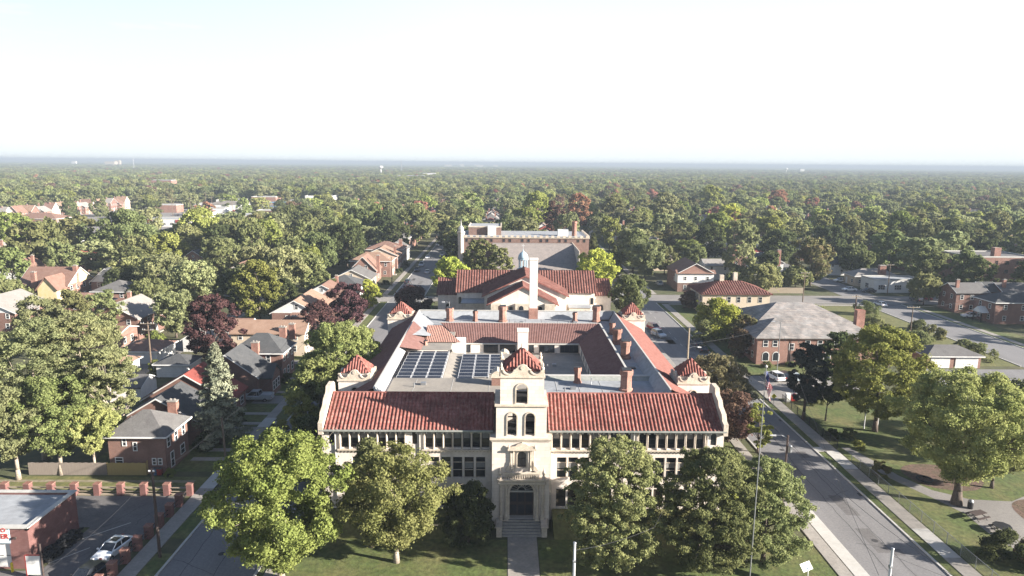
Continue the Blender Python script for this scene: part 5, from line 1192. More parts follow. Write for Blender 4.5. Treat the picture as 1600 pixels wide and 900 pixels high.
flatb('tan_shop', 'flat tan building behind the grey airy trees on the far left', -318, -288, 398, 412, 4.5, 'cream', 'tanshingle')
for i, (x0, x1, y0, y1, z, wl, lb) in enumerate([(-236, -206, 440, 456, 4.6, 'white', 'low white shop with red trim beyond the big round tree'), (-212, -196, 455, 470, 7.5, 'white', 'taller white box shop beside the red trimmed one'), (-192, -160, 470, 490, 5, 'cream', 'low cream shop by the busy road'), (-200, -172, 690, 715, 8, 'siding', 'long white warehouse by the blue scaffold'), (-268, -246, 640, 660, 6, 'siding', 'small white warehouse left of the arched roof'), (-236, -206, 720, 745, 6, 'cream', 'pale warehouse behind the arched roof'), (-240, -222, 545, 560, 4.5, 'white', 'white roadside kiosk building far left'), (-165, -140, 600, 618, 5, 'paintbrick', 'dull red flat building beyond the car lots')]):
    flatb('commercial_building', lb, x0, x1, y0, y1, z, wl, wins=i < 3)
for i, (x, y, w_, z, wl) in enumerate([(-262, 470, 16, 5, 'siding'), (-280, 500, 14, 4, 'cream'), (-226, 486, 12, 4, 'siding'), (-188, 520, 18, 5, 'pinkbrick'), (-175, 545, 12, 4.5, 'siding'), (-210, 640, 20, 6, 'cream'), (-285, 560, 18, 6, 'pinkbrick'), (-272, 600, 14, 5, 'siding'), (-182, 640, 16, 6, 'siding'), (-250, 680, 24, 7, 'pinkbrick'), (-170, 575, 12, 5, 'cream')]):
    flatb('commercial_building', f'{["white", "cream"][wl == "cream"] if wl != "pinkbrick" else "pinkish brick"} flat roofed roadside building, {["nearest the row houses", "behind the tan flat building", "left of the box shop", "at the near right of the car lots", "small, right of the pinkish block", "wide, behind the arched roof", "between the row houses and the car lots", "left of the arched roof", "right of the wide cream one", "largest, behind all the car lots", "small, at the right edge of the lots"][i]}', x, x+w_, y, y+w_*.7, z, wl, wins=False)
q = MB(); q.box(-211, -206.5, 439.7, 439.98, 2.6, 4.4); q.box(-229, -226, 439.7, 439.98, 2.6, 4.4); solo('shop_sign', q, paint('red'), 'red sign boards on the low white shop', 'sign')
ar = thing('arched_warehouse', 'pale warehouse with a barrel vaulted roof', 'warehouse', (-243, 610, 0)); q = MB(); q.box(-255, -230, 600, 622, 0, 4.5); part('wall', q, M['siding'], ar)
q = MB(); pr = [(-255.4+25.8*(.5-.5*math.cos(PI*i/12)), 4.5+3.2*math.sin(PI*i/12)) for i in range(13)]; q.extr([(a, 599.6, z) for a, z in pr], (0, 22.8, 0)); part('roof', q, M['paleshingle'], ar)
bl = thing('blue_gantry', 'blue steel gantry over the far car lot', 'gantry', (-196, 590, 0)); q = MB()
for x in (-204, -198, -192, -187): q.box(x, x+.5, 590, 590.5, 0, 7.5)
q.box(-205, -186, 589.8, 591, 6.6, 7.8); q.box(-205, -186, 589.8, 591, 3.5, 4.0); part('frame', q, mat('blue_paint', (0.16, 0.26, 0.36), 0.6), bl)
# parked cars in the car lots
c0 = car('pale car in the far car lots on the left', -216, 500, 1.2, 'white', 'sedan', 'cars in the far car lots', simple=True)
rng = random.Random(9); cl = [c0, car('dark car in the far car lots on the left', -208, 512, 1.2, 'dark', 'sedan', 'cars in the far car lots', simple=True), car('red car in the far car lots on the left', -200, 507, 1.2, 'red', 'sedan', 'cars in the far car lots', simple=True)]
for i in range(42):
    k = rng.choice((0, 0, 0, 1, 2)); c = copy_tree(cl[k]); rr = i % 3
    c.location = (-250+(i//3)*5.6+rng.uniform(-.5, .5), [528, 545, 575][rr]+rng.uniform(-1, 1), .03); c.rotation_euler = (0, 0, rng.choice((0, PI))+rng.uniform(-.1, .1))

# ------------------------------------------------------------------ buildings east of the east street
AP = thing('brick_apartment', 'two storey red brick apartment building with mottled slate hip roofs', 'apartment building', (67, 150, 0))
q = MB(); q.box(54.0, 80.0, 140.6, 152, 0, 6.0); q.box(58.2, 81, 152, 168, 0, 6.0); part('wall', q, M['pinkbrick'], AP)
part('roof', roof_mb('hip', 54.0, 80.0, 140.6, 152, 6.0, 3.0, .6), M['slate'], AP); part('roof', roof_mb('hip', 58.4, 81, 153.4, 168, 6.05, 3.6, .6), M['slate'], AP)
for px, z, w_, h_ in ((1196, 3.9, 1.1, 1.5), (1211, 3.9, 1.1, 1.5), (1237, 3.2, 1.1, 1.5), (1262, 3.9, 1.1, 1.5), (1281, 3.9, 1.1, 1.5), (1294, 3.9, 1.1, 1.5), (1307, 3.9, 1.1, 1.5), (1330, 3.9, 1.1, 1.5)):
    x = at(px, 540, 140.6).x; window(AP, x, 140.6, z, w_, h_, 'S')
for px in (1196, 1212, 1275, 1292): archwin(AP, at(px, 560, 140.6).x, 140.6, .9, .6, 1.2, 'white')
for i in range(3): window(AP, 54.0, 143+i*3.3, 3.9, 1.1, 1.5, 'W'); window(AP, 54.0, 143+i*3.3, .9, 1.1, 1.5, 'W')
q = MB(); x = at(1236, 565, 140.6).x; q.box(x-.6, x+.6, 140.5, 140.59, .1, 2.3); part('door', q, M['darkwood'], AP)
q = MB(); q.box(78.2, 80.0, 147, 148.4, 5, 10.6); part('chimney', q, M['chimbrick'], AP)
q = MB(); 
for x in (61.2, 72): q.tube((x, 140.5, 0), (x, 140.5, 5.8), .06, n=6)
part('drainpipe', q, M['darkwood'], AP)
TN = thing('tan_office', 'tan two storey building with red tile hip roof and evenly spaced windows', 'building', (66, 195, 0))
q = MB(); q.box(56.3, 75.5, 189.8, 203, 0, 6.0); part('wall', q, M['cream'], TN)
part('roof', roof_mb('hip', 56.3, 75.5, 189.8, 203, 6.0, 2.7, .6, ribs=.7), M['churchtile'], TN)
for px in (1123, 1139, 1154, 1171, 1188): window(TN, at(px, 468, 189.8).x, 189.8, 3.5, 1.1, 1.7, 'S', frame='coping'); window(TN, at(px, 468, 189.8).x, 189.8, .7, 1.1, 1.7, 'S', frame='coping')
for i in range(4):
    for z in (.7, 3.5): window(TN, 56.3, 191.5+i*3, z, 1.1, 1.7, 'W', frame='coping')
for x, y in ((63.5, 196.5), (69, 201)): q = MB(); q.box(x-.6, x+.6, y-.5, y+.5, 7.5, 10.4); part('chimney', q, M['stone'], TN)
q = MB(); q.box(56.1, 75.7, 189.6, 189.79, 5.5, 5.8); part('cornice', q, M['stone'], TN)
wh = house('white_house', 'house with white upper floor over brick and a layered brown roof', 58.0, 70.0, 225, 240, 6.3, 3.2, 'gy', 'brownbrick', 'brownshingle', gable='pinkbrick', wins=[(60.5, 224.89, 3.9, .9, 1.3, 'S'), (64, 224.89, 3.9, .9, 1.3, 'S'), (68, 224.89, 3.9, .9, 1.3, 'S'), (60.5, 225, .9, 1, 1.4, 'S'), (63.5, 225, .9, 1, 1.4, 'S'), (58, 230, 3, 1, 1.4, 'W')])
q = MB(); q.box(57.95, 70.05, 224.89, 229, 3.0, 6.28); part('upper_siding', q, M['siding'], wh)
q = MB(); q.extr([(57.3, 224.4, 6.3), (57.3, 226.2, 7.3), (57.3, 226.2, 7.15), (57.3, 224.4, 6.15)], (13.4, 0, 0)); part('porch_roof', q, M['brownshingle'], wh)
house('white_house', 'small white house with pale grey roof right of the white and brick one', 74.5, 84, 250, 259, 5.2, 1.8, 'gx', 'siding', 'paleshingle')
house('brick_house', 'brick house with pointed red hip roof among the trees right of centre', 95.5, 108, 283, 296, 6.2, 3.6, 'hip', 'brick', 'redshingle')
house('dark_roof_house', 'low house with blue black roof, white dormer and tall brick chimney', 97, 108.5, 262, 271, 4.8, 2.9, 'gy', 'siding', 'darkshingle', gable='siding', chim=((106.2, 261.6, 9.8, 1.4),))
house('white_house', 'pale house glimpsed right of the blue black roof', 126, 137, 262, 271, 4.6, 2.6, 'gx', 'siding', 'darkshingle')
GR = house('double_garage', 'brick double garage with two wide white doors and a grey roof', 89.6, 101.0, 138.6, 145.2, 2.7, 1.6, 'hip', 'pinkbrick', 'greyshingle', wins=[], cat='garage')
for a, b in ((90.3, 94.4), (95.6, 100.4)):
    q = MB(); q.box(a, b, 138.5, 138.59, .05, 2.3); d = part('garage_door', q, M['white'], GR); q = MB(); q.box(a, b, 138.47, 138.498, .8, .83); q.box(a, b, 138.47, 138.498, 1.5, 1.53); part('door_groove', q, M['coping'], d)
rw = [(132, 141.3, 194.5, 202.5, 'greyshingle', 'brick terrace house with grey roof and a pale door, nearest the leaning street tree'), (141.5, 146, 197.2, 203.5, 'darkshingle', 'narrow set back brick terrace link with dark roof'), (146.2, 160, 195, 203, 'greyshingle', 'brick terrace house with grey roof at the right edge, below the brown flats'), (133.2, 148.5, 180, 188.5, 'darkshingle', 'shaded brick house with a white gabled porch at the right edge')]
for i, (a, b, c, d, rf_, lb) in enumerate(rw):
    t = house('terrace_house', lb, a, b, c, d, 6.0, 2.1, 'gx' if i != 3 else 'hip', 'brick', rf_, chim=((a+1.2, c+2, 9.4, .9),) if i in (0, 2) else (), wins=[(a+(b-a)*f, c, z, 1.0, 1.4, 'S') for f in (.18, .5, .82) for z in (.9, 3.9)]+[(a, c+(d-c)*f, z, 1.0, 1.4, 'W') for f in (.25, .7) for z in (.9, 3.9)])
    if i == 3:
        q = MB()
        for x in (131.3, 131.5): q.box(131.2, 131.4, 182.3, 182.5, 0, 2.6); q.box(131.2, 131.4, 185.3, 185.5, 0, 2.6)
        q.extr([(131.0, 182, 2.6), (131.0, 185.8, 2.6), (131.0, 183.9, 4.2)], (2.19, 0, 0)); part('porch', q, M['white'], t)
B3 = flatb('brown_flats', 'three storey brown brick flats with flat roof at the right edge', 167, 190, 241, 258, 10.2, 'pinkbrick', 'darkasphalt', wins=False, cat='flats')
for fl in range(3):
    for i in range(6): window(B3, 169.2+i*3.7, 241, 1.2+fl*3.2, 1.5 if i % 2 else 1.0, 1.5, 'S', frame='brownbrick', rail=True)
    for i in range(4): window(B3, 167, 243.5+i*3.8, 1.2+fl*3.2, 1.3, 1.5, 'W', frame='brownbrick')
q = MB(); q.box(176, 178.4, 242, 244, 10.2, 13.6); part('chimney', q, M['chimbrick'], B3)
flatb('white_shop', 'low white shop with grey roof on the far corner right of centre', 124.5, 141, 225.5, 234, 4.2, 'siding', cat='shop')
house('shop_house', 'long low building with pale hip roof and a square pale chimney', 124.5, 140, 238, 246, 3.6, 2.2, 'hip', 'cream', 'paleshingle', chim=((134, 238.4, 7.4, 2.2),), floors=1)
house('white_house', 'house with white half timbered front, centre right beyond the battlements', 50.5, 65.5, 398, 409, 6.0, 4.0, 'gx', 'siding', 'brownshingle', gable='siding')
q = MB(); q.box(82, 100, 223.4, 223.6, 0, 1.9); solo('garden_wall', q, M['palewood'], 'pale board fence behind the round tree beyond the cross street', 'fence')

# ------------------------------------------------------------------ scattered houses glimpsed between trees
protos = []
for i, (kd, wl, rf_, lb) in enumerate([('hip', 'brick', 'greyshingle', 'brick house with grey hip roof glimpsed between the distant trees'), ('gy', 'siding', 'brownshingle', 'white gabled house glimpsed between the distant trees'), ('gx', 'brownbrick', 'darkshingle', 'brown brick house with dark roof glimpsed between the distant trees'), ('hip', 'pinkbrick', 'redshingle', 'red roofed house glimpsed between the distant trees'), ('gy', 'cream', 'paleshingle', 'cream house with pale roof glimpsed between the distant trees')]):
    protos.append((kd, wl, rf_, lb))
rng = random.Random(21); made = {}
rows = []
for sx in (-260, -185, -110, -30, 42.5, 117, 190, 265, 340):
    for sd in (-1, 1):
        y = 232.0
        while y < 640:
            x = sx+sd*21; rows.append((x, y)); y += rng.uniform(13, 17)
occupied += [(-62, -38, 60, 310), (-22, 36, 100, 290), (46, 80, 215, 262), (90, 145, 215, 300), (160, 195, 230, 262), (-145, -105, 150, 280), (46, 70, 392, 412)]
sparse = [(-460, -200, 300, 445, 0.0), (-325, -150, 285, 700, .07)]
def free(x, y, m=0): return not any(a-m < x < b+m and c-m < y < d+m for a, b, c, d in occupied)
cnt = 0
for x, y in rows:
    if x < -150 and 285 < y: continue
    if not free(x, y, 6) or abs(x) > .78*y+10 or rng.random() < .12: continue
    k = rng.randrange(5); kd, wl, rf_, lb = protos[k]
    if k not in made:
        made[k] = house('distant_house', lb, x-4.6, x+4.6, y-5, y+5, 5.6, 2.9, kd, wl, rf_, group='houses between the distant trees', sub=False, floors=2, chim=((x+2.6, y+1, 9.6, .9),)); cnt += 1; continue
    c = copy_tree(made[k]); c.location = (x, y, 0); c.rotation_euler = (0, 0, rng.choice((0, PI))); c.scale = (rng.uniform(.9, 1.2), rng.uniform(.9, 1.2), rng.uniform(.9, 1.15)); cnt += 1
    occupied.append((x-5, x+5, y-5.5, y+5.5))
print('distant houses', cnt)
# ------------------------------------------------------------------ auto shop and its lot
AS = thing('auto_shop', 'red painted brick auto shop with grey flat roof at the lower left corner', 'auto shop', (-60, 69, 0))
q = MB(); holewall(q, (-76, 65.2), 'S', 27, 0, 4.6, [(22.2, 25.0, 0.1, 2.9, False)], .3); q.box(-76, -49, 65.5, 73.2, 0, 4.3); q.box(-49.3, -49, 65.2, 73.2, 4.3, 4.6); q.box(-76, -49.3, 72.9, 73.2, 4.3, 4.6); q.poly([(-49, 65.2, 0), (-49, 65.5, 0), (-49, 65.5, 4.6), (-49, 65.2, 4.6)]); q.box(-76, -49.3, 65.5, 65.7, 4.3, 4.6)
part('wall', q, M['paintbrick'], AS)
q = MB(); q.box(-75.7, -49.35, 65.75, 72.85, 4.302, 4.36); part('roof', q, M['membrane'], AS)
q = MB(); q.box(-76.1, -48.85, 65.05, 65.72, 4.6, 4.72); q.box(-49.4, -48.85, 65.72, 73.35, 4.6, 4.72); q.box(-76.1, -49.4, 72.85, 73.35, 4.6, 4.72); part('coping', q, M['coping'], AS)
q = MB(); q.box(-53.8, -51.0, 65.4, 65.48, .1, 2.9); gd = part('garage_door', q, M['white'], AS); q = MB()
for i in range(4): q.box(-53.7+i*.7, -53.3+i*.7, 65.38, 65.398, 1.38, 1.44)
part('door_slot', q, M['blackmetal'], gd)
q = MB(); q.box(-56.4, -50.95, 65.08, 65.18, 3.02, 4.45); sg = part('sign', q, M['white'], AS)
q = MB(); q.box(-56.5, -50.85, 65.10, 65.19, 2.94, 3.0); q.box(-50.93, -50.83, 65.1, 65.19, 3.0, 4.5); part('sign_edge', q, M['bluegreen'], sg)
def text(s, size, loc, m, parent, rot=(PI/2, 0, 0), name='lettering', world=True, ext=.01):
    cu_ = bpy.data.curves.new(name, 'FONT'); cu_.body = s; cu_.size = size; cu_.extrude = ext; cu_.offset = size*.02
    o = bpy.data.objects.new(name, cu_); dg = bpy.context.evaluated_depsgraph_get(); COL.objects.link(o); bpy.context.view_layer.update()
    me = bpy.data.meshes.new_from_object(o.evaluated_get(bpy.context.evaluated_depsgraph_get())); bpy.data.objects.remove(o)
    me.materials.clear(); me.materials.append(m)
    o = bpy.data.objects.new(name, me); COL.objects.link(o); o.parent = parent
    root = parent
    while root.parent: root = root.parent
    o.location = Vector(loc)-root.location if world else Vector(loc); o.rotation_euler = rot
    return o
RED = mat('sign_red', (0.42, 0.04, 0.03), 0.6)
p_ = at(1.0, 831.5, 65.05); text('O', .62, p_, RED, sg); p_ = at(1.0, 841.5, 65.05); text('ER', .74, p_, RED, sg)
text('OPEN', .33, at(17, 864, 65.385), M['chimbrick'], gd)
q = MB(); q.tube((-50.2, 65.1, 3.6), (-50.2, 64.9, 3.6), .12, .16, 8); part('wall_lamp', q, M['darkwood'], AS)
q = MB()
for x in (-54.4, -50.4): q.tube((x, 64.5, 0), (x, 64.5, 1.0), .11, n=8)
YP = mat('bollard_yellow', (0.6, 0.46, 0.03), 0.6)
b0 = None
for x, lb in ((-50.6, 'yellow bollard right of the garage door'), (-54.3, 'yellow bollard left of the garage door')):
    q = MB(); q.lathe((x, 64.6, 0), [(.12, 0), (.12, 1.0), (.06, 1.1)], 10); solo('bollard', q, YP, lb, 'bollard')
q = MB(); q.box(-49.0+.003, -48.6, 65.8, 73, .0, .12); solo('wall_apron', q, M['concrete'], 'concrete strip along the red wall of the auto shop', 'apron') if False else None
# heap of tyres
def tyre_mesh():
    m = MB(); n, k = 16, 8
    for i in range(n):
        for j in range(k):
            def pt(i, j): a = 2*PI*i/n; b = 2*PI*j/k; rr = .25+.10*math.cos(b); return (rr*math.cos(a), rr*math.sin(a), .11*math.sin(b))
            m.poly([pt(i, j), pt(i+1, j), pt(i+1, j+1), pt(i, j+1)])
    return mkmesh('tyre', m, M['rubber'], True)
tm = tyre_mesh(); rng = random.Random(2)
for i in range(64):
    t = i/64; y = 65.9+6.2*rng.random()**1.1; lay = rng.randrange(0, 5 if y < 70 else 4); off = rng.uniform(.35, 1.7-.16*lay)
    o = bpy.data.objects.new('tyre', tm); COL.objects.link(o); o.location = (-48.95+off, y, .15+lay*.26); o.rotation_euler = (rng.uniform(-.7, .7), rng.uniform(-.7, .7), rng.uniform(0, 3)); o.scale = [rng.uniform(1.0, 1.25)]*3
    setp(o, 'black tyre in the heap against the red wall of the auto shop', 'tyre', 'heap of old tyres')
# leaning board and post
bt = thing('notice_board', 'white notice board on a post at the lower left lot entrance', 'sign', (-46.9, 63.6, 0)); q = MB(); q.tube((-46.6, 63.4, 0), (-46.6, 63.4, 3.9), .09, n=8); part('post', q, M['darkwood'], bt)
q = MB(); q.box(-48.2, -46.75, 63.4, 63.5, .5, 2.6); part('board', q, M['white'], bt); q = MB(); q.box(-48.3, -48.2, 63.38, 63.52, .4, 2.65); q.box(-48.2, -46.75, 63.38, 63.52, 2.6, 2.68); part('frame', q, paint('red'), bt)
# brick pillars round the lot
p0 = None
spots = [(-39.85-i*2.93, 81.35, 'n') for i in range(10)]+[(-39.95, 78.5-i*2.42, 'e') for i in range(8)]
places = ['at the corner where both pillar rows meet', 'second from the corner in the far row', 'third from the corner in the far row', 'fourth from the corner in the far row', 'fifth from the corner in the far row, just right of the shop roof', 'sixth in the far row, at the roof corner of the shop', 'seventh in the far row, above the shop roof', 'eighth in the far row, above the shop roof', 'ninth in the far row, near the airy tree trunks', 'last of the far row', 'first below the corner in the row by the sidewalk', 'second below the corner by the sidewalk', 'third below the corner by the sidewalk, behind the leaning pole', 'fourth below the corner by the sidewalk', 'fifth below the corner, at the rear of the white sedan', 'sixth below the corner, beside the white sedan', 'seventh below the corner, beside the black sedan', 'nearest of the row by the sidewalk']
for i, (x, y, s) in enumerate(spots):
    if p0 is None:
        p0 = thing('brick_pillar', '', 'pillar', (x, y, 0), 0, 'brick pillars around the parking lot', world=False)
        m = MB(); m.box(-.36, .36, -.36, .36, 0, 1.5); part('shaft', m, M['paintbrick'], p0); m = MB(); m.box(-.4, .4, -.4, .4, 1.5, 1.6); part('cap', m, M['pinkbrick'], p0); c = p0
    else: c = copy_tree(p0); c.location = (x, y, 0)
    c['label'] = 'red brick pillar '+places[i]
q = MB()
for i in range(9): a, b = -39.85-i*2.93-.4, -39.85-(i+1)*2.93+.4; q.box(b, a, 81.3, 81.38, .95, 1.03); q.box(b, a, 81.3, 81.38, .45, .53); q.box(b, a, 81.15, 81.5, 0, .16)
solo('lot_railing', q, M['palewood'], 'pale rails and kerb between the far row of brick pillars', 'railing')
q = MB()
for i in range(8):
    b = 81.35-.4-(0 if i == 0 else .45+i*2.42); a = 78.5-i*2.42+.4; q.box(-39.99, -39.91, a, a+1.6, .95, 1.03); q.box(-39.99, -39.91, a, a+1.6, .45, .53)
solo('lot_railing', q, M['darkwood'], 'dark rails between the brick pillars by the sidewalk', 'railing')
# board fence
for lb, a, b, m_ in (('weathered grey board fence left of the tan section', -64, -53.5, 'fencegrey'), ('newer tan board fence in front of the brick house', -53.46, -48.2, 'fencetan')):
    q = MB(); k = a
    while k < b-.1: q.box(k, k+.135, 86.78, 86.8, .05, 1.82+.03*math.sin(k*7)); k += .15
    q.box(a, b, 86.8, 86.88, .4, .5); q.box(a, b, 86.8, 86.88, 1.4, 1.5)
    if m_ == 'fencetan':
        k = 86.9
        while k < 88.6: q.box(-48.22, -48.2, k, k+.135, .05, 2.0); k += .15
    solo('board_fence', q, M[m_], lb, 'fence')
for i, (x, c_, lb) in enumerate(((-47.1, 'blue', 'blue wheeled bin at the corner of the brick house'), (-46.5, 'red', 'dull red wheeled bin beside the blue one'))):
    t = thing('wheeled_bin', lb, 'bin', (x, 87.0-.1, 0), 0, world=False); q = MB(); b0_ = [(-.24, -.24, .1), (.24, -.24, .1), (.24, .24, .1), (-.24, .24, .1)]; q.extr([(-.24, -.22, .08), (.24, -.22, .08), (.29, -.28, 1.0), (-.29, -.28, 1.0)], (0, .5, 0)); part('body', q, paint(c_), t)
    q = MB(); q.box(-.31, .31, -.32, .28, 1.0, 1.07); part('lid', q, paint('dark'), t); q = MB(); q.tube((-.28, .2, .1), (.28, .2, .1), .1, n=8); part('wheel', q, M['rubber'], t)

# ------------------------------------------------------------------ poles, lamps, wires
P1 = pole('utility pole with two crossarms in the back alley near the white garages', -70.8, 132.8, 10.4, ((0, 1.35), (1.3, 1.1)), r=.17)
P2 = pole('bare leaning wooden pole on the west sidewalk in front of the spruce', -37.2, 86.4, 8.5, (), r=.17); P2.rotation_euler = (0, R(-1.5), 0)
P3 = pole('dark wooden pole on the west sidewalk beside the parking lot', -36.8, 67.3, 10.2, ((0, .3),), 'darkwood', r=.17)
P4 = pole('dark wooden pole with transformer and pale street lamp on the east street', at(1231, 684, 79).x, 79, 9.4, (), 'darkwood', r=.16, lamp=(-1.5, .2, 9.0), transformer=(.35, -.1, 7.2))
P5 = pole('tall grey pole with street lamp arm between the school and the east street', 35.9, 128.5, 10.9, (), 'palewood', r=.17, lamp=(1.9, -.1, 6.8))
P6 = pole('thin pale pole in front of the slate roofed apartment building', 57.0, 136.6, 10.6, (), 'greymetal', r=.09, name='lamp_post', lamp=(-1.2, .3, 10.0), cat='lamp post')
P7 = pole('utility pole with transformer at the chimney of the slate roofed apartment building', 90.0, 170.5, 9.6, ((0, 1.2),), r=.16, transformer=(.3, -.2, 6.8))
P8 = pole('utility pole with wide crossarm among the weeds of the vacant lot', 100.6, 163.5, 8.3, ((0, 1.6),), r=.15)
P9 = pole('utility pole standing by the cross street beyond the slate roofs', 91.5, 209.0-4.5, 10.2, ((0, 1.3), (1.0, 1.0)), r=.17)
P10 = pole('utility pole in front of the round tree beyond the cross street', 118.8+8, 221, 10.5, ((0, 1.2),), r=.16)
P11 = pole('pale lamp post on the service yard behind the school', -12.5, 152, 11.0, (), 'greymetal', r=.1, name='lamp_post', lamp=(-1.1, 0, 10.6), cat='lamp post')
P12 = pole('wooden pole with street lamp on the west street beside the steep brick gable', -38.6, 231, 10.3, ((0, 1.0),), r=.18)
P13 = pole('utility pole standing among trees left of the tudor house', -103, 205, 12.5, ((0, 1.6), (1.2, 1.4)), r=.17)
for i, (px, py, Y) in enumerate([(320, 292, 640), (330, 300, 560), (296, 305, 540), (362, 310, 560), (268, 310, 520), (548, 300, 620), (472, 330, 430), (485, 318, 470)]):
    p = at(px, py, Y); pole('utility pole in the far left district, one of several along the busy road', p.x, p.y, max(8.5, min(13, p.z)), ((0, 1.3),), r=.2, group='far utility poles')
for i, (px, py, Y) in enumerate([(1380, 380, 330), (1458, 398, 290), (1448, 396, 262)]):
    p = at(px, py, Y); pole(['pale pole in front of the yellow green tree far right', 'utility pole left of the brown flats', 'thin pole beyond the shops far right'][i], p.x, p.y, max(8, min(13, p.z)), ((0, 1.1),), r=.17)
for (px, py, lb) in ((898, 848, 'pale metal pole top rising at the bottom centre'), (1395, 857, 'pale metal pole top rising at the bottom right')):
    p = at(px, py, 50); t = thing('metal_pole', lb, 'pole', (p.x, 50, 0), 0, world=False); q = MB(); q.tube((0, 0, 0), (0, 0, p.z), .15, .10, 12); part('shaft', q, M['whitemetal'], t); q = MB(); q.tube((0, 0, p.z), (0, 0, p.z+.05), .14, .1, 12); part('cap', q, M['greymetal'], t)
    q = MB(); q.tube((-.12, 0, p.z-1.6), (.12, 0, p.z-1.6), .15, .15, 10); part('band', q, M['greymetal'], t)
def tp(o, H, dx=0): return (o.location.x+dx, o.location.y, H)
wire('power line crossing the east street to the apartment building', [tp(P5, 7.6), (54.2, 141, 7.2)], .25, .03)
wire('cable from the bottom centre metal pole into the school trees', [(at(898, 848, 50).x, 50, at(898, 860, 50).z), (14, 58, 9.0), (24, 80, 8)], .3, .02)
wire('cable from the bottom right metal pole across the east street', [(at(1395, 857, 50).x, 50, at(1395, 868, 50).z), (43, 47, 8.0), (52, 44, 8)], .2, .02)
wire('service wire from the leaning pole to the brick house', [(-37.0, 86.4, 7.6), (-45.6, 90, 4.8)], .3, .022)
wire('twin alley wires past the double armed pole', [(-71, 60, 9.8), (-70.8, 132.8, 10.1), (-71, 200, 9.8)], 1.2, .02)
wire('service drop from the alley pole to the charcoal roofed garage', [(-70.8, 132.8, 9.2), (-65, 130, 3.6)], .3, .02)
wire('line along the cross street past the slate roofs', [(60, 203.8, 9.6), (91.5, 204.5, 9.9), (127, 221, 10.2)], .8, .025)
wire('line over the vacant lot poles', [(80, 147, 8), (90, 170.5, 9.3), (91.5, 204.5, 9.6)], .8, .022)
wire('line from the vacant lot pole to the terrace houses', [(90, 170.5, 9.3), (100.6, 163.5, 8.0), (133.5, 185, 6.4)], .6, .022)
wire('long wire along the west sidewalk from the dark pole to the bare pole', [(-36.8, 50, 9.4), (-36.8, 67.3, 9.6), (-37.0, 86.4, 8.0)], .5, .022)
wire('long wire running up the west street past the houses', [(-37.0, 86.4, 8.1), (-38.2, 135, 9), (-38.4, 185, 9.4), (-38.6, 231, 9.8)], 1.0, .022)
wire('service wire to the red roofed house', [(-37.4, 100, 8.2), (-45, 109, 4.2)], .3, .02)
wire('wire from the east street dark pole past the park trees', [(38, 50, 8.4), (at(1231, 684, 79).x, 79, 8.7), (37, 128.5, 9.8), (37, 190, 9.8)], .9, .022)
wire('wire from the grey pole to the tan office', [(35.9, 128.5, 9.9), (56.3, 190, 6.2)], .8, .022)
wire('second alley wire behind the far garages', [(-71.6, 60, 8.4), (-71.4, 132.8, 8.9), (-72, 200, 8.6)], 1.4, .02)
wire('wire over the park from the metal pole', [(30.5, 50, 9.4), (57, 136.6, 9.6)], 1.2, .02)
# flagpole
FP = thing('flagpole', 'tall thin grey flagpole in front of the school', 'flagpole', (at(1172, 895, 61).x, 61, 0), 0, world=False)
fz = at(1187, 575, 61).z; q = MB(); q.tube((0, 0, 0), (0, 0, fz), .075, .04, 10); part('shaft', q, M['greymetal'], FP)
q = MB(); q.lathe((0, 0, fz), [(.05, 0), (.13, .1), (.13, .2), (.03, .3)], 10); part('finial', q, M['coping'], FP); q = MB(); q.lathe((0, 0, 0), [(.5, 0), (.5, .25), (.2, .4)], 12); part('base', q, M['concrete'], FP)
flag = MB(); NU, NV = 26, 26
def fp(u, v):  # u along the fly, v down the hoist
    x = .07+.16*u**.5+.38*u+.10*math.sin(9*u+5*v)*u; y = .22*math.sin(11*u+3.0*v)*min(1, u*3)
    z = -(v*1.55*(1-.15*u)) - 1.75*u**1.15
    return (x, y, z)
for i in range(NU):
    for j in range(NV):
        u0, u1, v0, v1 = i/NU, (i+1)/NU, j/NV, (j+1)/NV
        if u0 < .4 and v0 < 7/13: mi = 2
        else: mi = 0 if (j//2) % 2 == 0 else 1
        flag.poly([fp(u0, v0), fp(u1, v0), fp(u1, v1), fp(u0, v1)], mi)
for i in range(6):
    for j in range(5):
        u, v = .035+i*.062, .05+j*.1; e = .012; a = Vector(fp(u, v)); b = Vector(fp(u+e, v)); c_ = Vector(fp(u+e, v+e*1.5)); d_ = Vector(fp(u, v+e*1.5))
        for s in (-.02, .02): flag.poly([p_+Vector((0, s, 0)) for p_ in (a, b, c_, d_)], 1)
fl = bpy.data.objects.new('flag', mkmesh('flag', flag, [mat('flag_red', (0.45, 0.03, 0.035), .8), mat('flag_white', (0.75, .74, .72), .8), mat('flag_blue', (0.03, 0.045, 0.16), .8)])); COL.objects.link(fl)
fl.location = (FP.location.x, 61, fz-.25); setp(fl, 'limp red, white and blue striped flag hanging from the flagpole', 'flag')
# yellow warning sign and lawn sign
ys = thing('warning_sign', 'yellow diamond sign on a post at the edge of the east sidewalk', 'sign', (47.2, 113.5, 0), 0, world=False); q = MB(); q.tube((0, .03, 0), (0, .03, 2.6), .035, n=6); part('post', q, M['greymetal'], ys)
q = MB(); q.extr([(-.48, 0, 2.35), (0, 0, 1.87), (.48, 0, 2.35), (0, 0, 2.83)], (0, -.03, 0)); sb = part('sign_face', q, mat('sign_yellow', (0.72, 0.66, 0.02), .5), ys)
q = MB(); q.tube((0, -.035, 2.5), (0, -.045, 2.5), .07, n=8); q.box(-.06, .06, -.045, -.035, 2.15, 2.42); part('pictogram', q, M['blackmetal'], sb)
ws = thing('lawn_sign', 'small white sign on the lawn edge at the bottom right', 'sign', (at(1262, 898, 62.5).x, 62.5, 0), R(28), world=False); q = MB(); q.tube((0, 0, 0), (0, 0, 2.0), .05, n=6); part('post', q, M['white'], ws)
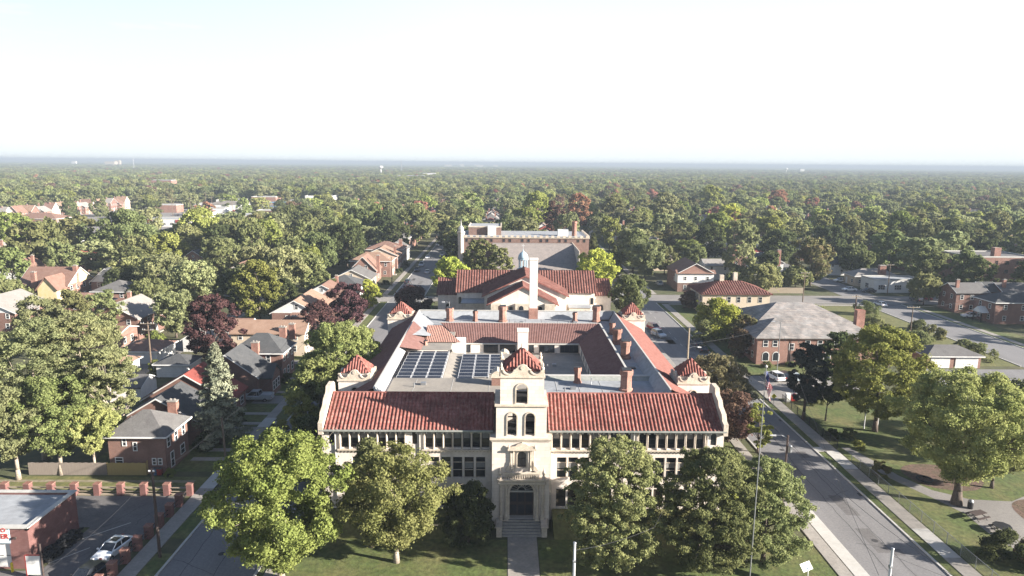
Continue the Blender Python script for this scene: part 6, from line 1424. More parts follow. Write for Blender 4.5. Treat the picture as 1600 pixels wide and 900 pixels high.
q = MB(); q.extr([(-.7, -.04, 1.75), (.7, -.04, 1.75), (.7, .5, 2.35), (-.7, .5, 2.35)], (0, .04, -.06)); part('board', q, M['white'], ws); q = MB(); q.extr([(-.2, .03, 1.86), (.35, .03, 1.86), (.35, .2, 2.05), (-.2, .2, 2.05)], (0, -.01, .015)); part('picture', q, M['bluegreen'], ws)

# ------------------------------------------------------------------ park
for seg, (lb, x, ya, yb) in enumerate([('chain link fence between the park lawn and the east sidewalk, near part', 50.25, 56, 92), ('dark picket fence continuing along the park, far part', 50.35, 96.5, 117.5)]):
    t = thing('park_fence', lb, 'fence', (x, (ya+yb)/2, 0)); y = ya; H_ = 1.35; m_ = 'greymetal' if seg == 0 else 'blackmetal'
    while y <= yb+.01: q = MB(); q.tube((x, y, 0), (x, y, H_+.08), .045 if seg == 0 else .06, n=6); part('post', q, M[m_], t); y += 2.4
    q = MB(); q.tube((x, ya, H_), (x, yb, H_), .03, n=5)
    if seg == 0:
        y = ya
        while y < yb-1.3:
            for s in (0, 1):
                a, b = (y, y+1.3) if s == 0 else (y+1.3, y)
                q.poly([(x, a, .03), (x, a+.022, .03), (x, b+.022, 1.33), (x, b, 1.33)])
            y += .16
    else:
        q.tube((x, ya, .2), (x, yb, .2), .03, n=5); y = ya
        while y < yb: q.box(x-.012, x+.012, y, y+.03, .1, 1.35); y += .16
    part('mesh_panel' if seg == 0 else 'pickets', q, M[m_], t)
def picnic(label, x, y, rz, octo=False):
    t = thing('picnic_table', label, 'picnic table', (x, y, .04), rz, world=False); m_ = 'blackmetal' if octo else 'darkwood'
    q = MB(); (q.lathe((0, 0, .72), [(1.0, 0), (1.0, .06)], 8) if octo else q.box(-1.0, 1.0, -.45, .45, .72, .78)); part('tabletop', q, M[m_], t)
    for s in (-1, 1):
        q = MB(); q.box(-1.0, 1.0, s*.78-.15, s*.78+.15, .43, .48); part('bench', q, M[m_], t)
        q = MB(); q.tube((s*.7, -.75, .02), (s*.7, .25, .72), .04, n=5); q.tube((s*.7, .75, .02), (s*.7, -.25, .72), .04, n=5); q.box(s*.7-.03, s*.7+.03, -.8, .8, .38, .43); part('leg', q, M['blackmetal'], t)
    return t
picnic('rectangular dark picnic table on the park path', 57.6, 76.0, .35); picnic('round black picnic table on the park path, nearer the shrubs', 58.4, 73.0, .1, True)
tc_ = thing('litter_bin', 'dark litter bin with pale domed lid on the park path', 'litter bin', (58.4, 78.5, .03), 0, world=False); q = MB(); q.lathe((0, 0, 0), [(.3, 0), (.33, .1), (.33, .85), (.3, .9)], 12); part('body', q, M['blackmetal'], tc_); q = MB(); q.lathe((0, 0, .9), [(.32, 0), (.3, .12), (.18, .26), (.05, .3)], 12); part('lid', q, M['greymetal'], tc_)
q = MB()
for i in range(24):
    a0, a1 = 2*PI*i/24, 2*PI*(i+1)/24; q.tube((57.2+.95*math.cos(a0), 86+.95*math.sin(a0), .3), (57.2+.95*math.cos(a1), 86+.95*math.sin(a1), .3), .12, n=6)
solo('play_ring', q, M['rubber'], 'black ring lying on the mulch under the big park tree', 'play equipment')
for (x, y, lb) in ((58.6, 104.6, 'left of the two slim white posts among the park trees'), (60.2, 103.6, 'right of the two slim white posts among the park trees')):
    q = MB(); q.lathe((x, y, 0), [(.12, 0), (.09, .3), (.08, 3.6), (.12, 3.7)], 8); solo('park_post', q, M['whitemetal'], lb, 'post')
q = MB(); q.box(50.9, 51.7, 117.0, 117.6, 0, 1.6); q.box(50.95, 51.65, 116.9, 116.98, .2, 1.4); solo('utility_cabinet', q, M['white'], 'white cabinet at the corner of the park fence', 'cabinet')
q = MB(); q.extr([(52.1, 117.4, 0), (53.2, 117.4, 0), (53.2, 117.4, 1.1), (52.65, 117.4, 1.5), (52.1, 117.4, 1.1)], (0, .5, 0)); solo('park_board', q, paint('red'), 'dull red board beside the white cabinet', 'board')

# ------------------------------------------------------------------ vehicles
wsd = car('white sedan with dark sunroof parked by the brick pillars', gnd(182, 857, .6).x-.3, gnd(182, 857, .6).y, R(170), 'white', 'sedan')
q = MB(); q.box(-.42, .42, -.75, .05, 1.475, 1.505); part('sunroof', q, M['glass'], wsd)
car('black sedan parked in front of the white sedan', gnd(146, 890, .6).x, gnd(146, 890, .6).y-.9, R(166), 'black', 'sedan')
car('silver pickup truck on a driveway by the red roofed house', -44.0, 116.6, R(90), 'silver', 'pickup')
wc = [(631, 440, 'dark', 'sedan', 'dark car turning across the sunlit patch of the west street'), (647, 422, 'black', 'suv', 'black car parked at the left kerb behind the silver one'), (652, 414, 'silver', 'suv', 'silver car parked at the left kerb'), (666, 402, 'white', 'sedan', 'white car driving down the middle of the west street'), (668, 425, 'silver', 'sedan', 'silver car parked at the right kerb beside the lime tree'), (691, 398, 'white', 'suv', 'white car parked at the right kerb before the brick hall'), (681, 383, 'dark', 'suv', 'dark car at the left kerb in the shaded stretch'), (677, 366, 'white', 'suv', 'white van like car at the far shaded end of the west street'), (690, 374, 'dark', 'sedan', 'dark car at the right kerb in the shaded stretch'), (697, 366, 'grey', 'sedan', 'grey car farthest on the right kerb'), (685, 380, 'grey', 'sedan', 'grey car in the shaded stretch behind the dark one'), (690, 408, 'dark', 'sedan', 'dark car just behind the white one at the right kerb')]
for i, (px, py, c_, kd, lb) in enumerate(wc):
    g_ = gnd(px, py, .5); x = min(max(g_.x, -34.2), -26.8)
    if i in (1, 2, 6): x = -34.2
    car(lb, x, g_.y, R(180) if i in (3, 1, 2, 6) else 0, c_, kd, simple=True)
ec = [(1029, 523, 'silver', 'suv', 'silver car parked behind the school on the east street'), (1022, 513, 'red', 'suv', 'dark red car next to the silver one behind the school'), (1095, 545, 'black', 'sedan', 'black car parked on the shaded east kerb'), (1112, 561, 'dark', 'sedan', 'dark car parked on the east kerb near the reddish tree'), (1087, 537, 'dark', 'suv', 'dark car ahead of the black one on the east kerb')]
for i, (px, py, c_, kd, lb) in enumerate(ec):
    g_ = gnd(px, py, .5); car(lb, g_.x if i < 2 else 45.4, g_.y, R(200) if i < 2 else 0, c_, kd, simple=True)
car('white suv parked facing the apartment building', 54.0, 130.3, R(12), 'white', 'suv'); car('pale blue car beside the white suv', 57.6, 130.6, R(10), 'paleblue', 'sedan'); car('black car wedged between the white suv and the pale blue car', 55.9, 131.0, R(10), 'black', 'sedan')
for px, py, c_, kd, rz, lb in [(1517, 493, 'white', 'sedan', 80, 'white sedan in front of the porch at the right edge'), (1327, 452, 'white', 'sedan', 90, 'white car on the cross street under the round tree'), (1357, 454, 'dark', 'sedan', 90, 'dark car on the cross street behind the white one'), (1313, 438, 'white', 'sedan', 90, 'white car farther up left of the shops'), (1432, 468, 'dark', 'suv', 5, 'dark car by the leaning street tree'), (1444, 466, 'red', 'sedan', 60, 'red car by the leaning street tree'), (1424, 455, 'dark', 'sedan', 5, 'dark car in front of the white shop'), (1376, 475, 'white', 'sedan', 3, 'white car on the far east street'), (932, 425, 'silver', 'sedan', 0, 'silver car left of the drooping tree'), (1030, 443, 'silver', 'suv', 0, 'silver car near the white and brick house')]:
    g_ = gnd(px, py, .6); car(lb, g_.x, g_.y, R(rz), c_, kd, simple=True)

# two pedestrians by the school wall
def person(x, y, rz, top, legs, label, ph=0.0):
    P = {'hip': (0, 0, .95), 'chest': (0, .0, 1.32), 'neck': (0, .01, 1.5), 'head': (0, .03, 1.66), 'hl': (-.10, 0, .9), 'kl': (-.11, .1+ph, .5), 'fl': (-.11, .02+ph*1.5, .07), 'tl': (-.11, .2+ph*1.5, .04), 'hr': (.10, 0, .9), 'kr': (.11, .02-ph, .5), 'fr': (.11, -.06-ph*1.6, .07), 'tr': (.11, .12-ph*1.6, .04), 'sl': (-.2, 0, 1.43), 'el': (-.27, -.06, 1.15), 'wl': (-.27, .08, .9), 'gl': (-.26, .1, .8), 'sr': (.2, 0, 1.43), 'er': (.27, -.02, 1.15), 'wr': (.26, .14, .92), 'gr': (.25, .17, .83)}
    E_ = [('hip', 'chest'), ('chest', 'neck'), ('neck', 'head'), ('hip', 'hl'), ('hl', 'kl'), ('kl', 'fl'), ('fl', 'tl'), ('hip', 'hr'), ('hr', 'kr'), ('kr', 'fr'), ('fr', 'tr'), ('chest', 'sl'), ('sl', 'el'), ('el', 'wl'), ('wl', 'gl'), ('chest', 'sr'), ('sr', 'er'), ('er', 'wr'), ('wr', 'gr')]
    rad = {'hip': .15, 'chest': .16, 'neck': .06, 'head': .105, 'hl': .10, 'hr': .10, 'kl': .065, 'kr': .065, 'fl': .045, 'fr': .045, 'tl': .04, 'tr': .04, 'sl': .07, 'sr': .07, 'el': .045, 'er': .045, 'wl': .032, 'wr': .032, 'gl': .03, 'gr': .03}
    ks = list(P); me = bpy.data.meshes.new('person'); me.from_pydata([P[k] for k in ks], [(ks.index(a), ks.index(b)) for a, b in E_], [])
    o = bpy.data.objects.new('person', me); COL.objects.link(o); md = o.modifiers.new('s', 'SKIN')
    for i, k in enumerate(ks): me.skin_vertices[0].data[i].radius = (rad[k], rad[k]*.85); me.skin_vertices[0].data[i].use_root = (k == 'hip')
    o.modifiers.new('d', 'SUBSURF').levels = 1; bpy.context.view_layer.update()
    m2 = bpy.data.meshes.new_from_object(o.evaluated_get(bpy.context.evaluated_depsgraph_get())); o.modifiers.clear(); o.data = m2
    m2.materials.clear()
    for mm in (legs, top, mat('skin', (.35, .2, .14), .7)): m2.materials.append(mm)
    for f in m2.polygons: z = f.center.z; f.material_index = 0 if z < .93 and abs(f.center.x) < .22 else (1 if z < 1.5 and not (z < .97) else 2); f.use_smooth = True
    o.location = (x, y, .03); o.rotation_euler = (0, 0, rz); setp(o, label, 'person')
    h = MB(); h.lathe((0, -.0, 1.66), [(.115, 0), (.12, .05), (.09, .12), (.03, .15)], 10); hh = bpy.data.objects.new('hair', mkmesh('hair', h, M['dark'], True)); COL.objects.link(hh); hh.parent = o
for px, py, c1, c2, rz, lb in ((1017, 527, 'dark', 'dark', .4, 'person in dark clothes standing by the east street, left of two'), (1026, 529, 'grey', 'dark', -2.6, 'person in a grey top standing by the east street, right of two')):
    g_ = gnd(px, py); person(g_.x, g_.y, rz, mat('shirt_'+c1, (.05, .05, .06) if c1 == 'dark' else (.2, .2, .21), .9), mat('trousers', (.03, .032, .045), .9), lb, .12)
# ------------------------------------------------------------------ trees one can tell apart
def TP(px, pytop, Y, R_, leaf, kind='round', cz=None, label='', seed=None, n=None, size=None, ncl=70, group=None, bark='bark', name='broadleaf_tree', x=None, r0=None):
    p = at(px, pytop, Y); H = max(3, p.z); X = p.x if x is None else x
    d = Y
    size = size or max(0.30, min(1.0, d*0.0030)); 
    if n is None: n = int(min(26000, 3.4*(R_*R_*3+R_*H*3.2)/(size*size*0.5)))
    occupied.append((X-R_*.8, X+R_*.8, Y-R_*.8, Y+R_*.8))
    return tree(X, Y, H, R_, leaf, kind, seed or int(px*7+pytop), cz, ncl, n, size, label, group, name, bark, r0)
# front of the school
TP(432, 686, 63.5, 8.5, 'yellow', 'open', 1.6, 'bright yellow green tree at the lower left corner of the school lawn', seed=11, n=80000, size=.23, ncl=340, x=-22.6, bark='palebark')
TP(622, 704, 66.5, 7.0, 'fresh', 'open', 2.2, 'grey green tree with forked pale trunk on the left school lawn', seed=12, n=46000, size=.21, ncl=280, bark='palebark', x=-11.3)
TP(590, 682, 69.5, 4.2, 'olive', 'cone', 3.0, 'narrow green tree close to the left loggia windows', seed=13, n=14000, size=.24, ncl=100, x=-14.5)
TP(745, 751, 70.5, 3.6, 'dark', 'dome', .5, 'low round dark green tree left of the entrance steps', seed=14, n=20000, size=.24, ncl=140, x=-3.9)
TP(968, 684, 66.0, 6.4, 'olive', 'column', .8, 'dense egg shaped green tree in front of the right loggia', seed=15, n=74000, size=.19, ncl=560, x=11.8)
TP(1128, 698, 65.5, 6.6, 'mid', 'round', .6, 'broad green tree on the right lawn left of the flagpole', seed=16, n=66000, size=.19, ncl=520, x=21.6)
TP(1200, 716, 66.5, 5.4, 'olive', 'round', .6, 'green tree at the right end of the school lawn beside the street', seed=17, n=46000, size=.19, ncl=400, x=27.9)
# left side of the school
TP(548, 504, 106, 7.4, 'fresh', 'open', 4.0, 'tall pale green tree west of the school, behind the left corner tower', seed=21, n=44000, size=.29, ncl=300, x=-26.5)
TP(495, 560, 99, 5.2, 'fresh', 'round', 2.0, 'green tree in the shade west of the school front', seed=22, n=15000, size=.38, ncl=80)
TP(465, 612, 93, 2.8, 'yellow', 'round', 2.5, 'small yellow green tree over the west street', seed=23, n=6000, size=.36, ncl=40)
TP(600, 512, 116, 4.2, 'fresh', 'round', 1, 'olive tree beside the outer west roof of the school', seed=24, n=8000, size=.4, ncl=50, x=-24.6)
TP(490, 650, 84, 3.4, 'dark', 'round', 1, 'dark tree tucked against the left end of the school front', seed=25, n=9000, size=.34, ncl=50, x=-25.2)
TP(328, 459, 138, 6.3, 'purple', 'round', 2.0, 'big purple leaved tree standing alone among the back yards', seed=31, n=22000, size=.38, ncl=170)
TP(497, 472, 152, 4.9, 'purple', 'round', 1.8, 'purple leaved tree nearer the school of the touching pair on the west street', seed=32, n=11000, size=.45, ncl=80)
TP(541, 440, 168, 5.4, 'purple', 'round', 1.8, 'taller purple leaved tree of the touching pair on the west street', seed=33, n=11000, size=.48, ncl=80)
TP(650, 449, 190, 5.8, 'purple', 'dome', .8, 'purple leaved tree behind the far left corner tower', seed=34, n=9000, size=.52, ncl=70, x=-26.3)
TP(575, 438, 196, 4.2, 'lime', 'round', .8, 'small apple green tree on the west sidewalk', seed=35, n=6000, size=.5, ncl=50)
conifer(-42.6, 97.6, 15.6, 4.2, 'spruce', 41, 'tall pale spruce in front of the red roofed house', nl=17000, size=.34, cz=1.5)
# airy cottonwoods on the left
for i, (px, py, Y, R_, cz_, lb, lf) in enumerate([(120, 482, 96, 7.2, 5, 'tallest of the big airy trees left of the board fence', 'willow'), (45, 495, 92, 7.4, 5, 'big airy tree at the left edge above the shop roof', 'willow'), (162, 540, 91, 4.4, 4, 'airy tree whose crown reaches the white sheds', 'willow'), (78, 585, 87, 6.2, 3.0, 'airy tree with pale trunk behind the board fence', 'fresh'), (10, 600, 85.5, 6.0, 3.2, 'airy tree with leaning pale trunk at the left edge', 'willow'), (138, 632, 87.6, 4.0, 3.2, 'lower airy tree just left of the brick house', 'fresh')]):
    TP(px, py, Y, R_, lf, 'open', cz_, lb, seed=50+i, n=42000, size=.23, ncl=260, bark='palebark')
TP(95, 452, 148, 5.5, 'olive', 'open', None, 'green tree in front of the tudor house', seed=57); TP(60, 462, 140, 5.5, 'willow', 'open', None, 'grey green tree left of the tudor house front', seed=58)
TP(158, 455, 158, 5.0, 'olive', 'open', None, 'green tree right of the yellow stucco gable', seed=59)
# large trees of the left middle distance
mid_l = [(190, 330, 270, 14.5, 'mid', 'dome', 'huge round green tree dominating the left middle distance'), (310, 327, 300, 12.5, 'yellow', 'dome', 'broad yellow green tree right of the huge round one'), (255, 365, 262, 9, 'yellow', 'round', 'yellow green tree between the two broad crowns'), (15, 333, 300, 11, 'yellow', 'round', 'yellow green tree at the left edge of the frame'), (70, 385, 262, 9, 'willow', 'open', 'grey green tree left of the white shop'), (20, 400, 250, 9, 'willow', 'open', 'grey green tree near the left edge above the pale house roof'), (110, 378, 268, 6.5, 'willow', 'open', 'thin crowned grey tree in front of the white shop'),
 (255, 398, 205, 8.5, 'willow', 'open', 'grey green airy tree behind the charcoal garage'), (205, 405, 215, 8.5, 'olive', 'open', 'olive tree right of the white gabled dark house'), (300, 410, 190, 7.5, 'willow', 'open', 'airy tree behind the purple tree'), (345, 372, 235, 8.5, 'olive', 'round', 'olive tree in the wooded block left of centre'), (395, 385, 215, 8.5, 'willow', 'open', 'airy grey tree in the middle of the wooded block'), (440, 388, 210, 8.5, 'willow', 'open', 'airy tree nearest the dark oak of the wooded block'), (400, 405, 172, 7.0, 'yellow', 'round', 'yellow green tree left of the white gabled roof'), (365, 420, 178, 6.5, 'dark', 'round', 'dark tree below the wooded block'), (455, 372, 240, 8, 'olive', 'round', 'olive tree at the back of the wooded block'),
 (540, 346, 265, 9.5, 'dark', 'round', 'large dark oak behind the brick row'), (495, 365, 250, 8.5, 'mid', 'round', 'green tree left of the large dark oak'), (480, 395, 215, 6.5, 'olive', 'open', 'airy tree behind the dark grey hip roof'), (600, 330, 330, 10, 'dark', 'round', 'dark tree over the end of the brick row'), (650, 322, 345, 11, 'mid', 'round', 'broad green tree on the left side of the west street'), (620, 345, 310, 7.5, 'dark', 'round', 'dark tree in the shade beside the last white house'), (480, 338, 320, 9, 'olive', 'round', 'olive tree beyond the large dark oak'), (560, 325, 340, 9, 'mid', 'round', 'mid green tree behind the large dark oak'), (425, 352, 290, 9.5, 'olive', 'round', 'olive tree right of the car lots'), (375, 345, 300, 8, 'mid', 'round', 'green tree at the near edge of the car lots'), (210, 370, 240, 8, 'olive', 'round', 'olive tree beneath the huge round crown'), (290, 350, 270, 8, 'olive', 'round', 'olive tree in front of the broad yellow green one'), (345, 350, 262, 8, 'dark', 'round', 'darker tree right of the broad yellow green one'),
 (230, 440, 178, 7, 'olive', 'open', 'olive airy tree above the grey gable roof'), (270, 455, 160, 6, 'willow', 'open', 'small airy tree left of the purple one'), (440, 435, 176, 5, 'dark', 'round', 'dark yard tree behind the cream house'), (5, 440, 190, 7, 'olive', 'open', 'olive tree cut by the left edge'), (185, 420, 205, 6, 'dark', 'round', 'dark tree behind the white gabled dark house'), (500, 425, 200, 5, 'mid', 'round', 'green tree left of the dark grey hip roof'), (200, 330+55, 232, 6, 'dark', 'round', 'dark tree under the huge round crown')]
for px, py, Y, R_, lf, kd, lb in mid_l: TP(px, py, Y, R_, lf, kd, None, lb, ncl=130)
# behind the school
for px, py, Y, R_, lf, kd, lb in [(703, 403, 212, 6.8, 'lime', 'round', 'lime yellow tree left of the church'), (752, 373, 222, 7.2, 'mid', 'round', 'green tree between the church and the brick hall'), (932, 391, 222, 8.0, 'lime', 'round', 'lime yellow tree right of the church'), (785, 386, 216, 4.5, 'olive', 'round', 'smaller green tree touching the one behind the church'), (1010, 371, 245, 8.5, 'willow', 'open', 'pale drooping tree right of the lime yellow one'), (984, 432, 186, 6.6, 'mid', 'round', 'dark green tree behind the far right corner tower'), (1040, 385, 262, 6, 'olive', 'round', 'olive tree behind the drooping tree'), (985, 368, 300, 6, 'dark', 'round', 'dark tree behind the drooping tree'), (700, 345, 330, 7, 'dark', 'round', 'dark tree on the right side of the west street'), (712, 365, 262, 5, 'dark', 'round', 'dark tree against the left end of the brick hall')]: TP(px, py, Y, R_, lf, kd, None, lb, ncl=130)
conifer(35.0, 268, 15, 4.5, 'mid', 71, 'broad conifer right of the brick hall', nl=5000, size=.7); conifer(41, 252, 12, 4.5, 'mid', 72, 'lower conifer in front of the broad one', nl=4000, size=.7); conifer(51.5, 296, 16, 4, 'dark', 73, 'dark pointed conifer on the east street', nl=4000, size=.75)
# right side
TP(1131, 556, 111, 6.6, 'khaki', 'round', 1.0, 'tree with browning green crown beside the right corner tower', seed=81, n=22000, size=.32, ncl=220, x=36.4)
TP(1166, 612, 99, 4.5, 'brown', 'round', 1.2, 'brownish purple tree at the right end of the school', seed=82, n=11000, size=.33, ncl=70, x=34.6)
TP(1190, 628, 95, 2.2, 'yellow', 'column', .8, 'slim yellowing tree by the east kerb', seed=83, n=4000, size=.3, ncl=30)
TP(1125, 470, 163, 6.4, 'lime', 'dome', 1.2, 'yellow green spreading tree in front of the tan office', seed=84); TP(1100, 500, 158, 2.6, 'olive', 'dome', .3, 'small olive bush tree by the east sidewalk', seed=85)
TP(1165, 492, 150, 3.9, 'rust', 'round', 1.0, 'russet tree at the corner of the slate roofed apartments', seed=86); TP(1158, 515, 145, 3.0, 'brown', 'round', .6, 'lower reddish tree beside the russet one', seed=87)
TP(1078, 455, 197, 3.2, 'brown', 'round', .4, 'dark red shrubby tree at the corner of the tan office', seed=88)
TP(1190, 414, 222, 7.2, 'olive', 'round', None, 'olive tree behind the tan office', seed=89); TP(1150, 428, 232, 4.5, 'olive', 'round', None, 'smaller olive tree left of the one behind the tan office', seed=90)
TP(1272, 372, 238, 8.6, 'rust', 'round', None, 'large round tree with reddish top beyond the cross street', seed=91); TP(1245, 420, 232, 6, 'mid', 'round', None, 'green tree leaning on the large round one', seed=92)
TP(1338, 385, 262, 8, 'mid', 'round', None, 'green tree right of the large round one', seed=93)
TP(1266, 534, 108.5, 3.7, 'black', 'round', 3.2, 'nearly black slim tree at the park corner', seed=94, n=15000, size=.34, ncl=100)
TP(1316, 518, 122, 4.0, 'dark', 'round', 2.0, 'dark green tree just behind the nearly black one', seed=95, n=10000, size=.38)
TP(1295, 600, 108, 2.6, 'dark', 'round', 3.6, 'small dark tree with leaning trunk on the park lawn', seed=105, n=4500, size=.34, ncl=36)
TP(1375, 510, 103.5, 8.4, 'yellow', 'round', 3.2, 'large yellow green tree at the far side of the park', seed=96, n=52000, size=.28, ncl=300, x=59.8)
TP(1490, 583, 79.6, 9.6, 'fresh', 'open', 3.6, 'largest park tree, olive green with thick trunk near the tables', seed=97, n=90000, size=.22, ncl=520, x=57.4, r0=.55)
TP(1598, 600, 92, 6.0, 'olive', 'open', 2.5, 'olive tree at the right edge behind the largest park tree', seed=98, n=15000, size=.34)
TP(1565, 655, 84, 4.5, 'mid', 'open', 2.5, 'green tree at the right edge in front of the olive one', seed=99, n=10000, size=.32)
TP(1455, 388, 222, 6.0, 'olive', 'open', 3, 'tall thin conifer like tree above the terrace houses', seed=100); TP(1448, 430, 205, 5.6, 'olive', 'round', 2.5, 'leaning street tree left of the terrace houses', seed=101)
TP(1396, 375, 285, 7.5, 'yellow', 'round', None, 'yellow green tree behind the shops', seed=102); TP(1590, 440, 225, 4.5, 'dark', 'round', None, 'dark tree at the right edge before the brown flats', seed=103); TP(1570, 378, 290, 9, 'mid', 'round', None, 'green tree above the brown flats', seed=104)
for px, py, Y, R_, lf, kd, lb in [(1110, 355, 300, 8.5, 'dark', 'round', 'dark green tree up the slope of roofs right of centre'), (1070, 345, 320, 8.5, 'mid', 'round', 'green tree behind the white and brick house'), (1160, 345, 310, 8.5, 'olive', 'round', 'olive tree behind the pointed red roof'), (1220, 360, 285, 8, 'dark', 'round', 'dark tree right of the pointed red roof'), (1300, 352, 310, 9, 'dark', 'round', 'dark tree behind the round tree with reddish top'), (1340, 345, 330, 9, 'mid', 'round', 'green tree behind the shops left part'), (1440, 350, 320, 9, 'dark', 'round', 'dark tree behind the shops'), (1500, 352, 310, 9, 'mid', 'round', 'green tree left of the brown flats'), (1540, 372, 280, 7.5, 'dark', 'round', 'dark tree just left of the brown flats'), (1480, 372, 280, 7, 'olive', 'open', 'airy tree in front of the dark ones left of the flats'), (1205, 395, 258, 5, 'dark', 'round', 'dark tree behind the tall chimney of the low dark house'), (1085, 385, 275, 6, 'mid', 'round', 'green tree behind the small white house')]: TP(px, py, Y, R_, lf, kd, None, lb, ncl=70)
for i, (x, y, H, R_) in enumerate([(161, 150, 17, 7), (168, 163, 18, 7.5), (160, 176, 16, 6.5), (171, 188, 18, 7.5), (166, 203, 17, 7), (176, 215, 18, 8), (152, 214, 14, 5.5), (104, 92, 16, 7), (112, 101, 17, 7), (118, 84, 17, 7.5)]):
    tree(x, y, H, R_, ['mid', 'olive', 'dark'][i % 3], 'round', 200+i, None, 90, 7000, .5, ['broad green tree behind the terrace houses', 'broad olive tree behind the terrace houses', 'dark tree behind the terrace houses'][i % 3], 'trees behind the terrace houses'); occupied.append((x-5, x+5, y-5, y+5))
for i, (px, py, Y, R_, lf, lb) in enumerate([(1217, 297, 600, 10, 'red', 'brick red autumn tree far right of centre'), (1112, 289, 560, 11, 'yellow', 'tall yellow green autumn tree beyond the right streets'), (1140, 318, 430, 8, 'lime', 'yellow tree left of the red ones on the right'), (1206, 322, 440, 6, 'red', 'smaller red tree below the brick red one'), (1386, 336, 400, 8.5, 'rust', 'russet orange tree above the shops'), (1448, 318, 450, 10, 'yellow', 'yellow green tree with orange edge far right'), (905, 300, 420, 8, 'red', 'dull red tree behind the hall chimney'), (838, 296, 400, 10, 'yellow', 'yellowing tree behind the hall'), (868, 312, 360, 7.5, 'brown', 'bare looking pinkish brown tree behind the hall'), (590, 316, 470, 7, 'red', 'red tree left of the west street far end'), (655, 315, 480, 8, 'red', 'reddish tree over the west street far end'), (735, 300, 420, 9, 'fresh', 'fresh green tree left behind the hall'), (960, 305, 430, 9, 'olive', 'tall olive tree right behind the hall'), (1040, 300, 440, 10, 'willow', 'grey green tree beyond the east street')]):
    TP(px, py, Y, R_, lf, 'round', None, lb, seed=400+i, ncl=80)
# shrubs
shrub(51.9, 87.4, 1.5, 2.3, 'rust', 1, 'rounded shrub growing through the park fence', nleaf=2600)
shrub(53.6, 66.4, 3.2, 3.4, 'dark', 2, 'large dark shrub at the lower right corner', nleaf=8000); shrub(57.6, 66.2, 2.6, 2.8, 'brown', 3, 'reddish shrub at the lower right edge', nleaf=4500); shrub(62, 64.8, 2.6, 2.4, 'mid', 30, 'green shrub behind the reddish one at the lower right edge', nleaf=4000)
shrub(54.0, 100.4, 1.4, 1.6, 'mid', 4, 'clipped round bush on the park lawn', nleaf=2200); shrub(51.4, 100.4, 1.2, 1.6, 'dark', 5, 'dark bush against the picket fence', nleaf=1800); shrub(53.6, 96.8, 1.1, 1.2, 'yellow', 6, 'yellowish bush at the near end of the picket fence', nleaf=1500); shrub(55.8, 116, 1.8, 1.2, 'olive', 31, 'low green bush behind the nearly black tree', nleaf=2200)
shrub(-45.0, 86.6, .8, 1.1, 'yellow', 7, 'small yellow green bush by the wheeled bins', nleaf=900)
shrub(-69.4, 131.0, 1.6, 3.2, 'yellow', 8, 'bright bush at the foot of the double armed pole', nleaf=2600); shrub(-72.6, 126.5, 1.4, 1.6, 'yellow', 32, 'low bright bush beside the tan roofed garage', nleaf=1500)
shrub(-80, 153, 2.6, 3.4, 'yellow', 33, 'bright bush beside the pale grey gabled brick house', nleaf=2600, size=.3)
shrub(28.5, 80, 2.0, 2.2, 'yellow', 9, 'bright green shrub at the right end of the school front', nleaf=2600); shrub(30.5, 84, 1.8, 2.4, 'brown', 10, 'dark red shrub beside the school end wall', nleaf=2400)
rng = random.Random(77)
wd = [('weedy bush on the vacant lot, nearest the garages', 88, 150), ('weedy bush on the vacant lot beside the chimney', 84, 156), ('tall green thicket behind the chimney on the vacant lot', 91, 160), ('green thicket in the middle of the vacant lot', 96, 166), ('ragged shrub by the wide crossarm pole', 101, 161), ('ragged shrub on the far east kerb', 107, 164), ('green thicket on the far east kerb beyond the pole', 108, 172), ('weedy bush near the far edge of the vacant lot', 99, 178), ('low weeds by the far east kerb', 107, 153), ('low weeds at the corner near the garage court', 106, 146), ('small ragged bush along the cross street side', 88, 188), ('ragged bush in the far right of the vacant lot', 104, 190)]
for i, (lb, x, y) in enumerate(wd): shrub(x, y, rng.uniform(2.6, 4.4), rng.uniform(1.8, 3.6), rng.choice(['olive', 'mid', 'yellow', 'olive']), 40+i, lb, nleaf=2600, size=.32)
for i, (x, y, lb) in enumerate([(-44.2, 95.8, 'dark hedge bush by the steps of the grey hip roofed house'), (-43.2, 106.0, 'dark bush below the spruce'), (-41.4, 125.6, 'dark bush by the curved path'), (-40.9, 137, 'dark bush in front of the hip roofed house'), (-41.8, 157, 'bush in front of the low brown roofed house'), (-41.6, 235, 'bush at the corner of the steep gabled house'), (-41, 262, 'dark bush in front of the third brick house'), (-40.4, 275, 'dark bush at the far end of the brick row')]): shrub(x, y, rng.uniform(1.2, 2.2), rng.uniform(1.2, 2.4), 'dark', 60+i, lb, nleaf=1800, size=.28)
for i, (x, y, lb) in enumerate([(55.5, 138.6, 'low hedge left of the apartment building'), (61, 139.2, 'low bush under the arched windows'), (65.5, 139.3, 'low bush beside the apartment door')]): shrub(x, y, 1.4, 1.1, 'mid', 80+i, lb, nleaf=1300, size=.25)

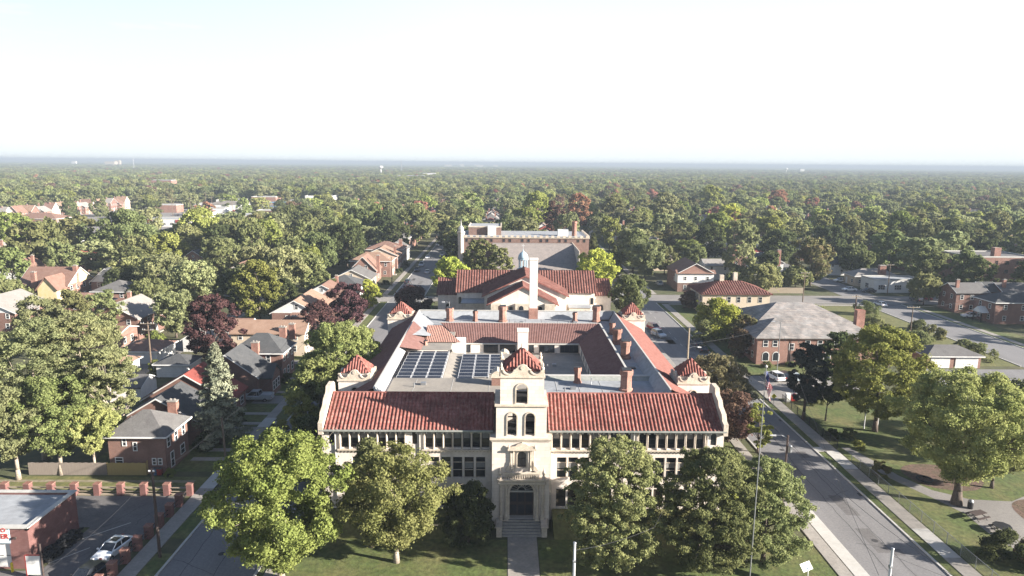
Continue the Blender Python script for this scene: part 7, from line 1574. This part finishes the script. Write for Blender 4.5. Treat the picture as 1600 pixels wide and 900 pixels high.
# ------------------------------------------------------------------ woods: single trees first, the far mass as one object
hand = sum(1 for o in bpy.data.objects if o.get('category') == 'tree')
protoT = {}
pal = [('mid', 'round'), ('olive', 'round'), ('fresh', 'round'), ('willow', 'open'), ('mid', 'dome'), ('yellow', 'round'), ('rust', 'round'), ('red', 'round'), ('olive', 'dome'), ('brown', 'round')]
wts = [12, 20, 13, 18, 8, 12, 7, 1.8, 12, 2]
desc = {'fresh': 'fresh green', 'mid': 'mid green', 'olive': 'olive green', 'dark': 'dark green', 'willow': 'grey green', 'yellow': 'yellow green', 'rust': 'russet', 'red': 'autumn red', 'brown': 'brownish'}
rng = random.Random(99); cand = []
def road_gap(x, y):
    if y < 520 and (-37 < x < -24 or 36 < x < 49): return True
    if y < 420 and 108 < x < 125: return True
    return False
gx = 12.6
for iy in range(int((1250-215)/gx)):
    y = 215+iy*gx; half = 0.80*y+25; n = int(2*half/gx)
    for ix in range(n):
        x = -half+ix*gx+rng.uniform(-3.6, 3.6); yy = y+rng.uniform(-3.6, 3.6)
        if yy < 700 and not free(x, yy, 3.0): continue
        sp_ = [p for a, b, c_, d_, p in sparse if a < x < b and c_ < yy < d_]
        if sp_ and rng.random() > min(sp_): continue
        if road_gap(x, yy): continue
        if yy < 228 and -60 < x < 130: continue
        if rng.random() < (.15 if yy < 520 else .08): continue
        cand.append((x, yy))
cand.sort(key=lambda c: c[1]*c[1]+.4*c[0]*c[0])
NI = 298-hand
near_c, far_c = cand[:NI], cand[NI:]
hs = []
for i, (x, y) in enumerate(near_c):
    k = rng.choices(range(len(pal)), wts)[0]; lf, kd = pal[k]; side = 'west of the west street' if x < -40 else ('between the two streets' if x < 45 else 'east of the east street')
    H = rng.uniform(10, 20.5); R_ = rng.uniform(5.6, 10.5)
    lb = f'{desc[lf]} {"airy" if kd == "open" else "full crowned"} tree in the woods {side}, beyond the houses'
    if k not in protoT:
        protoT[k] = tree(x, y, 14, 6.4, lf, kd, 300+k, 2.6, 55, 3000, .85, lb, 'woodland trees beyond the houses'); continue
    c = copy_tree(protoT[k]); c.location = (x, y, 0); c.rotation_euler = (0, 0, rng.uniform(0, 6.28)); s = R_/6.4; c.scale = (s, s*rng.uniform(.9, 1.1), H/14); c['label'] = lb
for k, (lf, kd) in enumerate(pal):
    if k not in protoT: 
        x, y = far_c.pop(0); protoT[k] = tree(x, y, 14, 6.4, lf, kd, 300+k, 2.6, 55, 3000, .85, f'{desc[lf]} tree in the woods beyond the houses', 'woodland trees beyond the houses')
print('hand trees', hand, 'near', len(near_c), 'far', len(far_c))
# far belts: 1250 m and beyond, coarser spacing
rings = [(1250, 2300, 16.0), (2300, 4600, 24.0)]
lod = {0: [], 1: [], 2: []}
for x, y in far_c: lod[0].append((x, y, rng.uniform(0, 6.28), rng.uniform(.95, 1.75), rng.uniform(.7, 1.5)))
for li, (a, b, g_) in enumerate(rings):
    y = a
    while y < b:
        half = .80*y; x = -half
        while x < half:
            if rng.random() > .07: lod[li+1].append((x+rng.uniform(-.4, .4)*g_, y+rng.uniform(-.4, .4)*g_, rng.uniform(0, 6.28), rng.uniform(.85, 1.25)*g_/9.5*(1 if li == 0 else .85), rng.uniform(.75, 1.35)))
            x += g_
        y += g_*.9
def woods(name, pts, size_q, nq, seed, label):
    """one object: instances of a few crown shapes on a cloud of points (geometry nodes)"""
    mb = MB(); 
    me = bpy.data.meshes.new(name); me.vertices.add(len(pts)); me.vertices.foreach_set('co', np.array([(p[0], p[1], 0) for p in pts], dtype=np.float32).ravel())
    r_ = me.attributes.new('rot', 'FLOAT_VECTOR', 'POINT'); r_.data.foreach_set('vector', np.array([(0, 0, p[2]) for p in pts], dtype=np.float32).ravel())
    s_ = me.attributes.new('scl', 'FLOAT_VECTOR', 'POINT'); s_.data.foreach_set('vector', np.array([(p[3], p[3], p[4]) for p in pts], dtype=np.float32).ravel())
    rr = random.Random(seed); i_ = me.attributes.new('idx', 'INT', 'POINT'); i_.data.foreach_set('value', np.array([rr.choices(range(len(pal)), wts)[0] for _ in pts], dtype=np.int32))
    o = bpy.data.objects.new(name, me); COL.objects.link(o); setp(o, label, None, None, 'stuff')
    ng = bpy.data.node_groups.new(name, 'GeometryNodeTree'); ng.interface.new_socket('Geometry', in_out='INPUT', socket_type='NodeSocketGeometry'); ng.interface.new_socket('Geometry', in_out='OUTPUT', socket_type='NodeSocketGeometry')
    gi = ng.nodes.new('NodeGroupInput'); go = ng.nodes.new('NodeGroupOutput'); ip = ng.nodes.new('GeometryNodeInstanceOnPoints'); g2 = ng.nodes.new('GeometryNodeGeometryToInstance')
    for k in range(len(pal)-1, -1, -1):
        if nq == 0: src = [c for c in protoT[k].children if c.name.startswith('crown')][0]
        else: src = LOWC[k]
        oi = ng.nodes.new('GeometryNodeObjectInfo'); oi.inputs['Object'].default_value = src; oi.transform_space = 'ORIGINAL'; ng.links.new(oi.outputs['Geometry'], g2.inputs[0])
    tr = ip
    def attr(n_, t_): a = ng.nodes.new('GeometryNodeInputNamedAttribute'); a.data_type = t_; a.inputs[0].default_value = n_; return a
    ar_, as_, ai_ = attr('rot', 'FLOAT_VECTOR'), attr('scl', 'FLOAT_VECTOR'), attr('idx', 'INT')
    ng.links.new(gi.outputs[0], ip.inputs['Points']); ng.links.new(g2.outputs[0], ip.inputs['Instance']); ip.inputs['Pick Instance'].default_value = True
    ng.links.new([s for s in ai_.outputs if s.enabled][0], ip.inputs['Instance Index'])
    er = ng.nodes.new('FunctionNodeEulerToRotation'); ng.links.new([s for s in ar_.outputs if s.enabled][0], er.inputs[0]); ng.links.new(er.outputs[0], ip.inputs['Rotation'])
    ng.links.new([s for s in as_.outputs if s.enabled][0], ip.inputs['Scale']); ng.links.new(ip.outputs[0], go.inputs[0])
    md = o.modifiers.new('scatter', 'NODES'); md.node_group = ng
    return o
woods('distant_woods', lod[0], 0, 0, 1, 'wooded belt stretching from the houses towards the horizon')
woods('distant_woods', lod[1], 0, 0, 2, 'hazy woods farther out'); woods('distant_woods', lod[2], 0, 0, 3, 'bluish woods close to the horizon')
# canopy sheet out to the horizon
NX, NY = 260, 150; yy = np.linspace(0, 1, NY)**1.8; Ys = 4400+yy*16500; us = np.linspace(-.86, .86, NX)
X = np.outer(Ys, us); Yg = np.repeat(Ys[:, None], NX, 1); rg = np.random.default_rng(4); Z = 9+rg.random((NY, NX))**2*7
V = np.stack([X+rg.normal(size=X.shape)*9, Yg+rg.normal(size=X.shape)*12, Z], -1).reshape(-1, 3)
F = [(j*NX+i, j*NX+i+1, (j+1)*NX+i+1, (j+1)*NX+i) for j in range(NY-1) for i in range(NX-1)]
me = bpy.data.meshes.new('far_canopy'); me.from_pydata(V.tolist(), [], F); me.materials.append(mat('far_canopy', (0.065, 0.085, 0.03), 1.0, scale=.01, col2=(0.10, 0.115, 0.045))); o = bpy.data.objects.new('far_canopy', me); COL.objects.link(o); setp(o, 'tree canopy fading into haze at the horizon', None, None, 'stuff')

# ------------------------------------------------------------------ specks on the skyline
def speck(name, label, px, Y, w_, h_, m_, zb=0, cat='building'):
    x = at(px, 262, Y).x; t = thing(name, label, cat, (x, Y, 0)); q = MB(); q.box(x-w_/2, x+w_/2, Y, Y+w_*.6, 0, h_); part('wall', q, M[m_], t); q = MB(); q.box(x-w_/2+1, x+w_/2-1, Y+1, Y+w_*.6-1, h_+.02, h_+.8); part('roof', q, M['membrane'], t); return t
for px, Y, w_, h_, m_, lb in [(172, 4300, 60, 31, 'cream', 'pale slab tower left on the skyline'), (184, 4350, 30, 38, 'cream', 'taller pale tower beside the slab on the skyline'), (670, 1750, 32, 15, 'white', 'long white building beyond the woods left of centre'), (700, 5200, 45, 27, 'coping', 'white block on the central skyline'), (722, 5300, 26, 32, 'coping', 'pale block on the central skyline'), (748, 5400, 60, 26, 'coping', 'wide white block on the central skyline'), (775, 5600, 30, 26, 'coping', 'last pale block on the central skyline'), (1254, 3400, 20, 26, 'white', 'white block on the right skyline'), (640, 1500, 60, 13, 'cream', 'low pale mill roof beyond the woods'), (116, 4600, 26, 30, 'white', 'tiny white block on the left skyline'), (250, 900, 26, 16, 'pinkbrick', 'red brick block standing among trees on the left')]: speck('skyline_building', lb, px, Y, w_, h_, m_)
for px, Y, H_, lb in ((595, 2100, 30, 'white water tower left of centre on the skyline'), (1229, 3200, 30, 'white water tower on the right skyline')):
    x = at(px, 262, Y).x; t = thing('water_tower', lb, 'water tower', (x, Y, 0), 0, world=False); q = MB(); q.tube((0, 0, 0), (0, 0, H_-8), 2.2, 1.6, 10); part('shaft', q, M['white'], t); q = MB(); q.lathe((0, 0, H_-8), [(1.6, 0), (6.5, 3), (7, 5.5), (5, 8), (1, 9)], 14); part('tank', q, M['white'], t)
for px, Y, H_, lb in ((209, 2600, 51, 'tall thin broadcast mast on the left skyline'), (1215, 5200, 50, 'thin mast on the right skyline'), (627, 2300, 48, 'chimney like mast right of the water tower')):
    x = at(px, 262, Y).x; q = MB(); q.tube((x, Y, 0), (x, Y, H_), 1.6, .9, 6)
    for k in range(6): z = H_*(k+1)/7; q.box(x-2.2, x+2.2, Y-.4, Y+.4, z, z+.5)
    solo('mast', q, M['greymetal'], lb, 'mast', base=(x, Y, 0))
# ------------------------------------------------------------------ haze
HAZE = 0.0003
q = MB(); q.box(-20000, 20000, -2000, 22000, -1.0, 53); hz = bpy.data.objects.new('haze', None) if False else None
m = bpy.data.materials.new('haze_air'); m.use_nodes = True; t = m.node_tree; t.nodes.remove(t.nodes['Principled BSDF']); pv = t.nodes.new('ShaderNodeVolumePrincipled'); pv.inputs['Color'].default_value = (0.31, 0.36, 0.42, 1); pv.inputs['Density'].default_value = HAZE; pv.inputs['Anisotropy'].default_value = 0.0
t.links.new(pv.outputs[0], t.nodes['Material Output'].inputs['Volume'])
hz = bpy.data.objects.new('haze', mkmesh('haze', q, m)); COL.objects.link(hz); hz['kind'] = 'stuff'
